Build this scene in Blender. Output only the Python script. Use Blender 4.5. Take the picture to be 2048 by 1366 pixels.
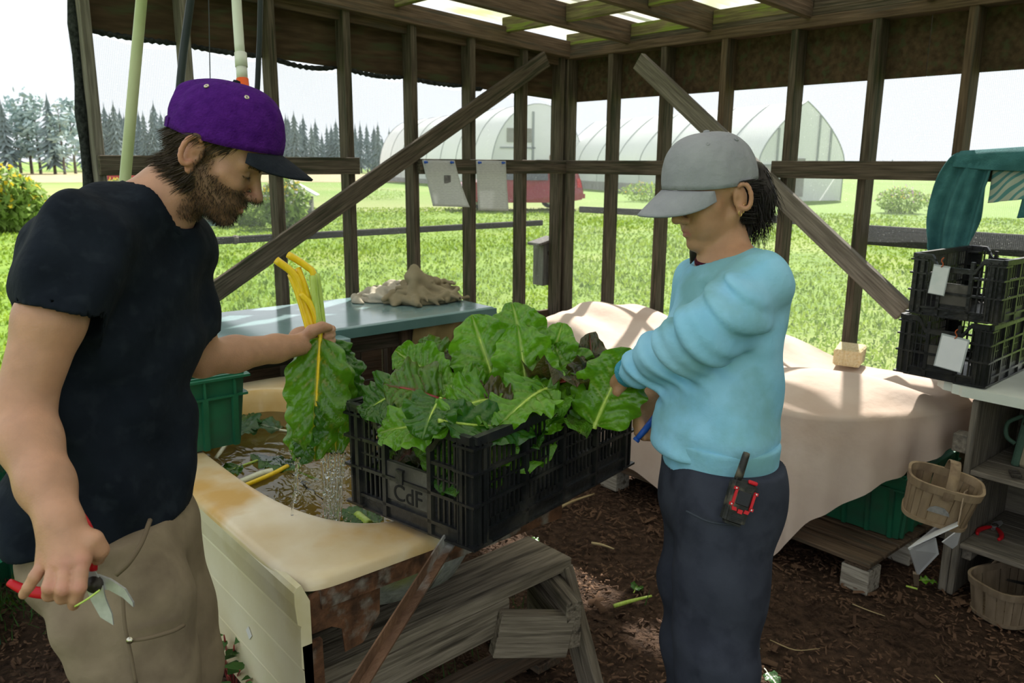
import bpy, bmesh, math, random
import numpy as np
from mathutils import Vector, Matrix

for o in list(bpy.data.objects): bpy.data.objects.remove(o)
SC = bpy.context.scene
COL = SC.collection
random.seed(7); RNG = np.random.default_rng(7)

# ------------------------------------------------------------------ camera
F = 1593.0; H = 1.6
PITCH = math.radians(12.6); ROLL = math.radians(.4); AZ = math.radians(49.4)
fh = np.array([math.cos(AZ), math.sin(AZ), 0.]); rh = np.array([math.sin(AZ), -math.cos(AZ), 0.]); zh = np.array([0, 0, 1.])
fw = fh*math.cos(PITCH) - zh*math.sin(PITCH); up0 = fh*math.sin(PITCH) + zh*math.cos(PITCH)
rt = rh*math.cos(ROLL) + up0*math.sin(ROLL); upv = up0*math.cos(ROLL) - rh*math.sin(ROLL)
CAM = np.array([0, 0, H])
cam = bpy.data.cameras.new('camera'); camo = bpy.data.objects.new('camera', cam); COL.objects.link(camo)
cam.lens = F*36/2048; cam.sensor_width = 36; cam.clip_end = 2000; cam.clip_start = .05
camo.matrix_world = Matrix(((rt[0], upv[0], -fw[0], 0), (rt[1], upv[1], -fw[1], 0), (rt[2], upv[2], -fw[2], H), (0, 0, 0, 1)))
cam.dof.use_dof = True; cam.dof.focus_distance = 1.75; cam.dof.aperture_fstop = 8.0
SC.camera = camo
# ------------------------------------------------------------------ sky, sun, exposure
SKY = .88; SUN = 9.0; EXPO = 0.50
SC.view_settings.view_transform = 'Standard'; SC.view_settings.look = 'None'
SC.view_settings.exposure = EXPO; SC.view_settings.gamma = 1; SC.view_settings.use_curve_mapping = False
w = bpy.data.worlds.new('sky'); SC.world = w; w.use_nodes = True
bg = w.node_tree.nodes['Background']; bg.inputs[0].default_value = (.90, .95, 1.0, 1); bg.inputs[1].default_value = SKY
sl = bpy.data.lights.new('sun', 'SUN'); sl.energy = SUN; sl.angle = math.radians(1.2); sl.color = (1, .95, .86)
so = bpy.data.objects.new('sun', sl); COL.objects.link(so)
SUNDIR = Vector((.80, .42, .83)).normalized()       # towards the sun
so.rotation_euler = SUNDIR.to_track_quat('Z', 'Y').to_euler(); so.location = (6, 5, 8)

# ------------------------------------------------------------------ helpers
def ray(x, y): return fw + rt*(x-1024)/F + upv*(683-y)/F
def W(x, y, D): return CAM + ray(x, y)*D
def G(x, y, z): r = ray(x, y); return CAM + r*((z-H)/r[2])
def oX(x, y, X): r = ray(x, y); return CAM + r*(X/r[0])
def oY(x, y, Y): r = ray(x, y); return CAM + r*(Y/r[1])
def nrm(v): v = np.asarray(v, float); return v/np.linalg.norm(v)
def V(v): return Vector([float(q) for q in v])
def base(u, v, w_, o): # matrix with columns u v w, origin o
    return Matrix(((u[0], v[0], w_[0], o[0]), (u[1], v[1], w_[1], o[1]), (u[2], v[2], w_[2], o[2]), (0, 0, 0, 1)))

MATS = {}
def nodes(m): m.use_nodes = True; return m.node_tree.nodes, m.node_tree.links
def mat(name, c1, c2=None, rough=.6, scale=8, stretch=(1, 1, 1), bump=0, bscale=None, metal=0, spec=.22, trans=0, detail=6,
        sss=0, coat=0, attr=None, c3=None, s3=3, wavy=0):
    """noise-mottled principled material in object coordinates"""
    m = bpy.data.materials.new(name); MATS[name] = m
    N, L = nodes(m); b = N['Principled BSDF']
    b.inputs['Roughness'].default_value = rough; b.inputs['Metallic'].default_value = metal
    b.inputs['Specular IOR Level'].default_value = spec if rough < .8 else min(spec, .12)
    if coat: b.inputs['Coat Weight'].default_value = coat; b.inputs['Coat Roughness'].default_value = .15
    if sss: b.inputs['Subsurface Weight'].default_value = sss; b.inputs['Subsurface Radius'].default_value = (.012, .005, .003); b.inputs['Subsurface Scale'].default_value = 1
    tc = N.new('ShaderNodeTexCoord'); mp = N.new('ShaderNodeMapping'); mp.inputs['Scale'].default_value = stretch
    oi = N.new('ShaderNodeObjectInfo'); ad = N.new('ShaderNodeVectorMath'); ad.operation = 'ADD'
    mu = N.new('ShaderNodeMath'); mu.operation = 'MULTIPLY'; mu.inputs[1].default_value = 37.0
    L.new(oi.outputs['Random'], mu.inputs[0]); L.new(tc.outputs['Object'], mp.inputs['Vector'])
    L.new(mp.outputs[0], ad.inputs[0]); L.new(mu.outputs[0], ad.inputs[1])
    nz = N.new('ShaderNodeTexNoise'); nz.inputs['Scale'].default_value = scale; nz.inputs['Detail'].default_value = detail
    nz.inputs['Distortion'].default_value = wavy
    L.new(ad.outputs[0], nz.inputs['Vector'])
    out = None
    if attr:
        at = N.new('ShaderNodeAttribute'); at.attribute_name = attr; out = at.outputs['Color']
        hs = N.new('ShaderNodeHueSaturation'); mr = N.new('ShaderNodeMapRange'); mr.inputs[3].default_value = .82; mr.inputs[4].default_value = 1.18
        L.new(nz.outputs[0], mr.inputs[0]); L.new(mr.outputs[0], hs.inputs['Value']); L.new(out, hs.inputs['Color']); out = hs.outputs[0]
    elif c2:
        cr = N.new('ShaderNodeValToRGB'); e = cr.color_ramp.elements
        e[0].position = .32; e[1].position = .68; e[0].color = (*c1, 1); e[1].color = (*c2, 1)
        L.new(nz.outputs[0], cr.inputs[0]); out = cr.outputs[0]
        if c3:
            n3 = N.new('ShaderNodeTexNoise'); n3.inputs['Scale'].default_value = s3; n3.inputs['Detail'].default_value = 5
            L.new(ad.outputs[0], n3.inputs['Vector'])
            r3 = N.new('ShaderNodeValToRGB'); r3.color_ramp.elements[0].position = .52; r3.color_ramp.elements[1].position = .66
            mx = N.new('ShaderNodeMixRGB'); mx.inputs[2].default_value = (*c3, 1)
            L.new(n3.outputs[0], r3.inputs[0]); L.new(r3.outputs[0], mx.inputs[0]); L.new(out, mx.inputs[1]); out = mx.outputs[0]
    else:
        b.inputs['Base Color'].default_value = (*c1, 1)
    if out: L.new(out, b.inputs['Base Color'])
    if bump:
        bp = N.new('ShaderNodeBump'); bp.inputs['Strength'].default_value = min(1, bump); bp.inputs['Distance'].default_value = .01*max(1, bump)
        n2 = nz
        if bscale:
            n2 = N.new('ShaderNodeTexNoise'); n2.inputs['Scale'].default_value = bscale; n2.inputs['Detail'].default_value = 4
            L.new(ad.outputs[0], n2.inputs['Vector'])
        L.new(n2.outputs[0], bp.inputs['Height']); L.new(bp.outputs[0], b.inputs['Normal'])
    if trans:
        tr = N.new('ShaderNodeBsdfTranslucent'); ms = N.new('ShaderNodeMixShader'); ms.inputs[0].default_value = trans
        if out: L.new(out, tr.inputs[0])
        else: tr.inputs[0].default_value = (*c1, 1)
        L.new(b.outputs[0], ms.inputs[1]); L.new(tr.outputs[0], ms.inputs[2]); L.new(ms.outputs[0], N['Material Output'].inputs[0])
    return m

def mesh(name, v, f, smooth=False):
    me = bpy.data.meshes.new(name)
    me.from_pydata([tuple(map(float, q)) for q in v], [], [tuple(map(int, q)) for q in f]); me.update()
    if smooth: me.polygons.foreach_set('use_smooth', [True]*len(me.polygons))
    return me
def fastmesh(name, v, quads=None, tris=None, smooth=False):
    """v (n,3); quads (m,4) and tris (k,3) numpy arrays"""
    me = bpy.data.meshes.new(name); v = np.asarray(v, np.float32)
    loops = []; tot = []
    if quads is not None and len(quads): loops.append(np.asarray(quads, np.int32).ravel()); tot.append(np.full(len(quads), 4, np.int32))
    if tris is not None and len(tris): loops.append(np.asarray(tris, np.int32).ravel()); tot.append(np.full(len(tris), 3, np.int32))
    lp = np.concatenate(loops); tt = np.concatenate(tot); st = np.concatenate([[0], np.cumsum(tt)[:-1]]).astype(np.int32)
    me.vertices.add(len(v)); me.vertices.foreach_set('co', v.ravel())
    me.loops.add(len(lp)); me.loops.foreach_set('vertex_index', lp)
    me.polygons.add(len(tt)); me.polygons.foreach_set('loop_start', st); me.polygons.foreach_set('loop_total', tt)
    if smooth: me.polygons.foreach_set('use_smooth', np.ones(len(tt), bool))
    me.update(calc_edges=True); me.validate()
    return me
def setcol(me, cols, name='Col'):
    a = me.color_attributes.new(name, 'FLOAT_COLOR', 'POINT'); c = np.ones((len(me.vertices), 4), np.float32); c[:, :3] = cols
    a.data.foreach_set('color', c.ravel())
def obj(name, me, m=None, parent=None, mw=None):
    """link one mesh object; its matrix_basis always is its world matrix"""
    o = bpy.data.objects.new(name, me); COL.objects.link(o)
    if mw is not None: o.matrix_basis = mw
    if m is not None and me is not None and not me.materials: me.materials.append(MATS[m] if isinstance(m, str) else m)
    if parent is not None: o.parent = parent; o.matrix_parent_inverse = parent_world(parent).inverted()
    return o
def parent_world(o):
    if o.parent is None: return o.matrix_basis.copy()
    return parent_world(o.parent) @ o.matrix_parent_inverse @ o.matrix_basis
def tag(o, label=None, cat=None, group=None, kind=None):
    if label: o['label'] = label
    if cat: o['category'] = cat
    if group: o['group'] = group
    if kind: o['kind'] = kind
    return o
def thing(name, label, cat, loc=(0, 0, 0), group=None, kind=None, mw=None):
    o = obj(name, None, None, None, mw if mw is not None else Matrix.Translation(V(loc)))
    o.empty_display_size = .1
    return tag(o, label, cat, group, kind)
def copy_tree(o, parent=None):
    c = o.copy(); COL.objects.link(c)
    if parent is not None: c.parent = parent
    for ch in [q for q in o.children]: copy_tree(ch, c)
    return c
def boxmesh(name, sx, sy, sz, bev=0, seg=1):
    bm = bmesh.new(); bmesh.ops.create_cube(bm, size=1); bmesh.ops.scale(bm, vec=(sx, sy, sz), verts=bm.verts)
    if bev: bmesh.ops.bevel(bm, geom=bm.edges[:], offset=bev, segments=seg, affect='EDGES', profile=.5)
    me = bpy.data.meshes.new(name); bm.to_mesh(me); bm.free(); return me
def board(name, p0, p1, w_, t, m, parent=None, side=(0, 0, 1), bev=.003, warp=0):
    """a plank from p0 to p1 (its centre line); side: direction of its width w_, t its thickness"""
    p0 = np.asarray(p0, float); p1 = np.asarray(p1, float); u = nrm(p1-p0); L = np.linalg.norm(p1-p0)
    s = np.asarray(side, float); s = nrm(s - u*(s@u)); n = np.cross(u, s)
    me = boxmesh(name, L, w_, t, bev)
    return obj(name, me, m, parent, base(u, s, n, (p0+p1)/2))
class MB:
    """collects boxes, tubes and quads into one mesh"""
    def __init__(s): s.v = []; s.f = []
    def add(s, v, f):
        k = len(s.v); s.v += [tuple(map(float, q)) for q in v]; s.f += [tuple(int(i)+k for i in q) for q in f]; return s
    def box(s, c, sz, M=None):
        c = np.asarray(c, float); h = np.asarray(sz, float)/2
        P = [c+h*np.array(q) for q in ((-1,-1,-1),(1,-1,-1),(1,1,-1),(-1,1,-1),(-1,-1,1),(1,-1,1),(1,1,1),(-1,1,1))]
        if M is not None: P = [M @ V(q) for q in P]
        return s.add(P, ((0,3,2,1),(4,5,6,7),(0,1,5,4),(1,2,6,5),(2,3,7,6),(3,0,4,7)))
    def bar(s, a, b, w_, t, side=(0, 0, 1)):
        a = np.asarray(a, float); b = np.asarray(b, float); u = nrm(b-a); sd = np.asarray(side, float)
        if abs(sd@u) > .98: sd = np.array([1., 0, 0])
        sd = nrm(sd-u*(sd@u)); n = np.cross(u, sd)
        return s.box((0, 0, 0), (np.linalg.norm(b-a), w_, t), base(u, sd, n, (a+b)/2))
    def tube(s, pts, r, seg=8, cap=True):
        pts = [np.asarray(p, float) for p in pts]; n = len(pts); r = [r]*n if np.isscalar(r) else r
        t = nrm(pts[1]-pts[0]); ref = np.array([0, 0, 1.]) if abs(t[2]) < .9 else np.array([1., 0, 0]); a = nrm(np.cross(t, ref))
        k = len(s.v); vs = []
        for i, p in enumerate(pts):
            t = nrm(pts[min(i+1, n-1)]-pts[max(i-1, 0)]); a = nrm(a-t*(a@t)); b = np.cross(t, a)
            vs += [p+(a*math.cos(q)+b*math.sin(q))*r[i] for q in np.linspace(0, 2*math.pi, seg, endpoint=False)]
        fs = [(i*seg+j, i*seg+(j+1) % seg, (i+1)*seg+(j+1) % seg, (i+1)*seg+j) for i in range(n-1) for j in range(seg)]
        if cap: fs += [tuple(range(seg-1, -1, -1)), tuple((n-1)*seg+j for j in range(seg))]
        return s.add(vs, fs)
    def lathe(s, prof, seg=24, M=None, sx=1, sy=1):
        """prof: (r, z) list"""
        vs = []; n = len(prof)
        for r, z in prof:
            for q in np.linspace(0, 2*math.pi, seg, endpoint=False):
                p = (r*math.cos(q)*sx, r*math.sin(q)*sy, z); vs.append(M @ Vector(p) if M is not None else p)
        return s.add(vs, [(i*seg+j, i*seg+(j+1) % seg, (i+1)*seg+(j+1) % seg, (i+1)*seg+j) for i in range(n-1) for j in range(seg)])
    def build(s, name, m=None, parent=None, smooth=False, mw=None):
        return obj(name, mesh(name, s.v, s.f, smooth), m, parent, mw)
def grid_faces(nu, nv, wrap=False):
    f = []
    for i in range(nu-1):
        for j in range(nv-1 if not wrap else nv):
            f.append((i*nv+j, i*nv+(j+1) % nv, (i+1)*nv+(j+1) % nv, (i+1)*nv+j))
    return f
def spline(pts, n=8):
    """Catmull-Rom through points (any dimension)"""
    P = [np.asarray(p, float) for p in pts]; P = [2*P[0]-P[1]] + P + [2*P[-1]-P[-2]]; out = []
    for i in range(1, len(P)-2):
        for t in np.linspace(0, 1, n, endpoint=False):
            a, b, c, d = P[i-1:i+3]; out.append(.5*((2*b)+(-a+c)*t+(2*a-5*b+4*c-d)*t*t+(-a+3*b-3*c+d)*t**3))
    return out+[P[-2]]
def wav(X, Y, Z, k, seed, n=6):
    """cheap smooth pseudo noise, about -1..1"""
    r = np.random.default_rng(seed); o = 0
    for _ in range(n):
        d = r.normal(size=3); d = d/np.linalg.norm(d)*k*r.uniform(.6, 1.5); o = o+np.sin(X*d[0]+Y*d[1]+Z*d[2]+r.uniform(0, 6.3))
    return o/math.sqrt(n)/1.2
# ------------------------------------------------------------------ materials of the setting
mat('old_wood', (.050, .040, .029), (.125, .103, .078), .8, 5, (1.2, 22, 22), .6, c3=(.035, .037, .022), s3=2.2)
mat('grey_wood', (.10, .09, .076), (.23, .21, .18), .8, 5, (1.2, 22, 22), .5, c3=(.12, .11, .09), s3=2.0)
mat('warm_wood', (.065, .045, .029), (.14, .10, .068), .8, 5, (1.2, 20, 20), .5, c3=(.07, .06, .045), s3=2.2)
mat('mossy_wood', (.10, .085, .045), (.19, .17, .08), .85, 6, (1.2, 14, 14), .6, c3=(.16, .22, .035), s3=3)
mat('plywood', (.040, .027, .016), (.085, .058, .034), .85, 4, (1.5, 9, 9), .3, c3=(.055, .06, .03), s3=2.5)
mat('bleached_wood', (.26, .235, .19), (.46, .42, .35), .8, 6, (1.2, 18, 18), .5, c3=(.13, .11, .085), s3=2.5)
mat('roof_sheet', (.80, .76, .76), (.70, .72, .66), .45, 3, trans=.38, c3=(.55, .62, .34), s3=1.8)
mat('mulch', (.026, .016, .011), (.075, .045, .029), .95, 35, bump=2.0, bscale=60)
mat('lawn', (.10, .18, .022), (.18, .27, .045), .9, .9, detail=10, c3=(.20, .26, .06), s3=.35)
mat('far_field', (.14, .23, .05), (.18, .27, .07), .9, .08, c3=(.26, .25, .12), s3=.02)
mat('blade', (.12, .21, .02), (.24, .33, .04), .5, 2.5, trans=.5)

# ------------------------------------------------------------------ ground
floor_n = 150
xs = np.linspace(-1.6, 4.05, floor_n); ys = np.linspace(-2.2, 4.05, floor_n)
gx, gy = np.meshgrid(xs, ys, indexing='ij')
gz = .012*wav(gx, gy, 0*gx, 9, 1)+.006*wav(gx, gy, 0*gx, 30, 2)+.004*wav(gx, gy, 0*gx, 80, 3)
fl = obj('floor', fastmesh('floor', np.stack([gx, gy, gz-.004], -1).reshape(-1, 3), np.array(grid_faces(floor_n, floor_n)), smooth=True), 'mulch')
tag(fl, 'dark brown wood-chip mulch ground under the shed', kind='structure')
def ring_ground(name, r0, r1, m, lab, nr, cx=1.5, cy=1.5, na=96):
    rr = np.geomspace(r0, r1, nr); aa = np.linspace(0, 2*math.pi, na, endpoint=False)
    v = [(cx+r*math.cos(a), cy+r*math.sin(a), -.05) for r in rr for a in aa]
    o = obj(name, mesh(name, v, [q[::-1] for q in grid_faces(nr, na, True)], True), m); return tag(o, lab, kind='structure')
lw = ring_ground('lawn', .3, 26, 'lawn', 'bright green clover lawn around the shed', 12)
ff = ring_ground('field', 25.9, 900, 'far_field', 'pale green field beyond the lawn', 14)
# grass blades, nobody could count them
nb = 150000
ang = RNG.uniform(-.55, 2.15, nb); rad = 3.2+RNG.uniform(0, 1, nb)**1.5*27
bx = rad*np.cos(ang+.2); by = rad*np.sin(ang+.2)
keep = ~((bx < 4.0) & (by < 4.05) & (bx > .75)) & ~((by < 2.7) & (bx < 4)); bx = bx[keep]; by = by[keep]; nb = len(bx)
hh = RNG.uniform(.022, .055, nb)*(1+.5*wav(bx, by, 0*bx, 1.3, 5)); wd = RNG.uniform(.0035, .008, nb)*(1+np.hypot(bx, by)*.16)
th = RNG.uniform(0, 6.283, nb); lx = RNG.normal(0, .5, nb)*hh; ly = RNG.normal(0, .5, nb)*hh
cx_, sx_ = np.cos(th)*wd, np.sin(th)*wd
b0 = np.stack([bx-cx_, by-sx_, np.full(nb, -.035)], -1); b1 = np.stack([bx+cx_, by+sx_, np.full(nb, -.035)], -1)
m0 = np.stack([bx-cx_*.7+lx*.4, by-sx_*.7+ly*.4, hh*.6-.03], -1); m1 = np.stack([bx+cx_*.7+lx*.4, by+sx_*.7+ly*.4, hh*.6-.03], -1)
tp = np.stack([bx+lx, by+ly, hh-.03], -1)
vv = np.stack([b0, b1, m1, m0, tp], 1).reshape(-1, 3); k5 = np.arange(nb)[:, None]*5
tag(obj('grass', fastmesh('grass', vv, k5+np.array([0, 1, 2, 3]), k5+np.array([3, 2, 4])), 'blade'),
    'short bright green grass blades growing around the shed', 'grass', kind='stuff')

# ------------------------------------------------------------------ the shed: back wall (plane Y = YB) and right wall (X = XR)
YB = 3.87; XR = 3.78; SP = .406
def roofz(X): return 2.262+(XR-X)*.062          # underside of the rafters
wb = thing('wall_back', 'open weathered stud wall behind the bench with screen netting', None, (2.36, YB, 0), kind='structure')
del_keys = ()
for n in range(8):
    X = XR-(7-n)*SP
    if n == 7:
        board('stud', (X, YB, 0), (X, YB, roofz(X)), .089, .089, 'old_wood', wb, (1, 0, 0), .004)
        board('stud', (X-.08, YB+.01, 0), (X-.08, YB+.01, roofz(X)), .038, .089, 'old_wood', wb, (1, 0, 0), .003)
    else:
        board('stud', (X, YB, 0), (X, YB, roofz(X)), .040, .089, 'grey_wood' if n in (0, 1) else 'old_wood', wb, (1, 0, 0), .003)
board('rail', (.925, YB-.064, 1.580), (2.185, YB-.064, 1.582), .086, .036, 'old_wood', wb)
board('rail', (2.565, YB-.064, 1.580), (XR-.05, YB-.064, 1.580), .084, .036, 'old_wood', wb)
board('brace', oY(398, 606, YB-.075), oY(1092, 118, YB-.075), .095, .032, 'old_wood', wb, (-.5, 0, .85))
board('top_plate', (.80, YB-.02, roofz(.80)+.04), (XR, YB-.02, roofz(XR)+.04), .10, .085, 'warm_wood', wb, (0, 0, 1))
board('top_rail', (.90, YB+.005, roofz(.90)-.03), (XR, YB+.005, roofz(XR)-.03), .05, .03, 'warm_wood', wb, (0, 0, 1))
def sheetpanel(name, P, thick, nvec, m, parent):
    P = [np.asarray(p, float) for p in P]; nv = nrm(nvec)*thick; b = [p+nv for p in P]
    mb = MB().add(P+b, ((0, 1, 2, 3), (7, 6, 5, 4), (0, 4, 5, 1), (1, 5, 6, 2), (2, 6, 7, 3), (3, 7, 4, 0)))
    return mb.build(name, m, parent)
for (xa, xb) in ((.90, 2.14), (2.145, XR+.04)):
    za, zb = 2.141-(xa-.96)*.049, 2.141-(xb-.96)*.049
    sheetpanel('plywood_panel', ((xa, YB+.046, za), (xb, YB+.046, zb), (xb, YB+.046, roofz(xb)+.1), (xa, YB+.046, roofz(xa)+.1)), .012, (0, 1, 0), 'plywood', wb)
board('skirt_board', (.94, YB+.06, .50), (2.36, YB+.06, .50), .25, .025, 'warm_wood', wb)
board('skirt_board', (2.37, YB+.06, .50), (XR+.05, YB+.06, .50), .25, .025, 'warm_wood', wb)
board('skirt_board', (.94, YB+.06, .245), (2.36, YB+.06, .245), .25, .025, 'warm_wood', wb)
board('skirt_board', (2.37, YB+.06, .245), (XR+.05, YB+.06, .245), .25, .025, 'warm_wood', wb)
board('sill', (.94, YB, .05), (XR+.04, YB, .05), .09, .1, 'warm_wood', wb, (0, 1, 0))
wr = thing('wall_right', 'open weathered stud wall on the right with screen netting', None, (XR, 2, 0), kind='structure')
for n in range(1, 14):
    Y = YB-n*SP
    board('stud', (XR, Y, 0), (XR, Y, 2.252), .040, .089, 'old_wood' if n % 3 else 'warm_wood', wr, (0, 1, 0), .003)
board('rail', (XR-.064, YB-.05, 1.580), (XR-.064, 2.86, 1.580), .084, .036, 'old_wood', wr)
board('rail', (XR-.064, 2.30, 1.580), (XR-.064, -1.0, 1.583), .084, .036, 'old_wood', wr)
board('brace', oX(1278, 122, XR-.10), oX(1808, 624, XR-.10), .098, .036, 'grey_wood', wr, (0, .7, .7))
board('top_plate', (XR, YB+.05, 2.275), (XR, -1.5, 2.275), .05, .10, 'warm_wood', wr)
board('top_plate', (XR, YB+.05, 2.32), (XR, -1.5, 2.32), .04, .09, 'old_wood', wr)
for (ya, yb) in ((YB+.05, 1.64), (1.635, -1.5)):
    sheetpanel('plywood_panel', ((XR+.046, ya, 1.993), (XR+.046, yb, 1.993), (XR+.046, yb, 2.34), (XR+.046, ya, 2.34)), .012, (1, 0, 0), 'plywood', wr)
board('skirt_board', (XR+.06, YB+.05, .50), (XR+.06, 1.2, .50), .25, .025, 'warm_wood', wr)
board('skirt_board', (XR+.06, YB+.05, .245), (XR+.06, 1.2, .245), .25, .025, 'warm_wood', wr)
board('skirt_board', (XR+.06, 1.19, .37), (XR+.06, -1.5, .37), .5, .025, 'warm_wood', wr)

wfr = thing('wall_front_added', 'plywood-clad end wall added unseen behind the camera to block sky light', None, (2.6, -1.55, 0), kind='structure')  # unseen wall, added to keep sky light off the lower right
for k in range(6): board('stud', (1.3+k*.5, -1.5, 0), (1.3+k*.5, -1.5, 2.3), .04, .089, 'old_wood', wfr, (1, 0, 0))
for k in range(2): sheetpanel('plywood_panel', ((1.2+k*1.32, -1.56, 0), (2.515+k*1.32, -1.56, 0), (2.515+k*1.32, -1.56, 2.38), (1.2+k*1.32, -1.56, 2.38)), .012, (0, -1, 0), 'plywood', wfr)
# screen netting on the outside of the studs
def netmat():
    m = bpy.data.materials.new('netting'); MATS['netting'] = m; N, L = nodes(m); b = N['Principled BSDF']
    tc = N.new('ShaderNodeTexCoord')
    wv = N.new('ShaderNodeTexWave'); wv.wave_type = 'BANDS'; wv.bands_direction = 'X'; wv.inputs['Scale'].default_value = 42; wv.inputs['Distortion'].default_value = .6; wv.inputs['Detail Scale'].default_value = 4
    wz = N.new('ShaderNodeTexWave'); wz.wave_type = 'BANDS'; wz.bands_direction = 'Y'; wz.inputs['Scale'].default_value = 60; wz.inputs['Distortion'].default_value = .8
    nz = N.new('ShaderNodeTexNoise'); nz.inputs['Scale'].default_value = 220; nz.inputs['Detail'].default_value = 1
    n2 = N.new('ShaderNodeTexNoise'); n2.inputs['Scale'].default_value = 1.5
    for t in (wv, wz, nz, n2): L.new(tc.outputs['Object'], t.inputs['Vector'])
    a = N.new('ShaderNodeMath'); a.operation = 'MULTIPLY'; L.new(wv.outputs['Fac'], a.inputs[0]); L.new(wz.outputs['Fac'], a.inputs[1])
    mr = N.new('ShaderNodeMapRange'); mr.inputs[1].default_value = 0; mr.inputs[2].default_value = 1; mr.inputs[3].default_value = .12; mr.inputs[4].default_value = .50
    L.new(a.outputs[0], mr.inputs[0])
    m2 = N.new('ShaderNodeMapRange'); m2.inputs[3].default_value = .75; m2.inputs[4].default_value = 1.3; L.new(n2.outputs[0], m2.inputs[0])
    fc = N.new('ShaderNodeMath'); fc.operation = 'MULTIPLY'; L.new(mr.outputs[0], fc.inputs[0]); L.new(m2.outputs[0], fc.inputs[1])
    # glints painted into the thread colour as pale random specks
    cr = N.new('ShaderNodeValToRGB'); cr.color_ramp.elements[0].position = .67; cr.color_ramp.elements[1].position = .70
    cr.color_ramp.elements[0].color = (.20, .215, .22, 1); cr.color_ramp.elements[1].color = (.85, .87, .85, 1); L.new(nz.outputs[0], cr.inputs[0])
    df = N.new('ShaderNodeBsdfDiffuse'); tl = N.new('ShaderNodeBsdfTranslucent'); L.new(cr.outputs[0], df.inputs[0]); L.new(cr.outputs[0], tl.inputs[0])
    ms = N.new('ShaderNodeMixShader'); ms.inputs[0].default_value = .5; L.new(df.outputs[0], ms.inputs[1]); L.new(tl.outputs[0], ms.inputs[2])
    tr = N.new('ShaderNodeBsdfTransparent'); mx = N.new('ShaderNodeMixShader')
    L.new(fc.outputs[0], mx.inputs[0]); L.new(tr.outputs[0], mx.inputs[1]); L.new(ms.outputs[0], mx.inputs[2])
    L.new(mx.outputs[0], N['Material Output'].inputs[0]); N.remove(b)
netmat()
mat('net_roll', (.012, .014, .014), (.045, .05, .05), .9, 60, bump=1)
def net(name, p0, u, Lx, zt, zb, parent, off):
    """netting panel as a gently billowing grid; local x along the wall, y up"""
    nu, nv = 60, 24; v = []
    for i in range(nu):
        for j in range(nv):
            a = i/(nu-1); b = j/(nv-1); x = a*Lx; zz = zb+(zt(a)-zb)*b
            v.append((x, zz, .006*math.sin(x*15.4)*math.sin(b*3.1)+.004*math.sin(zz*9+x*5)))
    o = obj(name, mesh(name, v, grid_faces(nu, nv), True), 'netting', parent, base(nrm(u), (0, 0, 1), np.cross(nrm(u), (0, 0, 1)), p0))
    return o
net('screen_netting', (.885, YB+.052, 0), (1, 0, 0), XR-.84, lambda a: 2.115-a*.13+.012*math.sin(a*44), .3, wb, 0)
net('screen_netting', (XR+.052, YB+.05, 0), (0, -1, 0), 5.4, lambda a: 2.01, .3, wr, 0)
mb = MB().tube([(.905+t*.01*math.sin(t*8), YB+.035, .1+t*2.3) for t in np.linspace(0, 1, 20)], [.022+.006*math.sin(t*23) for t in range(20)], 10)
mb.build('rolled_net_edge', 'net_roll', wb, True)
for (a, b, dip) in ((.97, 1.33, .004), (1.36, 1.73, .006), (1.77, 2.14, .022), (2.18, 2.55, .014), (2.58, 2.95, .008), (2.99, 3.1, .006)):
    pts = [(a+(b-a)*t, YB+.04, 2.128-(a+(b-a)*t-.96)*.049+.012-dip*math.sin(t*3.1)) for t in np.linspace(0, 1, 24)]
    MB().tube(pts, [.007+.008*abs(math.sin(i*1.7+a*9))*min(1, i/3, (23-i)/3) for i in range(24)], 8).build('gathered_net_edge', 'net_roll', wb, True)

# roof: rafters along X falling to the right wall, blocking along Y, corrugated sheets on top
rf = thing('ceiling', 'mono-pitch roof of mossy rafters with translucent corrugated sheets', None, (2.4, 1, 2.4), kind='structure')
RY = [3.33-.575*i for i in range(9)]
def rz(X, dz): return roofz(X)+.06+dz
for i, Y in enumerate(RY):
    board('rafter', (.15, Y, rz(.15, .03)), (XR+.12, Y, rz(XR+.12, .03)), .125, .038, 'warm_wood', rf, (0, 0, 1))
RYA = [YB+.0]+RY
for i in range(len(RYA)-1):
    for k, X in enumerate((XR-.03, 3.22, 2.45, 1.68, .85)):
        ya, yb = RYA[i]-.022, RYA[i+1]+.022
        dd = .035 if k in (1, 2) else 0
        board('blocking', (X, ya, rz(X, .04)), (X, yb, rz(X, .04)), .085 if k else .07, .036, 'mossy_wood' if (k < 3 and i < 3) else 'old_wood', rf, (0, 0, 1))
for i in range(7):     # corrugated sheets, side by side along Y, ribs running down the slope
    ya = 4.08-i*.80; nvv = 12*8+1; v = []
    for j in range(nvv):
        y = ya-j/(nvv-1)*.84; zc = .0085*math.cos(j/8*2*math.pi)
        for X in np.linspace(.05, XR+.22, 12): v.append((X, y, rz(X, .106)+zc+(i % 2)*.003))
    obj('corrugated_sheet', mesh('corrugated_sheet', v, grid_faces(nvv, 12), True), 'roof_sheet', rf)
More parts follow.
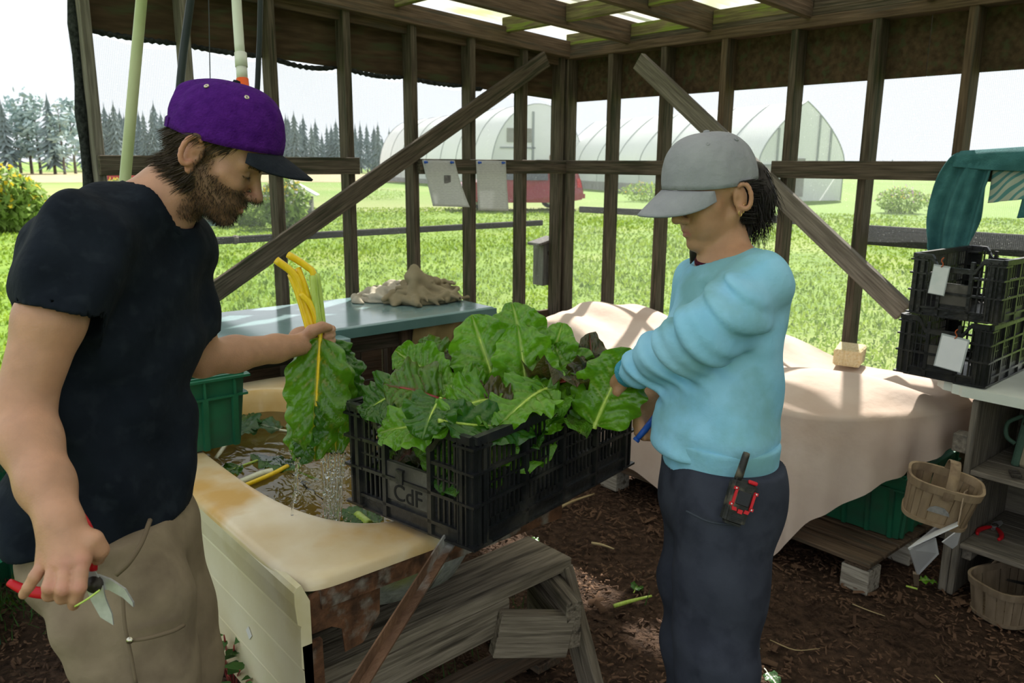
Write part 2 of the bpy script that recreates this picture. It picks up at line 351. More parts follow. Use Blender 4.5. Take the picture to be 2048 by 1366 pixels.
# ------------------------------------------------------------------ outside: rails, bird box
mat('dark_rail', (.018, .017, .015), (.05, .046, .04), .8, 8, (1, 14, 14), .4)
mat('barn_grey', (.11, .105, .10), (.22, .21, .20), .85, 5, (10, 10, 1), .4)
o = board('outer_rail', (1.40, YB+.10, 1.215), (3.66, YB+.10, 1.213), .036, .03, 'dark_rail', bev=.004)
tag(o, 'thin dark rail running along outside the back screen', 'rail')
MB().lathe([(.0, -.012), (.021, -.012), (.024, 0), (.021, .012), (0, .012)], 12, base((0, 1, 0), (0, 0, 1), (1, 0, 0), (1.56, YB+.10, 1.215))).build('rail_clip', 'grey_wood', o)
o = board('outer_post', (3.70, YB+.16, 0), (3.70, YB+.16, 1.235), .04, .04, 'dark_rail', bev=.004)
tag(o, 'thin dark post outside the back corner carrying the bird box', 'post')
o = board('outer_rail', (XR+.12, YB-.02, 1.300), (XR+.12, 2.12, 1.318), .040, .03, 'dark_rail', bev=.004)
tag(o, 'thin dark rail outside the right screen behind the woman', 'rail')
o = board('outer_rail', (XR+.13, 1.86, 1.268), (XR+.13, -.2, 1.268), .095, .035, 'dark_rail', bev=.004)
tag(o, 'thick dark board rail outside the right screen behind the stacked crates', 'rail')
bc = oY(1088, 522, YB+.115)
bh = thing('bird_box', 'weathered grey wooden bird box with slanted lid on a post', 'bird box', (bc[0], bc[1], bc[2]-.16))
x0, x1, y0, y1, z0, z1 = bc[0]-.055, bc[0]+.062, bc[1]-.05, bc[1]+.05, bc[2]-.16, bc[2]+.145
P = [(x0, y0, z0), (x1, y0, z0), (x1, y1, z0), (x0, y1, z0), (x0+.0, y0, z1-.03), (x1, y0, z1), (x1, y1, z1), (x0, y1, z1-.03)]
MB().add(P, ((0, 3, 2, 1), (4, 5, 6, 7), (0, 1, 5, 4), (1, 2, 6, 5), (2, 3, 7, 6), (3, 0, 4, 7))).build('body', 'barn_grey', bh)
board('lid', (x0-.045, bc[1], z1-.025), (x1+.012, bc[1], z1+.012), .125, .018, 'barn_grey', bh, (0, 1, 0))
MB().lathe([(0, 0), (.017, 0), (.017, .004)], 14, base((1, 0, 0), (0, 0, 1), (0, -1, 0), (bc[0], y0-.001, bc[2]+.06))).build('entrance_hole', 'dark_rail', bh)

# ------------------------------------------------------------------ trees
mat('bark', (.10, .085, .07), (.17, .15, .13), .9, 6)
mat('spruce', (.15, .195, .20), (.24, .30, .31), .85, .5, detail=8)  # distance haze is put into this paled bluish foliage colour
mat('larch', (.24, .33, .34), (.38, .48, .47), .85, .4, detail=8)  # lightened further, haze of the left tree group is in the colour
def conifer_mesh(seed, hgt, wid, tiers, pts, droop=.35, thin=False):
    r = random.Random(seed); v = []; f = []
    for t in range(tiers):
        a = t/(tiers-1); z = hgt*(.10+.86*a); R = wid*(1-a)**.8*(r.uniform(.8, 1.15))+.04*wid; n = pts; k = len(v)
        v.append((0, 0, z+hgt*.10)); off = r.uniform(0, 6)
        for i in range(n*2):
            an = off+i*math.pi/n; rr = R*(r.uniform(.75, 1.25) if i % 2 == 0 else r.uniform(.25, .45))
            v.append((rr*math.cos(an), rr*math.sin(an), z-(R*droop*r.uniform(.5, 1.2) if i % 2 == 0 else -.1*R)))
        for i in range(n*2): f.append((k, k+1+i, k+1+(i+1) % (n*2)))
    return mesh('foliage', v, f)
def leafy_mesh(seed, hgt, wid, n, base_z=.18):
    r = np.random.default_rng(seed); v = []; f = []
    nb = 26; cs = [(r.normal(0, .38)*wid, r.normal(0, .38)*wid, hgt*(base_z+.78*q**.8)) for q in r.uniform(0, 1, nb)]
    cs = [(x*(1.15-z/hgt), y*(1.15-z/hgt), z) for x, y, z in cs]
    for i in range(n):
        c = cs[r.integers(nb)]; d = r.normal(size=3); d /= np.linalg.norm(d); p = np.array(c)+d*wid*.33*r.uniform(.5, 1)*np.array([1, 1, .8])
        s = wid*.13; a = r.normal(size=3); a /= np.linalg.norm(a); b = np.cross(a, d); k = len(v)
        v += [p-a*s, p+b*s*.5, p+a*s, p-b*s*.5]; f.append((k, k+1, k+2, k+3))
    return mesh('foliage', v, f)
CON = [conifer_mesh(i, 1, .2+.03*(i % 3), 13+i % 3, 8) for i in range(5)]
LEA = [leafy_mesh(i+20, 1, .33, 420, .2) for i in range(3)]
TRK = mesh('trunk', *(lambda m: (m.v, m.f))(MB().tube([(0, 0, -.02), (0, 0, .45), (0, 0, .92)], [.022, .014, .004], 7)))
def tree(px, d, hgt, wide, kind, label, group):
    p = CAM+fh*d+rh*((px-1024)/1632*d); m = Matrix.Translation((p[0], p[1], 0))
    t = thing('conifer_tree' if kind == 0 else 'larch_tree', label, 'tree', (p[0], p[1], 0), group)
    me = random.choice(CON if kind == 0 else LEA); rot = Matrix.Rotation(random.uniform(0, 6), 4, 'Z')
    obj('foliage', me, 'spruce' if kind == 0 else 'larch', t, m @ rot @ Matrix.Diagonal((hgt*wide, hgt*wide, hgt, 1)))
    obj('trunk', TRK, 'bark', t, m @ Matrix.Diagonal((hgt, hgt, hgt, 1)))
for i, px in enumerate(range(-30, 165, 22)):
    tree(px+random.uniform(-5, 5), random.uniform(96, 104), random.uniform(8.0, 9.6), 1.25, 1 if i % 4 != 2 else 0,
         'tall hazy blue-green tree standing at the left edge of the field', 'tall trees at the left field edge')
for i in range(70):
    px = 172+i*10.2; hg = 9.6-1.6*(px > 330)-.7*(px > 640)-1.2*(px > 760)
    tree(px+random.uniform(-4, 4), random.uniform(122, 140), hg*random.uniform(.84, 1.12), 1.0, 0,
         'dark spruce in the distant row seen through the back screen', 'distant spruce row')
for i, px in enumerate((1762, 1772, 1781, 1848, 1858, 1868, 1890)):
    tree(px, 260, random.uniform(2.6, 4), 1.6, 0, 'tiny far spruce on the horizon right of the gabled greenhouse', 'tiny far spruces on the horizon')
mat('dry_grass', (.30, .25, .15), (.38, .33, .21), .9, .6)
rr = np.linspace(70, 118, 5); aa = np.linspace(.5, 2.1, 60)
v = [(r*math.cos(a), r*math.sin(a), -.035) for r in rr for a in aa]
tag(obj('field_margin', mesh('field_margin', v, [q[::-1] for q in grid_faces(5, 60)], True), 'dry_grass'), 'pale dry grass strip below the trees', kind='structure')

# ------------------------------------------------------------------ flowering bushes
mat('bush_leaf', (.16, .26, .05), (.33, .45, .12), .6, 1.5, trans=.4)
mat('yellow_flower', (.75, .48, .02), (.85, .66, .05), .6, 3, trans=.3)
mat('pale_flower', (.55, .55, .50), (.75, .74, .70), .7, 3, trans=.3)
mat('lilac_flower', (.45, .25, .42), (.62, .42, .58), .7, 3, trans=.3)
def bush(px, py, hgt, wid, seed, label, flowers=(('yellow_flower', 160),), n=1500, cat='bush', name='flowering_bush', d=None):
    c = G(px, py, -.03); r = np.random.default_rng(seed)
    t = thing(name, label, cat, c)
    def cloud(n, s, zlo, zhi, asp=2.4):
        a = r.uniform(0, 6.283, n); q = np.sqrt(r.uniform(0, 1, n)); z = r.uniform(zlo, zhi, n)
        R = wid*.5*(.55+.55*np.sin(np.clip(z, 0, 1)*2.4))
        p = np.stack([c[0]+R*q*np.cos(a), c[1]+R*q*np.sin(a), c[2]+z*hgt*(1-.3*q*q)], -1)
        d1 = r.normal(size=(n, 3)); d1[:, 2] = np.abs(d1[:, 2])*.8+.2; d1 /= np.linalg.norm(d1, axis=1)[:, None]
        d2 = np.cross(d1, r.normal(size=(n, 3))); d2 /= np.linalg.norm(d2, axis=1)[:, None]; ss = s*r.uniform(.6, 1.4, n)[:, None]
        return np.stack([p-d1*ss, p+d2*ss/asp, p+d1*ss, p-d2*ss/asp], 1).reshape(-1, 3), np.arange(n)[:, None]*4+np.arange(4)
    v, q = cloud(n, hgt*.075, .0, .95); tag(obj('foliage', fastmesh('foliage', v, q), 'bush_leaf', t), kind='stuff')
    for m, k in flowers:
        v, q = cloud(k, hgt*.035, .55, 1.05, 1.2); tag(obj('flowers', fastmesh('flowers', v, q), m, t), kind='stuff')
bush(20, 462, 1.5, 1.5, 1, 'large bush with yellow flowers at the left edge of the field', (('yellow_flower', 260), ('pale_flower', 60)), 2600)
bush(85, 458, .9, .9, 2, 'pale tufted bush right of the large yellow-flowered bush', (('pale_flower', 70),), 900)
bush(160, 418, .55, .8, 3, 'low yellow-flowered clump beside the rolled net edge', (('yellow_flower', 120),), 300)
bush(255, 412, 1.1, 2.0, 4, 'yellow-flowered clump in front of the red trailer', (('yellow_flower', 260),), 700)
bush(572, 455, 1.35, 1.1, 5, 'yellow-flowered bush left of the slanted sign', (('yellow_flower', 130), ('pale_flower', 120)), 1500)
bush(505, 450, 1.0, 1.2, 6, 'pale-flowered bush seen below the man\'s cap brim', (('pale_flower', 220),), 1200)
bush(1290, 402, .9, 2.2, 7, 'weedy green bush in front of the greenhouse side', (('yellow_flower', 60),), 900)
bush(1800, 425, .95, 1.6, 8, 'flower clump with lilac and orange blooms behind the right screen', (('lilac_flower', 110), ('yellow_flower', 60)), 1100)
bush(1880, 420, .8, 1.2, 9, 'smaller flower clump beside the teal jacket', (('lilac_flower', 60), ('yellow_flower', 60)), 800)
bush(760, 398, .5, 2.5, 10, 'low weedy clump in front of the large white greenhouse', (('pale_flower', 40),), 600)

# ------------------------------------------------------------------ slanted sign on a post
mat('sign_white', (.80, .82, .84), rough=.4)
c = G(617, 428, -.03); sg = thing('info_sign', 'small slanted white sign panel on a grey post in the lawn', 'sign', c)
dd = np.linalg.norm(c-CAM); sc = dd/1632
board('post', c, c+np.array([0, 0, 34*sc]), 18*sc, 18*sc, 'barn_grey', sg, tuple(rh))
board('panel', c+zh*(58*sc)-rh*20*sc, c+zh*(36*sc)+rh*20*sc, 24*sc, 3*sc, 'sign_white', sg, tuple(fh))

# ------------------------------------------------------------------ red trailer behind the man
mat('red_paint', (.42, .02, .025), rough=.45); mat('tyre', (.02, .02, .02), rough=.85); mat('white_paint', (.72, .72, .70), rough=.5)
c = CAM+fh*30+rh*((265-1024)/1632*30); c[2] = -.03
tr_ = thing('farm_trailer', 'red and white farm trailer behind the yellow flowers', 'trailer', c)
Mt = base(rh, fh, zh, c)
MB().box((0, .6, 1.02), (2.9, 1.3, .16)).box((0, .6, .94), (2.7, 1.1, .06)).build('deck', 'red_paint', tr_, mw=Mt)
MB().box((0, .6, .68), (2.7, 1.1, .44)).build('side_panel', 'white_paint', tr_, mw=Mt)
for sx in (-.8, .8):
    MB().lathe([(0, -.1), (.16, -.1), (.30, -.09), (.34, 0), (.30, .09), (.16, .1), (0, .1)], 20, base((1, 0, 0), (0, 0, 1), (0, -1, 0), (sx, .0, .33))).build('wheel', 'tyre', tr_, True, mw=Mt)
MB().tube([(-.45, .6, 1.1), (-.45, .6, 1.75)], .05, 8).build('stack_pipe', 'red_paint', tr_, mw=Mt)

# ------------------------------------------------------------------ maroon van
mat('car_paint', (.26, .018, .03), (.30, .022, .034), .25, 2, coat=.6); mat('car_glass', (.05, .06, .07), rough=.06, spec=.9)
mat('chrome', (.55, .55, .55), rough=.2, metal=1); mat('tail_lamp', (.55, .015, .02), rough=.2); mat('black_trim', (.015, .015, .016), rough=.6)
cc = CAM+fh*29.5+rh*((1066-1024)/1632*29.5); cc[2] = -.03
cr = thing('van', 'maroon van parked on the lawn seen through the back screen', 'car', cc)
fd = nrm(-rh*.97-fh*.25); sd = np.array([-fd[1], fd[0], 0.]); Mc = base(fd, sd, zh, cc)     # x = its front
prof = [(-1.55, .38), (-1.60, .62), (-1.52, .98), (-1.30, 1.62), (-1.05, 1.72), (.6, 1.72), (1.0, 1.62), (1.75, 1.08), (2.75, .92), (2.95, .62), (2.90, .34), (1.4, .28), (-.9, .28)]
v = [(x, s*.88*(1 if z < 1.0 else 1-(z-1.0)*.22), z) for s in (-1, 1) for x, z in prof]; n = len(prof)
MB().add(v, [tuple(range(n))]+[tuple(range(2*n-1, n-1, -1))]+[(i, n+i, n+(i+1) % n, (i+1) % n) for i in range(n)]).build('body', 'car_paint', cr, mw=Mc)
def quadp(nm, pts, m, th=.02):
    for s in (-1, 1):
        P = [(x, s*(.88*(1 if z < 1.0 else 1-(z-1.0)*.22)+th*(.2)), z) for x, z in pts]; Q = [(x, y+s*th, z) for x, y, z in P]; k = len(P)
        MB().add(P+Q, [tuple(range(k)), tuple(range(2*k-1, k-1, -1))]+[(i, k+i, k+(i+1) % k, (i+1) % k) for i in range(k)]).build(nm, m, cr, mw=Mc)
quadp('side_window', [(-1.12, 1.06), (-1.02, 1.60), (-.35, 1.62), (-.35, 1.06)], 'car_glass')
quadp('side_window', [(-.26, 1.06), (-.26, 1.62), (.55, 1.62), (.55, 1.06)], 'car_glass')
quadp('side_window', [(.63, 1.06), (.63, 1.60), (.95, 1.56), (1.55, 1.08)], 'car_glass')
quadp('tail_light', [(-1.53, .80), (-1.46, 1.12), (-1.34, 1.12), (-1.36, .80)], 'tail_lamp')
MB().add([(-1.505, -.66, 1.04), (-1.505, .66, 1.04), (-1.325, .60, 1.58), (-1.325, -.60, 1.58)], [(0, 1, 2, 3)]).build('rear_window', 'car_glass', cr, mw=Mc)
MB().box((-1.60, 0, .50), (.14, 1.74, .16)).build('bumper', 'car_paint', cr, mw=Mc)
MB().box((-1.675, 0, .55), (.02, 1.5, .035)).build('bumper_strip', 'chrome', cr, mw=Mc)
for x in (-.85, 1.95):
    for s in (-1, 1):
        wh = MB().lathe([(.20, -.10), (.30, -.10), (.33, -.05), (.33, .05), (.30, .10), (.20, .10)], 22, base((1, 0, 0), (0, 0, 1), (0, -1, 0), (x, s*.83, .33))).build('wheel', 'tyre', cr, True, mw=Mc)
        MB().lathe([(0, .06), (.05, .09), (.20, .07), (.20, -.07), (0, -.07)], 18, base((1, 0, 0), (0, 0, 1), (0, s, 0), (x, s*.83, .33))).build('hub_cap', 'chrome', wh, mw=Mc)

# ------------------------------------------------------------------ hoop greenhouses
mat('poly_film', (.88, .90, .92), (.93, .94, .95), .35, .3, trans=.35); mat('frame_pipe', (.33, .35, .37), rough=.5); mat('end_film', (.72, .74, .75), (.82, .83, .84), .5, .4, trans=.3)
mat('brown_board', (.25, .16, .12), (.36, .26, .20), .8, 2); mat('grey_board', (.28, .27, .26), (.38, .37, .36), .8, 2)
def hoophouse(label, near, axis, wid, hgt, length, wall, gothic, hoops, endpanels):
    """near: ground centre of the near end; axis: horizontal direction to the far end"""
    a = nrm(axis); s = np.array([-a[1], a[0], 0.]); t = thing('hoop_greenhouse', label, 'greenhouse', near)
    M = base(s, a, zh, near)
    prof = []
    for q in np.linspace(0, math.pi, 25):
        x = -math.cos(q)*wid/2; zz = math.sin(q)
        if gothic: zz = .45*zz+.55*(1-abs(math.cos(q)))
        prof.append((x, wall+(hgt-wall)*zz))
    vs = [(x, y, z) for y in np.linspace(0, length, 12) for x, z in prof]
    obj('cover', mesh('cover', vs, grid_faces(12, 25), True), 'poly_film', t, M)
    for sx in (-1, 1):
        MB().box((sx*wid/2, length/2, wall*.62), (.04, length, wall*.62)).build('side_skirt', 'end_film', t, mw=M)
        MB().box((sx*wid/2, length/2, wall*.16), (.06, length, wall*.30)).build('base_board', 'grey_board', t, mw=M)
    for k in range(hoops):
        y = length*k/(hoops-1); MB().tube([(sx*wid/2, y, 0) for sx in (-1,)]+[(x*1.004, y, z*1.004) for x, z in prof]+[(wid/2, y, 0)], .028, 6).build('hoop', 'frame_pipe', t, True, mw=M)
    v = [(x, .0, z) for x, z in prof]+[(wid/2, 0, 0), (-wid/2, 0, 0)]
    for yy in (0, length): obj('end_wall', mesh('end_wall', [(x, yy, z) for x, _, z in v], [tuple(range(len(v)))]), 'end_film', t, M)
    for (xa, xb, za, zb, m) in endpanels: MB().box(((xa+xb)/2, -.05, (za+zb)/2), (xb-xa, .06, zb-za)).build('end_frame', m, t, mw=M)
def gp(px, d): p = CAM+fh*d+rh*((px-1024)/1632*d); p[2] = -.03; return p
n1, f1 = gp(1602, 38), gp(1185, 58)
fr = [(x-.04, x+.04, 1.5, h, 'frame_pipe') for x, h in ((-1.5, 3.3), (-.8, 3.9), (.7, 3.9), (1.5, 3.3))]
hoophouse('white hoop greenhouse with pointed framed end right of the corner', n1, f1-n1, 4.9, 4.5, float(np.linalg.norm(f1-n1)), 1.75, True, 9,
          fr+[(-.1, 1.0, .2, 1.95, 'grey_board'), (1.05, 2.3, .1, 1.65, 'grey_board'), (-2.4, 2.4, 1.6, 1.68, 'frame_pipe')])
n2, f2 = gp(1075, 55), gp(828, 78)
fr = [(-2.9, 3, 1.6, 1.72, 'frame_pipe'), (-1.6, -1.5, 1.6, 4.2, 'frame_pipe'), (.4, .55, 1.6, 5, 'frame_pipe'), (-3.0, -.8, .3, 2.2, 'brown_board'), (-.7, .2, .3, 1.9, 'grey_board'), (.3, 2.9, 2.6, 2.7, 'frame_pipe'), (.6, 2.4, 3.0, 3.9, 'grey_board')]
hoophouse('large white hoop greenhouse with boarded end left of the corner', n2, f2-n2, 7.0, 5.5, float(np.linalg.norm(f2-n2)), 1.2, False, 9, fr)
# ------------------------------------------------------------------ bath tub
def enamel(name, a, b, c, rough=.3):
    m = mat(name, a, b, rough, 5, c3=c, s3=3.5, coat=.3, bump=.05, bscale=60); return m
enamel('rim_enamel', (.66, .50, .28), (.80, .70, .52), (.62, .38, .13), .28)
enamel('basin_enamel', (.62, .36, .09), (.74, .55, .27), (.55, .27, .04), .25)
enamel('apron_enamel', (.70, .62, .40), (.80, .74, .55), (.60, .52, .28), .35)
mat('rust', (.05, .028, .018), (.16, .075, .04), .85, 30, bump=1, c3=(.22, .20, .17), s3=14)
mat('tub_underside', (.22, .23, .21), (.33, .335, .31), .7, 60, bump=.6, c3=(.24, .25, .10), s3=4)
TX0, TX1, TY0, TY1, TZ = .632, 1.40, 1.42, 3.0, .75
tub = thing('bathtub', 'old yellow-stained enamel bathtub filled with water used as wash trough', 'bathtub', ((TX0+TX1)/2, (TY0+TY1)/2, .46))
NT = 120
def supere(cx, cy, a, b, e, th): c, s = math.cos(th), math.sin(th); return cx+a*math.copysign(abs(c)**(2/e), c), cy+b*math.copysign(abs(s)**(2/e), s)
def ringrect(x0, x1, y0, y1, r, th):
    # rounded rectangle by ray angle
    return supere((x0+x1)/2, (y0+y1)/2, (x1-x0)/2, (y1-y0)/2, r, th)
bcx, bcy, ba, bb = 1.055, 2.205, .288, .665
def basin_ring(k, z, e=3.0): return [(*supere(bcx, bcy, ba*k, bb*(1-(1-k)*.75), e, t), z) for t in np.linspace(0, 2*math.pi, NT, endpoint=False)]
rings = [[(*ringrect(TX0, TX1, TY0, TY1, 14, t), z) for t in np.linspace(0, 2*math.pi, NT, endpoint=False)] for z in (.715, .735)]
def inset(d, z): return [(*ringrect(TX0+d, TX1-d, TY0+d, TY1-d, 12, t), z) for t in np.linspace(0, 2*math.pi, NT, endpoint=False)]
rings += [inset(.006, TZ-.006), inset(.018, TZ), basin_ring(1.06, TZ+.001), basin_ring(1.03, TZ+.002), basin_ring(1.0, TZ-.001)]
v = [p for r in rings for p in r]
obj('rim', mesh('rim', v, grid_faces(len(rings), NT, True), True), 'rim_enamel', tub)
rings = [basin_ring(1.0, TZ-.001), basin_ring(.985, TZ-.01), basin_ring(.965, TZ-.05), basin_ring(.93, .64), basin_ring(.88, .56), basin_ring(.80, .50), basin_ring(.65, .475), basin_ring(.3, .472), basin_ring(.02, .472)]
obj('basin', mesh('basin', [p for r in rings for p in r], grid_faces(len(rings), NT, True), True), 'basin_enamel', tub)
rings = [basin_ring(1.05, .74), basin_ring(1.03, .66), basin_ring(.98, .57), basin_ring(.90, .50), basin_ring(.74, .462), basin_ring(.4, .456), basin_ring(.02, .456)]
obj('underside', mesh('underside', [p for r in rings for p in r], [q[::-1] for q in grid_faces(len(rings), NT, True)], True), 'tub_underside', tub)
prof = [(.016, .742), (.006, .738), (.0, .728), (.0, .70), (.004, .655), (.012, .648), (.010, .640), (.008, .55), (.014, .545), (.012, .538), (.012, .44), (.018, .435), (.016, .428), (.020, .29), (.032, .285), (.034, .31), (.034, .70)]
ys = np.linspace(TY0+.004, TY1-.01, 30)
obj('apron', mesh('apron', [(TX0+x, y, z) for y in ys for x, z in prof], grid_faces(30, len(prof))+[tuple(range(len(prof)))], False), 'apron_enamel', tub)
MB().box(((TX0+TX1)/2+.03, TY0+.006, .692), (TX1-TX0-.06, .008, .045)).build('end_flange', 'rust', tub)
MB().box((TX1-.006, (TY0+TY1)/2, .692), (.008, TY1-TY0-.06, .045)).build('side_flange', 'rust', tub)
def plate(name, pts, th, dirv, m, parent, mw=None):
    P = [np.asarray(p, float) for p in pts]; d = nrm(dirv)*th; Q = [p+d for p in P]; k = len(P)
    return MB().add(P+Q, [tuple(range(k-1, -1, -1)), tuple(range(k, 2*k))]+[(i, (i+1) % k, k+(i+1) % k, k+i) for i in range(k)]).build(name, m, parent, mw=mw)
yy = TY0+.012
plate('corner_bracket', [(TX0+.02, yy, .70), (TX0+.055, yy, .712), (TX0+.21, yy, .712), (TX0+.205, yy, .60), (TX0+.16, yy, .545), (TX0+.115, yy, .54), (TX0+.11, yy, .60), (TX0+.085, yy, .615), (TX0+.03, yy, .615), (TX0+.02, yy, .64)], .004, (0, 1, 0), 'rust', tub)
plate('apron_edge', [(TX0+.018, TY0+.004, .285), (TX0+.062, TY0+.004, .285), (TX0+.058, TY0+.004, .60), (TX0+.012, TY0+.004, .60)], .012, (0, 1, 0), 'rust', tub)
plate('apron_sticker', [(TX0+.0105, 1.70, .490), (TX0+.0105, 1.717, .508), (TX0+.0105, 1.734, .490), (TX0+.0105, 1.717, .472)], .001, (-1, 0, 0), 'white_paint', tub)
MB().tube([(1.0, TY0+.03, .67), (1.04, TY0+.10, .60), (1.06, TY0+.16, .53)], [.03, .024, .02], 10).build('drain_elbow', 'tub_underside', tub, True)
# drain strainer lying on the far deck
mat('steel', (.42, .42, .41), (.55, .55, .53), .3, 20, metal=.9)
dp = G(598, 728, TZ+.006); Ms = Matrix.Translation((dp[0], min(dp[1], TY1-.06), TZ+.004))
ds = thing('sink_strainer', 'round steel sink strainer lying on the far tub rim', 'strainer', Ms.translation)
MB().lathe([(.030, .0), (.058, 0), (.060, .004), (.052, .008), (.040, .009), (.034, .004), (.030, .002)], 28, Ms).build('flange', 'steel', ds, True)
mb = MB()
for a in np.linspace(0, math.pi, 6, endpoint=False): mb.bar(Ms @ Vector((.037*math.cos(a), .037*math.sin(a), .005)), Ms @ Vector((-.037*math.cos(a), -.037*math.sin(a), .005)), .003, .004)
mb.build('grid', 'steel', ds)
# water
def watermat(name, tint, rough=.02, ripple=.0):
    m = bpy.data.materials.new(name); MATS[name] = m; N, L = nodes(m); b = N['Principled BSDF']
    b.inputs['Base Color'].default_value = (*tint, 1); b.inputs['Transmission Weight'].default_value = 1; b.inputs['IOR'].default_value = 1.33; b.inputs['Roughness'].default_value = rough
    if ripple:
        tc = N.new('ShaderNodeTexCoord'); mp = N.new('ShaderNodeMapping'); mp.inputs['Scale'].default_value = (1, .6, 1)
        nz = N.new('ShaderNodeTexNoise'); nz.inputs['Scale'].default_value = 20; nz.inputs['Detail'].default_value = 2; nz.inputs['Distortion'].default_value = 1.2
        L.new(tc.outputs['Object'], mp.inputs[0]); L.new(mp.outputs[0], nz.inputs['Vector'])
        bp = N.new('ShaderNodeBump'); bp.inputs['Strength'].default_value = ripple; bp.inputs['Distance'].default_value = .02; L.new(nz.outputs[0], bp.inputs['Height']); L.new(bp.outputs[0], b.inputs['Normal'])
watermat('wash_water', (.42, .50, .33), .02, .12); watermat('falling_water', (.95, .97, .97), .05)
WZ = .667; n = 90; v = []
for q in np.linspace(.03, .948, 46):
    for t in np.linspace(0, 2*math.pi, n, endpoint=False):
        x, y = supere(bcx, bcy, ba*q, bb*(1-(1-q)*1.0) if q < .9 else bb*(1-(1-q)*.75), 3.0, t)
        v.append((x, y, WZ+.0010*math.sin(x*60+2*math.sin(y*31))*math.sin(y*43+1.5*math.sin(x*37))))
wo = obj('water', mesh('water', v, grid_faces(46, n, True)[::1]+[tuple(range(n-1, -1, -1))], True), 'wash_water')
wo.data.flip_normals() if wo.data.polygons[0].normal.z < 0 else None
tag(wo, 'rippled wash water standing in the bathtub', 'water', kind='stuff')

# ------------------------------------------------------------------ sawhorse under the near tub end, a second under the far end
mat('stand_wood', (.145, .12, .088), (.28, .24, .18), .85, 6, (1.2, 18, 18), .5, c3=(.065, .055, .04), s3=2.5)
def sawhorse(label, y, xr, dz=0):
    t = thing('tub_stand', label, 'stand', (1.1, y, 0))
    board('top_board', (.70, y, .432), (xr, y+.02, .432), .19, .038, 'stand_wood', t, (0, 1, 0))
    board('beam', (.72, y-.085, .365), (xr-.25, y-.065, .365), .10, .04, 'stand_wood', t, (0, 0, 1))
    board('beam', (.72, y+.085, .365), (xr-.05, y+.1, .365), .10, .04, 'stand_wood', t, (0, 0, 1))
    board('block', (xr-.31, y-.095, .335), (xr-.10, y-.17, .285), .13, .04, 'stand_wood', t, (0, 0, 1))
    board('block', (xr-.10, y-.19, .32), (xr-.02, y+.06, .33), .15, .05, 'stand_wood', t, (0, 0, 1))
    for sx, x in ((1, xr-.015), (-1, .78)):
        for sy in (-1, 1): board('leg', (x+sx*.0, y+sy*.04, .42), (x+sx*.07, y+sy*.13, 0), .085, .036, 'stand_wood', t, (0, sy, .2))
    board('stretcher', (.74, y+.02, .12), (xr+.03, y+.04, .10), .09, .035, 'warm_wood', t)
    return t
sawhorse('weathered wooden sawhorse stand under the near end of the tub', 1.615, 1.56)
sawhorse('weathered wooden sawhorse stand under the far end of the tub', 2.72, 1.45)
o = board('plank', G(920, 1210, .03), G(1100, 1330, .03), .10, .03, 'warm_wood', None, (.5, 1, 0)); tag(o, 'short brown plank lying on the ground behind the tub stand', 'plank')
# rusty angle iron leaning under the crate
a = W(893, 1086, 1.80); b = G(700, 1400, .30); b = W(700, 1392, 1.44)
b = a+(b-a)*1.85; ai = thing('angle_iron', 'rusty steel angle bar leaning against the tub under the crate', 'metal bar', b)
mat('rusty_steel', (.06, .033, .022), (.20, .11, .065), .6, 6, (1, 1, 1), bump=.5, bscale=60, metal=.25, c3=(.40, .42, .40), s3=5)
u = nrm(b-a); s1 = nrm(np.cross(u, fw)); n1_ = np.cross(u, s1)
s2 = nrm(s1*.7+n1_*.7); s3 = nrm(-s1*.7+n1_*.7)
MB().bar(a+s2*.011, b+s2*.011, .024, .004, s2).build('flange', 'rusty_steel', ai)
MB().bar(a+s3*.011, b+s3*.011, .024, .004, s3).build('flange', 'rusty_steel', ai)

# ------------------------------------------------------------------ bench along the back wall
mat('bench_top', (.16, .27, .27), (.22, .34, .34), .18, 3, coat=.5, c3=(.28, .38, .40), s3=2); mat('bench_edge', (.07, .16, .15), (.10, .20, .19), .4, 6)
be = thing('work_bench', 'long wet grey-green work bench along the back wall', 'bench', (1.8, 3.38, 0))
BZ = .90
me = boxmesh('top', 1.62, .70, .045, .012, 3); obj('top', me, 'bench_top', be, Matrix.Translation((1.68, 3.385, BZ-.022)))
MB().box((1.68, 3.030, BZ-.026), (1.62, .012, .042)).build('front_edge', 'bench_edge', be)
for x, y in ((1.0, 3.12), (2.25, 3.62), (2.02, 3.12), (1.0, 3.62)): board('leg', (x, y, 0), (x, y, BZ-.045), .089, .05, 'warm_wood', be, (1, 0, 0))
board('apron_board', (.95, 3.14, .80), (2.3, 3.14, .80), .09, .03, 'old_wood', be)
board('apron_board', (.95, 3.66, .80), (2.4, 3.66, .80), .09, .03, 'old_wood', be)
o = board('side_plank', (.80, 2.985, BZ-.035), (1.62, 2.985, BZ-.035), .10, .02, 'bench_top', None, (0, 1, 0)); tag(o, 'narrow grey-green plank butted against the front of the bench', 'plank')

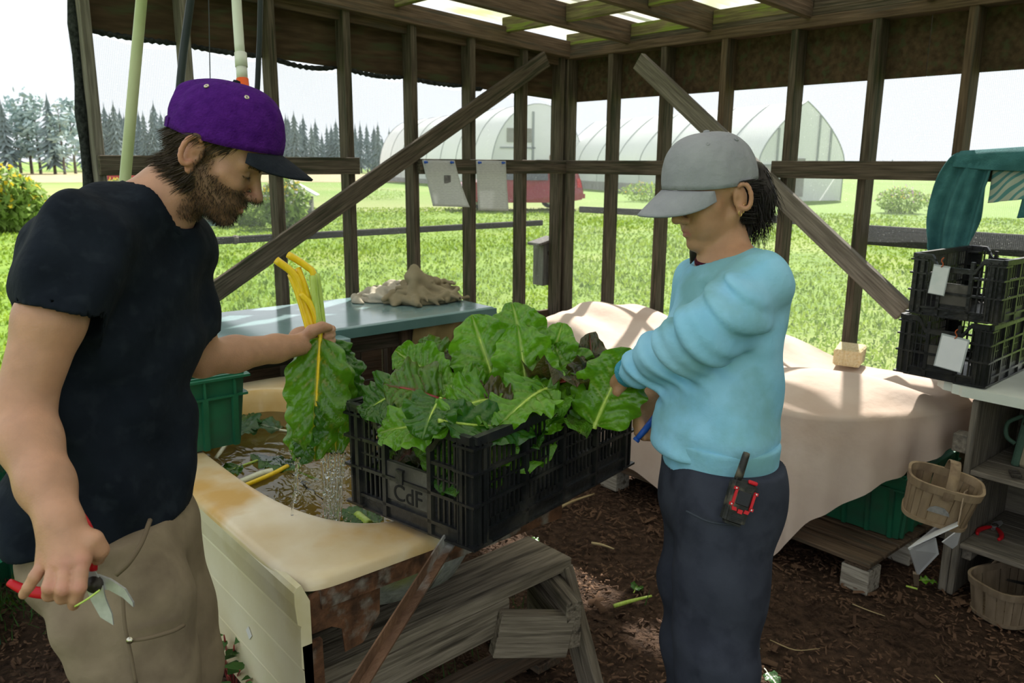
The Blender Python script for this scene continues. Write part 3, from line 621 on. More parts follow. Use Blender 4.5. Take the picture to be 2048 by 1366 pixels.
# cloth heaps
mat('beige_cloth', (.40, .36, .28), (.50, .46, .37), .9, 9, bump=.2, bscale=200); mat('olive_cloth', (.22, .185, .115), (.31, .265, .17), .9, 9, bump=.2, bscale=200)
mat('ochre_cloth', (.20, .15, .06), (.28, .22, .10), .9, 9)
def heap(label, c, a, b, h, seed, m, n, peak=None):
    """crumpled cloth: many soft fold ridges melted into one skin (built further down, once Field exists)"""
    HEAPS.append((label, c, a, b, h, seed, m, n, peak))
HEAPS = []; c1 = G(800, 600, BZ)
heap('crumpled pale beige cloth on the bench', (c1[0]+.04, c1[1]+.05, BZ), .27, .16, .085, 3, 'beige_cloth', 46)
heap('crumpled olive-brown cloth heaped higher on the right of the bench', (2.33, 3.40, BZ), .23, .17, .125, 8, 'olive_cloth', 54, (-.09, -.02, .175))
n1 = 24; n2 = 16; v = []
for i in range(n1):
    for j in range(n2):
        a = i/(n1-1); b = j/(n2-1); v.append((2.02+.34*a, 3.02+.04+.022*math.sin(a*17+b*3)*(.3+b), BZ-.05-(.16+.05*math.sin(a*5))*b))
o = obj('rag', mesh('rag', v, grid_faces(n1, n2), True), 'ochre_cloth'); tag(o, 'ochre rag hanging below the right end of the bench', 'cloth')
sm = o.modifiers.new('s', 'SOLIDIFY'); sm.thickness = .004

# ------------------------------------------------------------------ papers pinned on the rail
def papermat():
    m = bpy.data.materials.new('printed_paper'); MATS['printed_paper'] = m; N, L = nodes(m); b = N['Principled BSDF']; b.inputs['Roughness'].default_value = .7
    tc = N.new('ShaderNodeTexCoord'); sp = N.new('ShaderNodeSeparateXYZ'); L.new(tc.outputs['UV'], sp.inputs[0])
    wv = N.new('ShaderNodeTexWave'); wv.bands_direction = 'Y'; wv.inputs['Scale'].default_value = 9; L.new(tc.outputs['UV'], wv.inputs['Vector'])
    nz = N.new('ShaderNodeTexNoise'); nz.inputs['Scale'].default_value = 6; mp = N.new('ShaderNodeMapping'); mp.inputs['Scale'].default_value = (2, 14, 1); L.new(tc.outputs['UV'], mp.inputs[0]); L.new(mp.outputs[0], nz.inputs['Vector'])
    ml = N.new('ShaderNodeMath'); ml.operation = 'MULTIPLY'; L.new(wv.outputs['Fac'], ml.inputs[0]); L.new(nz.outputs[0], ml.inputs[1])
    cr = N.new('ShaderNodeValToRGB'); cr.color_ramp.elements[0].position = .30; cr.color_ramp.elements[1].position = .52
    cr.color_ramp.elements[0].color = (.70, .72, .72, 1); cr.color_ramp.elements[1].color = (.50, .52, .53, 1); L.new(ml.outputs[0], cr.inputs[0]); L.new(cr.outputs[0], b.inputs['Base Color'])
    tr = N.new('ShaderNodeBsdfTranslucent'); ms = N.new('ShaderNodeMixShader'); ms.inputs[0].default_value = .35; L.new(cr.outputs[0], tr.inputs[0]); L.new(b.outputs[0], ms.inputs[1]); L.new(tr.outputs[0], ms.inputs[2]); L.new(ms.outputs[0], N['Material Output'].inputs[0])
papermat(); mat('blue_pin', (.03, .10, .45), rough=.4); mat('photo_print', (.10, .10, .11), (.2, .2, .2), .6, 60)
def paper(label, x0, x1, zt, zb, skew, curl, pic=None):
    t = thing('paper_sheet', label, 'paper', (x0, YB-.09, zb)); nu, nv = 12, 18; v = []; uv = []
    for i in range(nu):
        for j in range(nv):
            a = i/(nu-1); b = j/(nv-1)
            v.append((x0+(x1-x0)*a+skew*b, YB-.086-.02*b-curl*b*b*a, zt+(zb-zt)*b-.01*a*b)); uv.append((a, 1-b))
    me = mesh('sheet', v, grid_faces(nu, nv), True); ul = me.uv_layers.new(name='UVMap')
    for lp in me.loops: ul.data[lp.index].uv = uv[lp.vertex_index]
    o = obj('sheet', me, 'printed_paper', t); o.modifiers.new('s', 'SOLIDIFY').thickness = .0015
    for a in (.08, .88): MB().lathe([(0, 0), (.008, 0), (.008, .006), (.005, .008), (.005, .018), (.007, .02), (0, .02)], 10, base((1, 0, 0), (0, 0, 1), (0, -1, 0), (x0+(x1-x0)*a, YB-.088, zt-.012))).build('push_pin', 'blue_pin', t)
    if pic: MB().box((x0+(x1-x0)*.62+skew*.4, YB-.102, zt+(zb-zt)*.42), ((x1-x0)*.2, .002, .045)).build('printed_photo', 'photo_print', t)
pa, pb = oY(845, 320, YB-.09), oY(912, 412, YB-.09)
paper('curling printed sheet with a small photo pinned to the rail, left of two', pa[0], pa[0]+.225, pa[2], pb[2]+.005, .055, .05, True)
pa, pb = oY(953, 321, YB-.09), oY(1012, 418, YB-.09)
paper('straight printed sheet pinned to the rail, right of two', pa[0], pb[0], pa[2], pb[2], .0, .01)

# ------------------------------------------------------------------ crates
mat('black_plastic', (.008, .009, .010), (.018, .019, .021), .30, 14, spec=.55, c3=(.040, .038, .033), s3=9, bump=.15, bscale=70)
mat('panel_plastic', (.070, .066, .058), (.105, .098, .086), .45, 18, c3=(.17, .16, .14), s3=14)
mat('green_plastic', (.012, .105, .055), (.018, .15, .080), .36, 9, spec=.5, c3=(.03, .085, .055), s3=4)
mat('dark_green_plastic', (.010, .085, .045), (.014, .12, .062), .45, 9, c3=(.05, .09, .06), s3=5)
mat('mint_plastic', (.05, .36, .24), (.07, .42, .28), .4, 6)
def text_mesh(body, size):
    cu = bpy.data.curves.new('t', 'FONT'); cu.body = body; cu.size = size; cu.align_x = 'CENTER'; cu.extrude = .0008
    ob = bpy.data.objects.new('t', cu); COL.objects.link(ob); bpy.context.view_layer.update()
    me = bpy.data.meshes.new_from_object(ob.evaluated_get(bpy.context.evaluated_depsgraph_get())); bpy.data.objects.remove(ob); me.name = 'lettering'; return me
def vented_crate(label, M, L, Wd, h, dip='end', text=None, group=None, hero=True):
    """open black crate; local x = length, y = width, z = 0 at the base; walls are lattices"""
    t = thing('vented_crate', label, 'crate', group=group, mw=M)
    def wall(ln, F_, handle):
        """F_(u, z, d) -> local point: u along the wall 0..ln, d outward"""
        mb = MB(); zr = [0, .035*h/.26, h*.40, h*.68, h*.93]
        def rec(u0, u1, z0, z1, d0, d1):
            mb.add([F_(u, z, d) for d in (d0, d1) for u, z in ((u0, z0), (u1, z0), (u1, z1), (u0, z1))], ((0, 3, 2, 1), (4, 5, 6, 7), (0, 1, 5, 4), (1, 2, 6, 5), (2, 3, 7, 6), (3, 0, 4, 7)))
        nb = 3 if handle else 4; c = .03
        ed = np.array([c, c+(ln-2*c)*.28, c+(ln-2*c)*.72, ln-c]) if handle else np.linspace(c, ln-c, nb+1)
        for u in ed: rec(u-.006, u+.006, 0, h*.93, -.004, .010)
        for i, z in enumerate(zr[:-1] if handle else zr):
            if handle and i == 3:
                rec(c, ed[1], z-.004, z+.004, -.002, .009); rec(ed[2], ln-c, z-.004, z+.004, -.002, .009)
            else: rec(c, ln-c, z-.004+(.004 if i == 0 else 0), z+.004, -.002, .010)
        rec(c, ln-c, 0, zr[1], -.003, .003)
        for b in range(len(ed)-1):
            u0, u1 = ed[b]+.006, ed[b+1]-.006
            if handle and b == 1:
                rec(u0, u1, zr[1], h*.56, -.003, .002); continue
            if not handle: rec(u0, u1, zr[1], h*.22, -.003, .003)
            k = max(2, int((u1-u0)/.0155))
            for q in range(1, k): uu = u0+(u1-u0)*q/k; rec(uu-.0026, uu+.0026, zr[1], h*.93, -.003, .003)
            rec(u0, u1, h*.54-.002, h*.54+.002, -.002, .003)
        return mb
    F0 = lambda u, z, d: (u-L/2, -Wd/2-d, z); F1 = lambda u, z, d: (L/2-u, Wd/2+d, z)
    F2 = lambda u, z, d: (-L/2-d, Wd/2-u, z); F3 = lambda u, z, d: (L/2+d, u-Wd/2, z)
    for ln, Fn, hd in ((L, F0, dip == 'side'), (L, F1, dip == 'side'), (Wd, F2, dip == 'end'), (Wd, F3, dip == 'end')):
        wall(ln, Fn, hd).build('side_lattice', 'black_plastic', t, mw=M)
        nu = 40; rv = []                        # top rim strip, dipping at the hand holds
        for i in range(nu+1):
            u = ln*i/nu; zz = h
            if hd:
                a = abs(u/ln-.5)*2; s = max(0, min(1, (.62-a)/.22)); zz = h-.042*(s*s*(3-2*s))
            rv += [Fn(u, zz, .012), Fn(u, zz, -.004), Fn(u, zz-.018, -.004), Fn(u, zz-.018, .012)]
        obj('rim', mesh('rim', rv, grid_faces(nu+1, 4, True)+[(3, 2, 1, 0), tuple(4*nu+q for q in range(4))]), 'black_plastic', t, M)
        if hd: MB().add([Fn(u, z, d) for d in (-.001, .0035) for u, z in ((ln*.30, .05), (ln*.70, .05), (ln*.70, h*.55), (ln*.30, h*.55))], ((0, 3, 2, 1), (4, 5, 6, 7), (0, 1, 5, 4), (1, 2, 6, 5), (2, 3, 7, 6), (3, 0, 4, 7))).build('end_panel', 'panel_plastic', t, mw=M)
    for sx in (-1, 1):
        for sy in (-1, 1):
            mb = MB()
            mb.box((sx*(L/2-.004), sy*(Wd/2-.022), h/2-.002), (.012, .052, h-.006)).box((sx*(L/2-.022), sy*(Wd/2-.004), h/2-.002), (.052, .012, h-.006))
            for z in (.006, h*.40, h*.68, h*.9): mb.box((sx*(L/2-.018), sy*(Wd/2-.018), z), (.062, .062, .006))
            for k in (.012, .036): mb.box((sx*(L/2+.006), sy*(Wd/2-k), h/2), (.012, .004, h-.02)).box((sx*(L/2-k), sy*(Wd/2+.006), h/2), (.004, .012, h-.02))
            mb.build('corner_post', 'black_plastic', t, mw=M)
    mb = MB(); mb.box((0, 0, .004), (L-.01, Wd-.01, .006)); mb.build('base', 'black_plastic', t, mw=M)
    if text:
        R = base((0, -1, 0), (0, 0, 1), (-1, 0, 0), (-L/2-.0045, 0, h*.205)); obj('lettering', text_mesh(text, h*.22), 'black_trim', t, M @ R)
        MB().box((-L/2-.008, .02, h*.50), (.009, .022, .006)).box((-L/2-.011, .02, h*.44), (.004, .022, h*.12)).build('label_clip', 'black_plastic', t, mw=M)
    return t
# hero crate of chard: corner points measured on the tub rim plane
CZ = .772
cn, cl, cr_ = G(948, 1108, CZ), G(693, 1005, CZ), G(1268, 930, CZ)
cu_ = nrm(cr_-cn); cv = np.cross(zh, cu_); CL = np.linalg.norm(cr_-cn); CW = float((cl-cn)@cv); CH = .262
CC = cn+cu_*CL/2+cv*CW/2
MC = base(cu_, cv, zh, CC)
vented_crate('black vented plastic crate heaped with chard leaves, resting on the tub', MC, CL-.024, CW-.024, CH, 'end', 'CdF')
# ------------------------------------------------------------------ shelf unit with white top, right edge
mat('shelf_wood', (.12, .105, .085), (.22, .195, .16), .85, 5, (1.5, 16, 16), .5, c3=(.11, .10, .085), s3=3)
mat('white_top', (.58, .63, .56), (.70, .74, .68), .4, 5, c3=(.50, .56, .42), s3=2)
SX = 3.08; SY = 1.01
sh = thing('shelf_unit', 'weathered wooden shelf unit at the right edge', 'shelf', (3.4, .5, 0))
for y in (SY, -.25): board('side_panel', (SX+.24, y, .0), (SX+.24, y, .775), .48, .022, 'shelf_wood', sh, (1, 0, 0))
for z in (.50, .205):
    for k in range(3): board('shelf_board', (SX+.08+k*.16, SY-.012, z), (SX+.08+k*.16, -.24, z), .155, .02, 'shelf_wood', sh, (1, 0, 0))
    board('cleat', (SX+.03, SY-.03, z-.035), (SX+.42, SY-.03, z-.035), .045, .035, 'shelf_wood', sh)
board('back_panel', (SX+.475, SY, .4), (SX+.475, -.25, .4), .75, .012, 'shelf_wood', sh)
board('leg_post', (SX+.03, SY+.03, 0), (SX+.03, SY+.03, .30), .05, .03, 'shelf_wood', sh, (1, 0, 0))
board('knob_block', (SX+.0, SY+.035, .60), (SX+.06, SY+.035, .60), .07, .05, 'shelf_wood', sh)
# worktop with a broken left corner
edge = [(SX-.03, -.35), (SX-.03, 1.05), (SX-.015, 1.065), (SX-.01, 1.09), (SX+.01, 1.10), (SX+.015, 1.13), (SX+.04, 1.15), (SX+.06, 1.17), (SX+.58, 1.17), (SX+.58, -.35)]
o = plate('worktop', [(x, y, .785) for x, y in edge], .035, (0, 0, 1), 'white_top', None); tag(o, 'chipped white worktop on the shelf unit under the black crates', 'worktop')
vented_crate('black vented crate at the bottom of the stack on the white worktop', Matrix.Translation((SX+.24, 1.15, .824)) @ Matrix.Rotation(.02, 4, 'Z'), .48, .300, .228, 'end', group='stacked black crates')
vented_crate('black vented crate at the top of the stack on the white worktop', Matrix.Translation((SX+.25, 1.125, 1.056)) @ Matrix.Rotation(-.03, 4, 'Z'), .48, .300, .228, 'end', group='stacked black crates')
vented_crate('black vented crate cut off by the right photo edge', Matrix.Translation((SX+.29, .67, .824)) @ Matrix.Rotation(.0, 4, 'Z'), .48, .300, .20, 'end', group='stacked black crates')
mat('card_white', (.74, .77, .80), (.80, .82, .84), .35, 14); mat('card_stained', (.62, .68, .68), (.76, .78, .78), .35, 18); mat('orange_tie', (.42, .10, .03), rough=.5); mat('clear_sleeve', (.42, .46, .47), rough=.25)
def tagcard(label, c, w_, h_, rot, m):
    Mx = Matrix.Translation(V(c)) @ Matrix(((0, 0, -1, 0), (-1, 0, 0, 0), (0, 1, 0, 0), (0, 0, 0, 1))) @ Matrix.Rotation(rot, 4, 'Z') @ Matrix.Rotation(-.05, 4, 'X')
    t = thing('crate_tag', label, 'tag', mw=Mx)
    MB().box((0, 0, 0), (w_, h_, .002)).build('sleeve', 'clear_sleeve', t, mw=Mx)
    MB().box((0, -.002, .0014), (w_*.90, h_*.92, .0018)).build('card', m, t, mw=Mx)
    pts = [(.004*math.sin(q*1.3), h_*.44+.035*q/5, .004+.003*math.cos(q*2)) for q in range(6)]
    MB().tube(pts, .0022, 6).build('twist_tie', 'orange_tie', t, True, mw=Mx)
tagcard('plain white card in a clear sleeve tied to the lower black crate', oX(1903, 706, SX-.028), .098, .125, -.10, 'card_white')
tagcard('stained narrow white card tied to the upper black crate', oX(1878, 560, SX-.022), .058, .108, -.07, 'card_stained')

# ------------------------------------------------------------------ green solid crates
def green_crate(label, M, L, Wd, h, m='green_plastic', group=None, lid=None):
    t = thing('green_crate', label, 'crate', group=group, mw=M); tp = .93
    a = [(sx*L/2*tp, sy*Wd/2*tp, 0) for sx, sy in ((-1, -1), (1, -1), (1, 1), (-1, 1))]; b = [(x/tp, y/tp, h) for x, y, _ in a]
    ai_ = [(x*.97, y*.96, .008) for x, y, _ in a]; bi = [(x*.97, y*.96, h) for x, y, _ in b]
    f = [(3, 2, 1, 0)]+[(i, (i+1) % 4, 4+(i+1) % 4, 4+i) for i in range(4)]+[(8, 9, 10, 11)]+[(8+(i+1) % 4, 8+i, 12+i, 12+(i+1) % 4) for i in range(4)]+[(4+i, 4+(i+1) % 4, 12+(i+1) % 4, 12+i) for i in range(4)]
    MB().add(a+b+ai_+bi, f).build('body', m, t, mw=M)
    for z, d in ((h-.008, .014), (h-.065, .011)):
        mb = MB()
        s = tp+(1-tp)*z/h
        for sy in (-1, 1): mb.box((0, sy*(Wd/2*s+d/2), z), (L*s+2*d, d+.006, .007))
        for sx in (-1, 1): mb.box((sx*(L/2*s+d/2), 0, z), (d+.006, Wd*s, .007))
        mb.build('rim', m, t, mw=M)
    for sy in (-1, 1):
        for k in (-.42, -.25, -.08, .12, .28, .44):
            x = L*k; MB().add([(x+q*tp, sy*(Wd/2*tp+e), 0) for q, e in ((-.010, 0), (.010, 0), (.008, .012), (-.008, .012))]+[(x+q, sy*(Wd/2+e), h-.062) for q, e in ((-.010, 0), (.010, 0), (.008, .011), (-.008, .011))], ((0, 1, 2, 3), (7, 6, 5, 4), (0, 4, 5, 1), (1, 5, 6, 2), (2, 6, 7, 3), (3, 7, 4, 0))).build('rib', m, t, mw=M)
        for k in (-.42, -.18, .05, .28, .44): MB().box((L*k, sy*(Wd/2+.006), h-.036), (.006, .012, .05)).build('rim_web', m, t, mw=M)
        MB().box((-.08*L, sy*(Wd/2*.985+.004), h-.038), (.075, .006, .034)).build('handle_slot', 'black_trim', t, mw=M)
    for sx in (-1, 1):
        for k in (-.38, -.13, .13, .38):
            y = Wd*k; MB().add([(sx*(L/2*tp+e), y+q*tp, 0) for q, e in ((-.010, 0), (.010, 0), (.008, .012), (-.008, .012))]+[(sx*(L/2+e), y+q, h-.062) for q, e in ((-.010, 0), (.010, 0), (.008, .011), (-.008, .011))], ((0, 1, 2, 3), (7, 6, 5, 4), (0, 4, 5, 1), (1, 5, 6, 2), (2, 6, 7, 3), (3, 7, 4, 0))).build('rib', m, t, mw=M)
    if lid:
        me = boxmesh('lid', L+.05, Wd+.05, .022, .006, 2); obj('lid', me, lid, t, M @ Matrix.Translation((0, 0, h+.012)))
        MB().box((0, -Wd/2-.026, h-.01), (L+.05, .006, .05)).box((0, Wd/2+.026, h-.01), (L+.05, .006, .05)).build('lid_skirt', lid, t, mw=M)
    return t
green_crate('green plastic crate perched on the left rim of the tub', Matrix.Translation((.618, 2.49, .757)), .56, .40, .225)
e_ = nrm((.76, .65, 0)); g_ = nrm((-.65, .76, 0)); nc = np.array([.47, 3.49, 0])
Mst = base(e_, g_, zh, nc-e_*.30+g_*.2)
for k, lb in enumerate(('bottom crate of the green stack behind the man\'s arm', 'second crate from the ground in the green stack behind the man\'s arm', 'top crate of the green stack behind the man\'s arm')):
    green_crate(lb, Mst @ Matrix.Translation((.006*math.sin(k*2), 0, .006+k*.252)), .60, .40, .25, 'dark_green_plastic', 'green crates stacked at the left')
green_crate('light green lidded bin at the bottom left photo edge', base(e_, g_, zh, np.array([.235, 3.02, .0])-e_*.25+g_*.1), .48, .34, .33, 'green_plastic', None, 'mint_plastic')
green_crate('green crate on the pallet under the pink sheet', Matrix.Translation((3.345, 1.405, .142)) @ Matrix.Rotation(.03, 4, 'Z'), .56, .37, .275, 'green_plastic', 'green crates under the pink sheet')
green_crate('upper green crate half hidden under the pink sheet edge', Matrix.Translation((3.36, 1.42, .421)) @ Matrix.Rotation(.03, 4, 'Z'), .52, .34, .215, 'dark_green_plastic', 'green crates under the pink sheet')
# pallet
pl = thing('pallet', 'low weathered wooden pallet under the green crates', 'pallet', (3.2, 1.9, 0))
for k in range(7): board('deck_board', (2.86+k*.125, 1.20, .128), (2.86+k*.125, 2.6, .128), .105, .018, 'warm_wood', pl, (1, 0, 0))
for y in (1.26, 1.9, 2.54):
    board('stringer', (2.82, y, .108), (3.68, y, .108), .09, .018, 'warm_wood', pl, (0, 1, 0))
    for x in (2.87, 3.23, 3.60): board('block', (x, y-.055, .049), (x, y+.055, .049), .10, .098, 'bleached_wood', pl, (1, 0, 0))

# ------------------------------------------------------------------ pale pink sheet over the stacked goods
mat('pink_sheet', (.66, .53, .45), (.74, .61, .52), .85, 3, bump=.7, bscale=9, c3=(.60, .45, .36), s3=1.6, trans=.18)
path = spline([(3.66, 3.40), (3.30, 3.34), (2.98, 3.20), (2.86, 2.95), (2.79, 2.5), (2.755, 2.1), (2.75, 1.80), (2.76, 1.60), (2.80, 1.43), (2.98, 1.27), (3.20, 1.17), (3.45, 1.125), (3.66, 1.12)], 12)
tops = spline([(.72,), (.77,), (.78,), (.75,), (.69,), (.67,), (.69,), (.70,), (.70,), (.70,), (.70,), (.70,), (.70,)], 12)
hems = spline([(.42,), (.36,), (.28,), (.22,), (.20,), (.14,), (.07,), (.03,), (.25,), (.41,), (.50,), (.56,), (.60,)], 12)
v = []; nt1, nt2 = 26, 26
for i, p in enumerate(path):
    s = i/(len(path)-1); zt = float(tops[i][0]); zh_ = float(hems[i][0])
    a = path[max(0, i-1)]; b = path[min(len(path)-1, i+1)]; tg = nrm([b[0]-a[0], b[1]-a[1], 0]); out = np.array([-tg[1], tg[0], 0])
    if out@(np.array([p[0], p[1], 0])-np.array([3.4, 2.3, 0])) < 0: out = -out
    cy = max(1.45, min(3.1, 1.3+(3.4-1.3)*(1-s)*1.02)); inner = np.array([3.66, cy])
    for j in range(nt1):
        q = j/nt1; x, y = inner+(np.array([p[0], p[1]])-inner)*q
        X, Y = np.array(x), np.array(y)
        z = zt-.0+.035*float(wav(X, Y, 0*X, 7, 31))*(1-q**6)+.016*float(wav(X*1.0, Y*.4, 0*X, 24, 32))*(1-q**8)
        z += .09*math.exp(-((x-3.45)**2+(y-2.15)**2)/.05)-.03*math.exp(-((x-3.4)**2+(y-1.7)**2)/.03)
        z -= .035*max(0, q-.85)/.15
        v.append((x, y, z))
    for j in range(nt2):
        q = j/(nt2-1); zb = zt-.035; drop = zb-zh_
        fold = .020*math.sin(s*62+.6*math.sin(s*23))+.013*math.sin(s*131+1)
        off = .010+.018*math.sin(min(1, q*1.6)*1.57)+fold*q*(.35+.4*(s > .62))
        v.append((p[0]+out[0]*off, p[1]+out[1]*off, zb-drop*q+.010*math.sin(s*70)*q))
o = obj('dust_sheet', mesh('dust_sheet', v, grid_faces(len(path), nt1+nt2), True), 'pink_sheet')
tag(o, 'large pale pink cotton sheet draped over stacked goods by the right wall', 'sheet')
# stacked goods beneath it (two more crates carry the left part)
green_crate('green crate hidden under the left end of the pink sheet', Matrix.Translation((3.32, 2.98, .0)), .56, .40, .35, 'dark_green_plastic', 'green crates under the pink sheet')
green_crate('green crate hidden under the middle of the pink sheet', Matrix.Translation((3.30, 2.25, .142)), .56, .40, .25, 'dark_green_plastic', 'green crates under the pink sheet')
mat('foam', (.66, .52, .28), (.78, .68, .46), .9, 90, bump=1.5)
c = G(1708, 706, .74); me = boxmesh('foam_block', .17, .12, .075, .008, 2)
for vv_ in me.vertices: vv_.co += Vector((random.uniform(-.004, .004),)*3)
o = obj('foam_block', me, 'foam', None, Matrix.Translation((3.62, 1.755, .725)) @ Matrix.Rotation(.3, 4, 'Z')); tag(o, 'yellow foam block beside the top of the pink sheet', 'foam block')

# ------------------------------------------------------------------ splint baskets
mat('splint', (.22, .155, .09), (.33, .245, .155), .75, 6, (6, 6, 1.2), .4, c3=(.16, .11, .07), s3=3); mat('splint_dark', (.17, .125, .08), (.26, .20, .135), .75, 6, (6, 6, 1.2), .4)
mat('stamp_ink', (.20, .20, .20), (.32, .31, .29), .8, 60)
def basket(label, M, L, Wd, h, m, tip=1.0, stamp=False):
    t = thing('splint_basket', label, 'basket', mw=M); n = 22; e = 3.2
    def P(th, q, d=0): k = .86+.14*q; x, y = supere(0, 0, L/2*k+d, Wd/2*k+d, e, th); return (x, y, h*q)
    for i in range(n):
        t0, t1 = (i+.04)/n*2*math.pi, (i+.96)/n*2*math.pi; v = []
        for dd in (0, -.0025):
            for q in (0, .5, 1):
                for s in range(4): v.append(P(t0+(t1-t0)*s/3, q, dd))
        f = [(r*4+s, r*4+s+1, (r+1)*4+s+1, (r+1)*4+s) for r in range(2) for s in range(3)]+[(12+r*4+s, 12+(r+1)*4+s, 12+(r+1)*4+s+1, 12+r*4+s+1) for r in range(2) for s in range(3)]
        MB().add(v, f).build('splint', m, t, mw=M)
    for q0, q1, d in ((.84, 1.03, .005), (.0, .10, .004)):
        k = 60; v = []
        for i in range(k):
            th = i/k*2*math.pi
            for dd, q in ((d, q0), (d, q1), (d-.009, q1), (d-.009, q0)): v.append(P(th, q, dd))
        obj('rim_band' if q0 > .5 else 'base_band', mesh('band', v, grid_faces(k, 4, True)+[tuple(((k-1)*4+j, (k-1)*4+(j+1) % 4, (j+1) % 4, j)) for j in range(4)]), m, t, M)
    k = 48; obj('bottom', mesh('bottom', [P(i/k*2*math.pi, .02) for i in range(k)], [tuple(range(k))]), m, t, M)
    v = []
    for a in np.linspace(-.12, math.pi+.12, 26):
        y = math.cos(a)*(Wd/2+.006); z = h*.82+math.sin(a)*h*.62
        for dx, dr in ((-.016, 0), (.016, 0), (.016, .004), (-.016, .004)): v.append((dx+L*.05, y*(1+dr), z+dr))
    obj('handle', mesh('handle', v, grid_faces(26, 4, True), True), m, t, M)
    if stamp: plate('ink_stamp', [(x_, -Wd/2*(.86+.14*z_)-.0015, h*z_) for x_, z_ in ((-.035, .36), (.035, .36), (.028, .46), (.012, .54), (-.015, .54), (-.03, .46))], .0008, (0, -1, 0), 'stamp_ink', t, mw=M)
c = W(1866, 1032, 2.72)
Rb = Matrix.Rotation(math.radians(-66), 4, 'Z')
basket('splint basket with handle propped on cardboard beside the green crates', Matrix.Translation(V(c)) @ Rb @ Matrix.Rotation(.16, 4, 'Y') @ Matrix.Rotation(.10, 4, 'X'), .225, .165, .145, 'splint', stamp=True)
c = G(1990, 1235, .004)
MB2 = Matrix.Translation((c[0]+.08, c[1]-.03, .008)) @ Matrix.Rotation(math.radians(-22), 4, 'Z')
basket('larger splint basket on the ground holding blue scissors', MB2, .32, .22, .135, 'splint_dark')
# cardboard flaps under the upper basket
mat('carton_white', (.52, .53, .55), (.62, .63, .64), .7, 8); mat('carton_brown', (.24, .18, .12), (.30, .23, .16), .8, 8); mat('carton_print', (.25, .33, .30), rough=.7)
cb = thing('cardboard_box', 'flattened white cardboard box with open flaps under the basket', 'box', G(1870, 1130, 0))
def flap(pix, m, th=.004):
    P = [W(*q) for q in pix]; n_ = nrm(np.cross(P[1]-P[0], P[2]-P[0])); plate('flap', P, th, n_, m, cb)
flap([(1817, 1098, 2.62), (1917, 1052, 2.56), (1927, 1030, 2.70), (1868, 1058, 2.80)], 'carton_white')
flap([(1819, 1100, 2.63), (1872, 1076, 2.70), (1878, 1108, 2.74), (1836, 1152, 2.80)], 'carton_white')
flap([(1917, 1052, 2.56), (1930, 985, 2.58), (1942, 975, 2.80), (1927, 1032, 2.71)], 'carton_brown')
flap([(1885, 1085, 2.8), (1925, 1055, 2.82), (1915, 1090, 2.86), (1905, 1098, 2.86)], 'carton_white')
flap([(1826, 1148, 2.79), (1838, 1150, 2.79), (1838, 1172, 2.9), (1828, 1172, 2.9)], 'carton_brown', .01)

# ------------------------------------------------------------------ tools: pruners, scissors, bag
mat('red_grip', (.50, .012, .02), rough=.35); mat('blade_steel', (.32, .32, .32), (.5, .5, .5), .4, 40, metal=.4); mat('blue_grip', (.02, .09, .42), rough=.4)
mat('greasy_steel', (.04, .035, .03), (.09, .08, .07), .5, 30, metal=.5)
def pruner(label, M, s=1.0, opening=.35):
    """bypass pruner in its local x-y plane, pivot at the origin, handles towards -x"""
    t = thing('pruning_shears', label, 'pruning shears', mw=M)
    def prism(name, pts, th, m, z0=0, par=None, rot=0):
        c_, s_ = math.cos(rot), math.sin(rot); P = [((x*c_-y*s_)*s, (x*s_+y*c_)*s) for x, y in pts]; k = len(P)
        v = [(x, y, z0-th/2) for x, y in P]+[(x, y, z0+th/2) for x, y in P]
        return MB().add(v, [tuple(range(k-1, -1, -1)), tuple(range(k, 2*k))]+[(i, (i+1) % k, k+(i+1) % k, k+i) for i in range(k)]).build(name, m, par or t, mw=M)
    def grip(rot, sg):
        c_, s_ = math.cos(rot), math.sin(rot); L_ = [(-.02, .004*sg), (-.045, .010*sg), (-.075, .013*sg), (-.105, .008*sg), (-.13, -.004*sg)]
        pts = [((x*c_-y*s_)*s, (x*s_+y*c_)*s, 0) for x, y in L_]
        return MB().tube(spline(pts, 4), [.0055*s+.0035*s*math.sin(q/16*3.1) for q in range(17)], 10).build('handle', 'red_grip', t, True, mw=M)
    grip(opening/2, -1); grip(-opening/2, 1)
    hk = [(x_, -y_) for x_, y_ in [(-.02, -.008), (0, -.014), (.02, -.012), (.045, -.003), (.062, .014), (.064, .020), (.045, .010), (.022, .004), (0, .008), (-.02, .008)]][::-1]
    prism('hook_blade', hk, .005, 'blade_steel', -.003, rot=opening/2*.6)
    bl = [(x_, -y_) for x_, y_ in [(-.02, .007), (0, .013), (.022, .010), (.05, .002), (.066, -.014), (.05, -.016), (.024, -.012), (0, -.012), (-.02, -.006)]][::-1]
    prism('cutting_blade', bl, .003, 'blade_steel', .002, rot=-opening/2*1.1)
    MB().lathe([(0, -.008), (.012*s, -.008), (.013*s, -.004), (.013*s, .004), (.012*s, .006), (.006*s, .007), (.006*s, .010), (0, .010)], 16, M).build('pivot', 'greasy_steel', t, True)
    MB().tube([M @ Vector(((-.035+.01*math.cos(q*.9))*s, .006*math.sin(q*.9)*s, 0)) for q in range(14)], .0012, 5).build('spring', 'blade_steel', t, True)
    return t
c = G(1985, 1055, .217); c = np.array([3.27, .875, .222])
c = G(1990, 1052, .222)
pruner('red-handled pruning shears lying on the lower shelf', Matrix.Translation(V(c)) @ Matrix.Rotation(math.radians(8), 4, 'Z'), 1.0, .62)
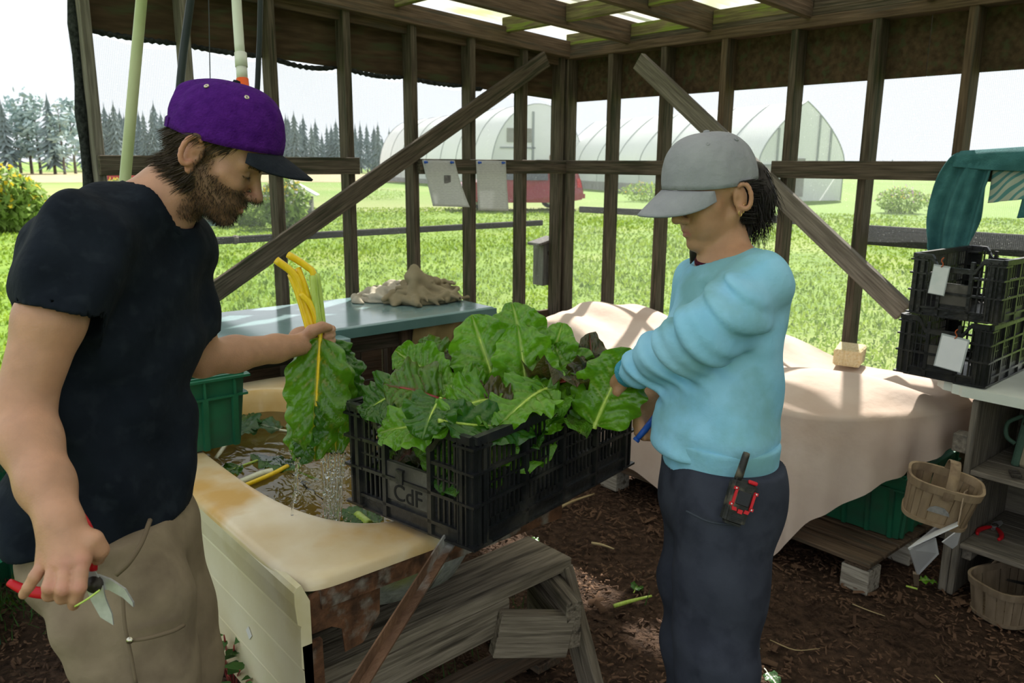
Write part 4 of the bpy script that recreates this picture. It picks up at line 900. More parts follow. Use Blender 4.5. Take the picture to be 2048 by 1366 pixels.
# scissors in the lower basket
Mz = MB2 @ Matrix.Translation((.05, -.005, .105)) @ Matrix.Rotation(-.25, 4, 'Z') @ Matrix.Rotation(.25, 4, 'Y')
sc_ = thing('scissors', 'blue-handled scissors lying in the lower basket', 'scissors', mw=Mz)
for sg in (-1, 1):
    pts = [(.035+.024*math.cos(q), sg*(.018+.016*math.sin(q)), 0) for q in np.linspace(0, 2*math.pi, 18)]
    MB().tube(pts, .005, 8, False).build('handle', 'blue_grip', sc_, True, mw=Mz)
    plate('blade', [(.012, sg*.010, sg*.002), (.0, -sg*.004, sg*.002), (-.09, -sg*.002, sg*.002), (-.085, sg*.004, sg*.002)], .0015, (0, 0, 1), 'black_trim', sc_, mw=Mz)
# green bag on the upper shelf
mat('bag_green', (.05, .10, .075), (.08, .14, .10), .8, 14, bump=.3, bscale=120); mat('bag_tan', (.30, .255, .17), (.36, .31, .22), .85, 12, bump=.3, bscale=160)
bc_ = G(2040, 940, .512)
Mb = Matrix.Translation((SX+.17, .80, .512)) @ Matrix.Rotation(math.radians(-90), 4, 'Z') @ Matrix.Rotation(-.35, 4, 'X')
bg_ = thing('canvas_bag', 'green and tan canvas bag leaning on the upper shelf', 'bag', mw=Mb)
obj('bag_body', boxmesh('bag_body', .30, .05, .20, .018, 3), 'bag_tan', bg_, Mb @ Matrix.Translation((.05, .02, .10)))
obj('trim_side', boxmesh('trim_side', .03, .058, .205, .010, 2), 'bag_green', bg_, Mb @ Matrix.Translation((-.105, .02, .10)))
obj('trim_top', boxmesh('trim_top', .32, .06, .03, .010, 2), 'bag_green', bg_, Mb @ Matrix.Translation((.05, .02, .20)))
for x, z in ((-.105, .19), (-.105, .16), (-.06, .203), (-.01, .203)): MB().lathe([(0, .004), (.005, .003), (.007, 0)], 10, Mb @ Matrix.Translation((x, -.011, z)) @ Matrix.Rotation(math.pi/2, 4, 'X')).build('rivet', 'chrome', bg_, True)
MB().tube([Mb @ Vector(q) for q in spline([(-.12, .0, .19), (-.16, -.01, .15), (-.15, -.02, .10), (-.12, -.01, .08)], 6)], .008, 8).build('strap', 'bag_green', bg_, True)
bk = Matrix.Translation((SX+.045, .865, .520)) @ Matrix.Rotation(.5, 4, 'Z')
cl_ = thing('strap_buckle', 'dark plastic strap buckle lying at the front of the upper shelf', 'buckle', mw=bk)
for k in (-.012, .012): obj('bar', boxmesh('bar', .055, .008, .014, .003, 2), 'greasy_steel', cl_, bk @ Matrix.Translation((0, k, .004)))
for k in (-.022, .0, .022): obj('cross_bar', boxmesh('cross_bar', .007, .034, .012, .002, 1), 'greasy_steel', cl_, bk @ Matrix.Translation((k, 0, .006)))

# ------------------------------------------------------------------ teal jacket over the right rail
mat('teal_fleece', (.035, .125, .135), (.055, .175, .185), .9, 20, bump=.4, bscale=160)
def stripes():
    m = mat('striped_lining', (.33, .40, .33), (.40, .46, .38), .9, 30); N, L = nodes(m); b = N['Principled BSDF']; tc = N.new('ShaderNodeTexCoord')
    wv = N.new('ShaderNodeTexWave'); wv.bands_direction = 'DIAGONAL'; wv.inputs['Scale'].default_value = 14; L.new(tc.outputs['Object'], wv.inputs['Vector'])
    cr = N.new('ShaderNodeValToRGB'); cr.color_ramp.interpolation = 'CONSTANT'; cr.color_ramp.elements[0].color = (.40, .46, .38, 1); cr.color_ramp.elements[1].position = .62; cr.color_ramp.elements[1].color = (.10, .26, .26, 1)
    L.new(wv.outputs['Fac'], cr.inputs[0]); L.new(cr.outputs[0], b.inputs['Base Color'])
stripes()
jk = thing('fleece_jacket', 'teal fleece jacket hung over the rail above the black crates', 'jacket', (XR-.09, 1.3, 1.62))
def drape(name, yl, yr, top, bot, m, xoff, fold, seed, over=.06):
    """cloth strip over the rail; top/bot functions of a give heights"""
    nu, nv = 44, 40; v = []
    for i in range(nu):
        a = i/(nu-1); zt = top(a); zb = bot(a)
        for j in range(nv):
            b = j/(nv-1); taper = 1-.0*b
            y = yl(b)+(yr(b)-yl(b))*a
            if b < .15: q = b/.15; x = XR-.040-over*q*1.3; z = zt+.02*math.sin(q*math.pi)
            else: q = (b-.15)/.85; x = XR-.118-.010*q; z = zt+(zb-zt)*q
            x -= xoff+fold*(1+math.sin(a*10+seed+1.6*math.sin(b*3)))*min(1, b*3)*.5+fold*.35*math.sin(a*23+seed*2+b*5)*min(1, b*2)
            v.append((x, y, z))
    o = obj(name, mesh(name, v, grid_faces(nu, nv), True), m, jk); s = o.modifiers.new('s', 'SOLIDIFY'); s.thickness = .006; return o
drape('body', lambda b: 1.385+.10*math.sin(min(1, b*1.05)*2.3), lambda b: 1.255+.02*b, lambda a: 1.64, lambda a: 1.15+.17*(abs(a-.42)*2)**2.2, 'teal_fleece', .0, .032, 1)
drape('hood', lambda b: 1.40, lambda b: .70, lambda a: 1.645+.045*a, lambda a: 1.60-.03*math.sin(a*3.1)+.03*a, 'teal_fleece', .012, .014, 2, .05)
drape('lining', lambda b: 1.26, lambda b: .98, lambda a: 1.585, lambda a: 1.455+.04*a, 'striped_lining', -.012, .012, 3, .01)
drape('sleeve', lambda b: 1.12+.02*b, lambda b: .80, lambda a: 1.62, lambda a: 1.40+.02*a, 'teal_fleece', .002, .02, 4, .03)

# ------------------------------------------------------------------ hoses and pipes over the tub, behind the man
mat('green_pole', (.30, .38, .16), (.46, .50, .30), .4, 6, (1, 1, .6)); mat('black_hose', (.018, .026, .028), (.03, .04, .042), .35, 6); mat('pvc', (.62, .66, .58), (.70, .73, .66), .35, 5); mat('orange_valve', (.80, .12, .02), rough=.35)
def pipe(name, label, cat, pts, r, m):
    t = thing(name, label, cat, pts[-1]); MB().tube(spline(pts, 6), r, 14).build('tube', m, t, True); return t
D_ = 2.45
p = pipe('green_pole', 'algae-stained pale green pole leaning behind the man\'s shoulder', 'pole', [W(298, -170, D_), W(283, 0, D_), W(262, 230, D_), W(240, 480, D_), W(220, 800, D_)], .0165, 'green_pole')
pipe('water_hose', 'black water hose hanging left of the purple cap', 'hose', [W(400, -170, 2.5), W(381, 0, 2.5), W(364, 130, 2.5), W(356, 260, 2.5), W(360, 500, 2.5), W(390, 700, 2.45)], .0125, 'black_hose')
pipe('water_hose', 'black water hose hanging right of the white pipe', 'hose', [W(524, -170, 2.5), W(521, 0, 2.5), W(518, 100, 2.5), W(508, 230, 2.5), W(470, 300, 2.5), W(380, 420, 2.5), W(350, 700, 2.45)], .0085, 'black_hose')
wp = pipe('water_pipe', 'white plastic water pipe with orange valve above the purple cap', 'pipe', [W(466, -170, D_), W(473, 0, D_), W(480, 108, D_)], .0150, 'pvc')
MB().tube([W(481, 106, D_), W(483, 134, D_)], .0185, 16).build('coupling', 'pvc', wp, True)
MB().tube([W(483, 134, D_), W(484.5, 158, D_)], .0165, 16).build('coupling', 'pvc', wp, True)
MB().tube([W(484.5, 158, D_), W(487, 182, D_), W(489, 215, D_)], .0185, 16).build('valve', 'orange_valve', wp, True)
MB().tube(spline([W(489, 215, D_), W(480, 270, D_), W(420, 350, D_), W(370, 450, D_), W(355, 700, D_)], 5), .0130, 12).build('outlet', 'pvc', wp, True)
# shiny bowl hanging behind the man's chin
dsh = thing('metal_bowl', 'shiny metal bowl hanging behind the man\'s chin', 'bowl', W(430, 425, 2.9))
Mdd = base(nrm(rt*.9+upv*.1), fw, upv, W(428, 420, 2.9)) @ Matrix.Rotation(math.pi, 4, 'X')
mb_ = MB().lathe([(.0, .052), (.03, .048), (.055, .034), (.072, .012), (.078, 0), (.081, .001), (.075, .016), (.058, .039), (.032, .054), (0, .058)], 28, Mdd); mb_.build('bowl', 'steel', dsh, True)
MB().tube([W(428, 390, 2.9), W(425, 300, 2.95), W(420, 150, 3.0), W(416, -60, 3.0)], .002, 5).build('cord', 'black_hose', dsh, True)
# ------------------------------------------------------------------ chard
for nm, tr in (('chard_green', .45),):
    m = mat(nm, (.1, .3, .02), None, .24, 30, attr='Col', trans=tr, coat=.4, bump=.7, bscale=38, spec=.6)
mat('stem_yellow', (.78, .52, .01), (.85, .62, .02), .3, 6, (20, 20, 1), coat=.3); mat('stem_green', (.36, .52, .06), (.48, .62, .14), .3, 6, (20, 20, 1), coat=.3)
mat('stem_white', (.60, .62, .46), (.70, .72, .58), .3, 6, (20, 20, 1), coat=.3); mat('stem_red', (.30, .04, .05), (.38, .07, .06), .3, 6, coat=.3)
KINDS = {'g': ((.095, .285, .010), (.20, .49, .022), (.42, .62, .10), 'stem_green'), 'd': ((.035, .14, .010), (.065, .22, .016), (.18, .34, .05), 'stem_green'),
         'y': ((.08, .24, .010), (.15, .39, .016), (.55, .48, .02), 'stem_yellow'), 'r': ((.045, .055, .012), (.085, .075, .016), (.20, .035, .02), 'stem_red'),
         'v': ((.07, .20, .012), (.13, .31, .02), (.22, .05, .02), 'stem_red'), 'w': ((.035, .12, .03), (.07, .20, .06), (.55, .60, .46), 'stem_white')}
def leaf_mesh(L, Wd, seed, curl=.6, cup=.5, ruf=1.0, blis=1.0, kind='g', stem=.3, nu=17, nv=30):
    r = np.random.default_rng(seed); u = np.linspace(-1, 1, nu)[None, :]; t = np.linspace(0, 1, nv)[:, None]
    wv_ = np.sin(np.pi*np.clip(t, .0, 1)**.80)**.48*(1-.10*t); wv_ = wv_/wv_.max(); wv_[0] = .06; wv_[-1] = .02
    ph = r.uniform(0, 6.3, 4); nr = r.uniform(2.2, 3.6)
    edge = 1+.07*np.sin(t*2*np.pi*5.3+ph[0]+np.sign(u)*ph[1])*np.abs(u)
    x = u*wv_*Wd/2*edge*(1-.06*cup*u*u)
    z = cup*np.abs(u)**1.6*wv_*Wd*.22
    z = z+ruf*Wd*.11*np.abs(u)**1.8*np.sin(t*2*np.pi*nr+ph[2]+np.where(u > 0, ph[3], 0))*wv_**.5
    z = z+ruf*Wd*.05*np.abs(u)**3*np.sin(t*2*np.pi*nr*2.7+ph[1]+np.where(u > 0, ph[0], 0))
    Nv = 7.0; cph = (t-.30*np.abs(u)**.9*wv_)*Nv; sv = np.abs(np.sin(np.pi*cph)); cross = np.abs(np.sin(np.pi*(np.abs(u)*3.2+.3*np.sin(cph*3))))
    z = z+blis*Wd*.070*(sv**.7*(.55+.45*cross**.6))*(1-np.abs(u)**6)*np.minimum(1, np.abs(u)*6)
    z = z+ruf*Wd*.02*np.sin(t*9+ph[0])*np.cos(u*2.2+ph[2])
    th = curl*(t**1.3)+.25*ruf*np.sin(t*5+ph[1])*.5
    dl = L/(nv-1); cy = np.concatenate([[[0]], np.cumsum(np.cos(th[:-1])*dl, 0)]); cz = np.concatenate([[[0]], -np.cumsum(np.sin(th[:-1])*dl, 0)])
    X = x; Y = cy+z*np.sin(th); Z = cz+z*np.cos(th)
    tw = r.normal(0, .25)*t; X, Z = X*np.cos(tw)-(Z-cz)*np.sin(tw), cz+X*np.sin(tw)+(Z-cz)*np.cos(tw)
    v = np.stack([X+0*t, Y+0*u, Z+0*u], -1).reshape(-1, 3)
    a, b, c, sm = KINDS[kind]; a, b, c = map(np.array, (a, b, c))
    mix = (.5+.5*wav(X*1., Y, Z, 30, seed))[..., None]; mix = np.clip(mix*.6+.4*(sv*cross)[..., None], 0, 1)
    col = a+(b-a)*mix
    vein = np.clip(1-sv/.22, 0, 1)*np.clip(1.15-np.abs(u), 0, 1)*.75; rib = np.clip(1-np.abs(x)/(Wd*.045*(1.1-t)), 0, 1); k = np.clip(np.maximum(vein, rib), 0, 1)[..., None]
    col = col*(1-k)+c*k
    if kind in 'rv': e = np.clip((np.abs(u)+0*t-.72)/.28, 0, 1)[..., None]*.5; col = col*(1-e)+np.array((.13, .10, .02))*e
    me = fastmesh('blade', v, np.array(grid_faces(nv, nu)), smooth=True); setcol(me, col.reshape(-1, 3)); me.materials.append(MATS['chard_green'])
    pts = [(0, -stem*L*(1-q), -.0*q) for q in np.linspace(0, 1, 4)[:-1]]+[(0, float(cy[i, 0]-.0), float(cz[i, 0])-.001) for i in range(0, int(nv*.8), 3)]
    rr = np.linspace(Wd*.045, Wd*.012, len(pts)); mb = MB().tube(pts, list(rr), 8); ms = mesh('stem', mb.v, mb.f, True); ms.materials.append(MATS[sm])
    return me, ms
LEAFN = {'g': 'glossy bright green chard leaf', 'd': 'dark green chard leaf', 'y': 'green chard leaf with yellow ribs', 'r': 'dark bronze-red chard leaf', 'v': 'green chard leaf with red veins', 'w': 'chard leaf with white ribs'}
def put_leaf(M, ms, kind, label, group, thing_name='chard_leaf'):
    o = obj(thing_name, ms[0], None, None, M); tag(o, label, 'leaf', group); obj('stem', ms[1], None, o, M); return o
def frame(p0, p1, nrm_hint):
    y = nrm(p1-p0); n = np.asarray(nrm_hint, float); n = nrm(n-y*(n@y)); x = np.cross(y, n); return base(x, y, n, p0)
# loose leaves filling the crate (alike, seen only in the mass)
LIB = [(k, leaf_mesh(1, .80, 100+i, random.uniform(.5, 1.3), random.uniform(.1, .7), random.uniform(.8, 1.5), 1.0, k, .25, 13, 22)) for i, k in enumerate('gggddgvrgdgv')]
rr_ = random.Random(5)
def heapz(x): return CH*.86+.13*math.exp(-((x-.05)/.17)**2)+.07*math.exp(-((x-.22)/.12)**2)
for i in range(96):
    x = rr_.uniform(-CL/2+.07, CL/2-.07); y = rr_.uniform(-CW/2+.06, CW/2-.06)
    z = heapz(x)*(1-.25*abs(y)/(CW/2))*rr_.uniform(.72, .97); z = max(.10, z)
    cx_h = .07; dx = (x-cx_h)*1.5+rr_.uniform(-.12, .12); dy = y*1.8+rr_.uniform(-.10, .10); el = rr_.uniform(.05, .65)*(.25+math.exp(-((x-.07)/.2)**2))
    d = nrm([dx, dy, .0]); d = nrm(d*math.cos(el)+zh*math.sin(el)); ln = rr_.uniform(.16, .24)
    reach = x+d[0]*ln; 
    if abs(reach) > CL/2: ln *= .75
    p = np.array(MC @ Vector((x-d[0]*.08, y-d[1]*.08, z-.03))); dw = cu_*d[0]+cv*d[1]+zh*d[2]
    k, ms = rr_.choice(LIB); M = frame(p, p+dw, nrm(zh+cu_*rr_.uniform(-.5, .5)+cv*rr_.uniform(-.6, .3)))
    put_leaf(M @ Matrix.Diagonal((ln, ln, ln, 1)), ms, k, LEAFN[k]+' packed among others in the crate heap', 'leaves packed in the crate ('+LEAFN[k]+')')
def hero(b, t, D0, D1, wd, kind, label, seed, curl=.5, cup=.4, ruf=1.0, n=None, stem=.04, blis=1.0, tilt=.45):
    p0 = W(b[0], b[1], D0); p1 = W(t[0], t[1], D1); L = float(np.linalg.norm(p1-p0))*(1+.10*abs(curl))
    n = nrm(-fw*(1-tilt)+zh*tilt) if n is None else n
    fr = frame(p0, p1, n)
    # turn the curl so that the tip ends near p1
    a = curl*.43; R = Matrix.Rotation(a, 4, 'X'); put_leaf(fr @ R, leaf_mesh(L, wd*1.18, seed, curl, cup, ruf, blis, kind, stem, 23, 38), kind, label, 'named leaves on the crate heap')
H_ = [((1000, 800), (945, 632), 1.98, 2.02, .165, 'g', 'broad bright green chard leaf standing upright at the top left of the heap', 1, .25, .25),
      ((1062, 770), (1025, 612), 2.06, 2.12, .15, 'g', 'bright green chard leaf peeking over the very top of the heap', 2, .4, .3),
      ((1062, 825), (1035, 655), 1.96, 2.00, .155, 'g', 'large crinkled bright green chard leaf in the middle of the heap top', 3, .3, .55),
      ((1085, 790), (1125, 650), 2.06, 2.10, .12, 'g', 'upright green chard leaf right of the heap top', 4, .35, .4),
      ((1150, 800), (1110, 690), 2.08, 2.06, .15, 'g', 'curled green chard leaf with light ribs in front of the upright leaves', 5, .6, .3),
      ((1190, 850), (1178, 672), 2.05, 2.12, .10, 'r', 'tall folded bronze-red chard leaf at the right of the heap', 6, .3, .9),
      ((1150, 830), (1200, 720), 2.0, 2.08, .12, 'r', 'dark bronze chard leaf leaning against the right green leaf', 16, .6, .6),
      ((1190, 850), (1258, 700), 1.93, 1.92, .15, 'g', 'rounded green chard leaf touching the blue sleeve cuff', 7, .35, .35),
      ((1110, 808), (1248, 822), 1.98, 2.05, .10, 'g', 'green chard leaf drooping over the far long side of the crate', 8, .7, .2),
      ((885, 842), (1060, 866), 1.70, 1.85, .095, 'd', 'long glossy green chard leaf lying along the near crate rim', 9, .25, .4),
      ((905, 842), (768, 870), 1.72, 1.80, .11, 'g', 'green chard leaf curling over the notched end of the crate', 10, .7, .4),
      ((885, 800), (768, 772), 1.88, 1.86, .14, 'v', 'flat green chard leaf with red vein net at the left of the heap', 11, .3, .2),
      ((805, 782), (724, 826), 1.86, 1.88, .12, 'd', 'dark green chard leaf hanging at the left crate corner', 12, .6, .4),
      ((880, 765), (792, 702), 1.96, 1.98, .11, 'g', 'pointed green chard leaf rolled to a tube on the left side', 13, .3, .9),
      ((905, 745), (838, 690), 2.04, 2.08, .10, 'v', 'small red-veined chard leaf behind the pointed leaf', 14, .4, .3),
      ((925, 745), (898, 702), 2.0, 2.03, .06, 'r', 'small dark purple chard leaf tip beside the broad leaf', 15, .5, .5),
      ((1015, 828), (930, 795), 1.82, 1.84, .12, 'r', 'glossy bronze-black chard leaf low in the middle of the heap', 17, .7, .4),
      ((985, 800), (895, 830), 1.84, 1.78, .13, 'g', 'shiny green chard leaf left of the bronze one in the middle', 18, .7, .4),
      ((1090, 780), (1005, 845), 1.90, 1.78, .13, 'g', 'green chard leaf folding forward over the near rim', 19, .9, .4),
      ((1040, 790), (1120, 850), 1.94, 1.92, .13, 'g', 'green chard leaf folding down to the right near rim', 20, .9, .4),
      ((880, 800), (846, 878), 1.78, 1.70, .11, 'd', 'green chard leaf bending down inside the notched crate end', 21, .8, .4),
      ((960, 800), (880, 770), 1.92, 1.94, .13, 'g', 'green chard leaf spread beneath the broad upright leaf', 22, .6, .4)]
for h in H_: hero(*h[:8], curl=h[8], cup=h[9])

# leaves and stems in the wash water
def float_leaf(c, ang, L, wd, kind, label, seed, z=WZ+.004, curl=.15, stem=.5):
    M = Matrix.Translation((c[0], c[1], z)) @ Matrix.Rotation(ang, 4, 'Z') @ Matrix.Rotation(.05, 4, 'X')
    put_leaf(M, leaf_mesh(L, wd, seed, curl, .15, .8, 1.2, kind, stem), kind, label, 'leaves floating in the tub')
a, b = G(480, 900, WZ), G(600, 905, WZ)
float_leaf(G(455, 885, WZ), -.62, .30, .17, 'w', 'large chard leaf with white ribs floating in the tub beside the green crate', 41)
float_leaf(G(560, 862, WZ), .55, .26, .15, 'w', 'dark chard leaf with white ribs floating behind the held bunch', 42)
float_leaf(G(480, 935, WZ), 1.9, .14, .09, 'd', 'small dark chard leaf floating at the left tub wall', 43)
float_leaf(G(760, 1050, WZ), .3, .14, .09, 'd', 'small dark green chard leaf floating at the near tub end', 44)
float_leaf(G(700, 1050, WZ-.02), 2.2, .16, .10, 'y', 'yellow-ribbed chard leaf sunk at the near tub end', 45, WZ-.015)
float_leaf(G(590, 940, WZ), .2, .22, .12, 'd', 'dark chard leaf floating under the held bunch', 46, WZ-.004)
def stalk(label, pts, r, m): o = MB().tube(spline(pts, 5), r, 9).build('cut_stalk', m, None, True); tag(o, label, 'stem', 'cut stems in the tub')
stalk('white chard stem floating in the tub', [G(472, 968, WZ+.008), G(520, 948, WZ+.010), G(545, 942, WZ+.010)], .010, 'stem_white')
stalk('yellow chard stem floating beside the white one', [G(480, 975, WZ+.006), G(540, 950, WZ+.008), G(575, 932, WZ+.006)], .007, 'stem_yellow')
stalk('pale green chard stem half sunk at the near tub end', [G(715, 1030, WZ+.004), G(740, 1050, WZ+.006)], .012, 'stem_green')

# ------------------------------------------------------------------ bunch held by the man
GP = W(636, 688, 1.99)
bn = thing('chard_bunch', 'dripping bunch of chard with yellow stems held over the tub', 'chard bunch', GP)
def bstem(pix, r, m):
    pts = spline([W(*q) for q in pix], 5); MB().tube(pts, list(np.linspace(r*.95, r*.8, len(pts))), 10).build('stem', m, bn, True)
bstem([(552, 520, 1.98), (590, 552, 1.985), (612, 610, 1.985), (634, 690, 1.98), (636, 760, 1.965)], .0105, 'stem_yellow')
bstem([(576, 509, 2.0), (612, 532, 2.0), (628, 552, 2.0), (632, 620, 2.0), (640, 690, 1.995), (648, 740, 1.99)], .0095, 'stem_yellow')
bstem([(582, 548, 1.99), (598, 590, 1.985), (618, 660, 1.98), (630, 720, 1.975)], .0105, 'stem_yellow')
bstem([(596, 537, 2.0), (612, 580, 1.99), (628, 640, 1.985), (638, 700, 1.98)], .0085, 'stem_yellow')
bstem([(602, 588, 1.975), (622, 610, 1.97), (636, 650, 1.975), (640, 700, 1.97), (634, 780, 1.955), (636, 860, 1.945)], .0085, 'stem_yellow')
bstem([(626, 552, 1.98), (632, 610, 1.975), (640, 660, 1.975), (648, 710, 1.975), (655, 740, 1.97)], .0100, 'stem_green')
bstem([(634, 548, 2.0), (642, 610, 1.995), (648, 660, 1.99), (656, 720, 1.99)], .008, 'stem_green')
def bleaf(b, t, D0, D1, wd, kind, seed, curl, cup, n):
    p0 = W(*b, D0); p1 = W(*t, D1); L = float(np.linalg.norm(p1-p0)); fr = frame(p0, p1, n)
    ms = leaf_mesh(L, wd, seed, curl, cup, 1.0, 1.4, kind, .08, 21, 40); o = obj('leaf', ms[0], None, bn, fr); obj('rib', ms[1], None, o, fr)
bleaf((640, 675), (628, 922), 1.96, 1.93, .155, 'y', 71, .12, -.2, -fw+rt*.1)
bleaf((648, 690), (676, 915), 1.985, 1.97, .13, 'y', 72, .10, -.3, -fw+rt*.35)
bleaf((620, 720), (590, 925), 1.98, 1.95, .11, 'y', 73, .15, -.3, -fw-rt*.5)
bleaf((652, 680), (722, 815), 2.01, 2.04, .13, 'd', 74, .2, -.3, -fw*.6+rt*.8)
bleaf((650, 690), (690, 800), 2.03, 2.06, .12, 'd', 75, .2, .2, -fw+rt*.2)
bleaf((630, 800), (598, 930), 1.94, 1.92, .10, 'd', 76, .25, .3, -fw-rt*.3)
# water running off the leaves
def stream(label, pix, r, seed):
    r_ = random.Random(seed); pts = [W(x+r_.uniform(-2, 2), y, D) for x, y, D in pix]; pts = spline(pts, 6)
    rad = [r*(.6+.55*abs(math.sin(i*1.3+seed))*r_.uniform(.7, 1.2)) for i in range(len(pts))]
    return pts, rad
def pour(label, lines, drops, seed):
    t = thing('water_stream', label, 'water', W(*lines[0][0][-1]), kind='stuff')
    for pix, r in lines:
        pts, rad = stream(label, pix, r, seed); seed += 1; MB().tube(pts, rad, 8).build('strand', 'falling_water', t, True)
    mb = MB(); r_ = random.Random(seed)
    for (x, y, D, sx, sy, k) in drops:
        for _ in range(k):
            s = r_.uniform(.0012, .0034); M = Matrix.Translation(V(W(x+r_.gauss(0, sx), y+r_.uniform(-sy, sy), D+r_.uniform(-.02, .02))))
            mb.lathe([(.0002, -s*1.5), (s*.75, -s*.6), (s, .2*s), (s*.6, s*.9), (.0002, s*1.2)], 7, M)
    tag(mb.build('drops', 'falling_water', t, True), kind='stuff')
pour('thin streams of water falling from the left chard leaf tip', [([(594, 915, 1.94), (593, 950, 1.94), (594, 985, 1.94)], .004), ([(598, 915, 1.94), (592, 960, 1.94), (590, 1005, 1.95)], .0035), ([(590, 980, 1.94), (585, 1005, 1.95), (583, 1030, 1.96)], .003)], [(594, 950, 1.94, 6, 50, 50)], 3)
pour('wide curtain of water falling from the large chard leaf', [([(644+k*7, 905, 1.95), (648+k*6.2, 960, 1.95), (652+k*4.6, 1010, 1.95), (655+k*3.6, 1065, 1.95)], .0050) for k in range(7)], [(665, 985, 1.95, 14, 85, 260), (662, 1060, 1.95, 22, 14, 90)], 9)
# ------------------------------------------------------------------ signed distance modelling for people and clothes
class Field:
    def __init__(s, lo, hi, h):
        s.lo = np.asarray(lo, float); s.h = h; s.n = np.ceil((np.asarray(hi, float)-s.lo)/h).astype(int)+1
        s.ax = [s.lo[i]+h*np.arange(s.n[i]) for i in range(3)]; s.d = np.full(s.n, .25, np.float32)
    def _blk(s, lo, hi):
        a = np.clip(np.floor((lo-s.lo)/s.h).astype(int), 0, s.n); b = np.clip(np.ceil((hi-s.lo)/s.h).astype(int)+1, 0, s.n)
        sl = tuple(slice(a[i], b[i]) for i in range(3)); X = s.ax[0][sl[0]][:, None, None]; Y = s.ax[1][sl[1]][None, :, None]; Z = s.ax[2][sl[2]][None, None, :]
        return sl, X, Y, Z, bool((b-a).min() > 0)
    def op(s, fn, lo, hi, k, op='u', pad=0):
        m = k+3*s.h+pad; sl, X, Y, Z, ok = s._blk(np.asarray(lo)-m, np.asarray(hi)+m)
        if not ok: return
        v = fn(X, Y, Z).astype(np.float32); d = s.d[sl]
        if op == 'u': hh = np.maximum(k-np.abs(d-v), 0)/k; s.d[sl] = np.minimum(d, v)-hh*hh*k*.25
        elif op == 'sub': v = -v; hh = np.maximum(k-np.abs(d-v), 0)/k; s.d[sl] = np.maximum(d, v)+hh*hh*k*.25
        elif op == 'and': hh = np.maximum(k-np.abs(d-v), 0)/k; s.d[sl] = np.maximum(d, v)+hh*hh*k*.25
    def cap(s, a, b, ra, rb=None, k=.01, op='u', flat=None):
        rb = ra if rb is None else rb; a = np.asarray(a, float); b = np.asarray(b, float); ab = b-a; L2 = max(ab@ab, 1e-12); R = max(ra, rb)
        def fn(X, Y, Z):
            px, py, pz = X-a[0], Y-a[1], Z-a[2]; t = np.clip((px*ab[0]+py*ab[1]+pz*ab[2])/L2, 0, 1); r = ra+(rb-ra)*t
            qx, qy, qz = px-ab[0]*t, py-ab[1]*t, pz-ab[2]*t
            if flat is not None:
                n, f = flat; c = (qx*n[0]+qy*n[1]+qz*n[2])*(1/f-1); qx, qy, qz = qx+n[0]*c, qy+n[1]*c, qz+n[2]*c
                return (np.sqrt(qx*qx+qy*qy+qz*qz)-r)*min(1, f)
            return np.sqrt(qx*qx+qy*qy+qz*qz)-r
        s.op(fn, np.minimum(a, b)-R, np.maximum(a, b)+R, k, op)
    def cuff(s, a, b, ra, rb, k=.03):
        """limb that ends flat at b"""
        a = np.asarray(a, float); b = np.asarray(b, float); L = np.linalg.norm(b-a); u = (b-a)/L; R = max(ra, rb)
        def fn(X, Y, Z):
            px, py, pz = X-a[0], Y-a[1], Z-a[2]; ax = px*u[0]+py*u[1]+pz*u[2]; t = np.clip(ax/L, 0, 1); r = ra+(rb-ra)*t; c = np.maximum(ax, 0)
            qx, qy, qz = px-u[0]*c, py-u[1]*c, pz-u[2]*c
            return np.maximum(np.sqrt(qx*qx+qy*qy+qz*qz)-r, ax-L)
        s.op(fn, np.minimum(a, b)-R, np.maximum(a, b)+R, k)
    def chain(s, pts, k=.012, flat=None, op='u'):
        for (a, ra), (b, rb) in zip(pts[:-1], pts[1:]): s.cap(a, b, ra, rb, k, op, flat)
    def ell(s, c, A, r, k=.01, op='u'):
        """ellipsoid: A rows are axes"""
        c = np.asarray(c, float); A = np.asarray(A, float); r = np.asarray(r, float); R = r.max()
        def fn(X, Y, Z):
            p = [X-c[0], Y-c[1], Z-c[2]]; q = [(p[0]*A[i][0]+p[1]*A[i][1]+p[2]*A[i][2]) for i in range(3)]
            k0 = np.sqrt(sum((q[i]/r[i])**2 for i in range(3))); k1 = np.sqrt(sum((q[i]/r[i]**2)**2 for i in range(3)))+1e-9
            return k0*(k0-1)/k1
        s.op(fn, c-R, c+R, k, op)
    def egg(s, a, b, ea, eb, side, k=.03, op='u'):
        """elliptic limb from a to b; (half width along side, half depth) at both ends"""
        a = np.asarray(a, float); b = np.asarray(b, float); ab = b-a; L = np.linalg.norm(ab); u = ab/L; sd = nrm(np.asarray(side)-u*(np.asarray(side)@u)); f = np.cross(u, sd); R = max(*ea, *eb)
        def fn(X, Y, Z):
            px, py, pz = X-a[0], Y-a[1], Z-a[2]; ax = px*u[0]+py*u[1]+pz*u[2]; t = np.clip(ax/L, 0, 1); e = ax-t*L
            x = px*sd[0]+py*sd[1]+pz*sd[2]; y = px*f[0]+py*f[1]+pz*f[2]; A = ea[0]+(eb[0]-ea[0])*t; B = ea[1]+(eb[1]-ea[1])*t
            return (np.sqrt((x/A)**2+(y/B)**2+(e/np.minimum(A, B))**2)-1)*np.minimum(A, B)
        s.op(fn, np.minimum(a, b)-R, np.maximum(a, b)+R, k, op)
    def plane(s, p, n, k=.006, lo=None, hi=None):
        """keep the side the normal points away from"""
        n = nrm(n); p = np.asarray(p, float); lo = s.lo if lo is None else lo; hi = s.lo+s.h*s.n if hi is None else hi
        s.op(lambda X, Y, Z: (X-p[0])*n[0]+(Y-p[1])*n[1]+(Z-p[2])*n[2], lo, hi, k, 'and')
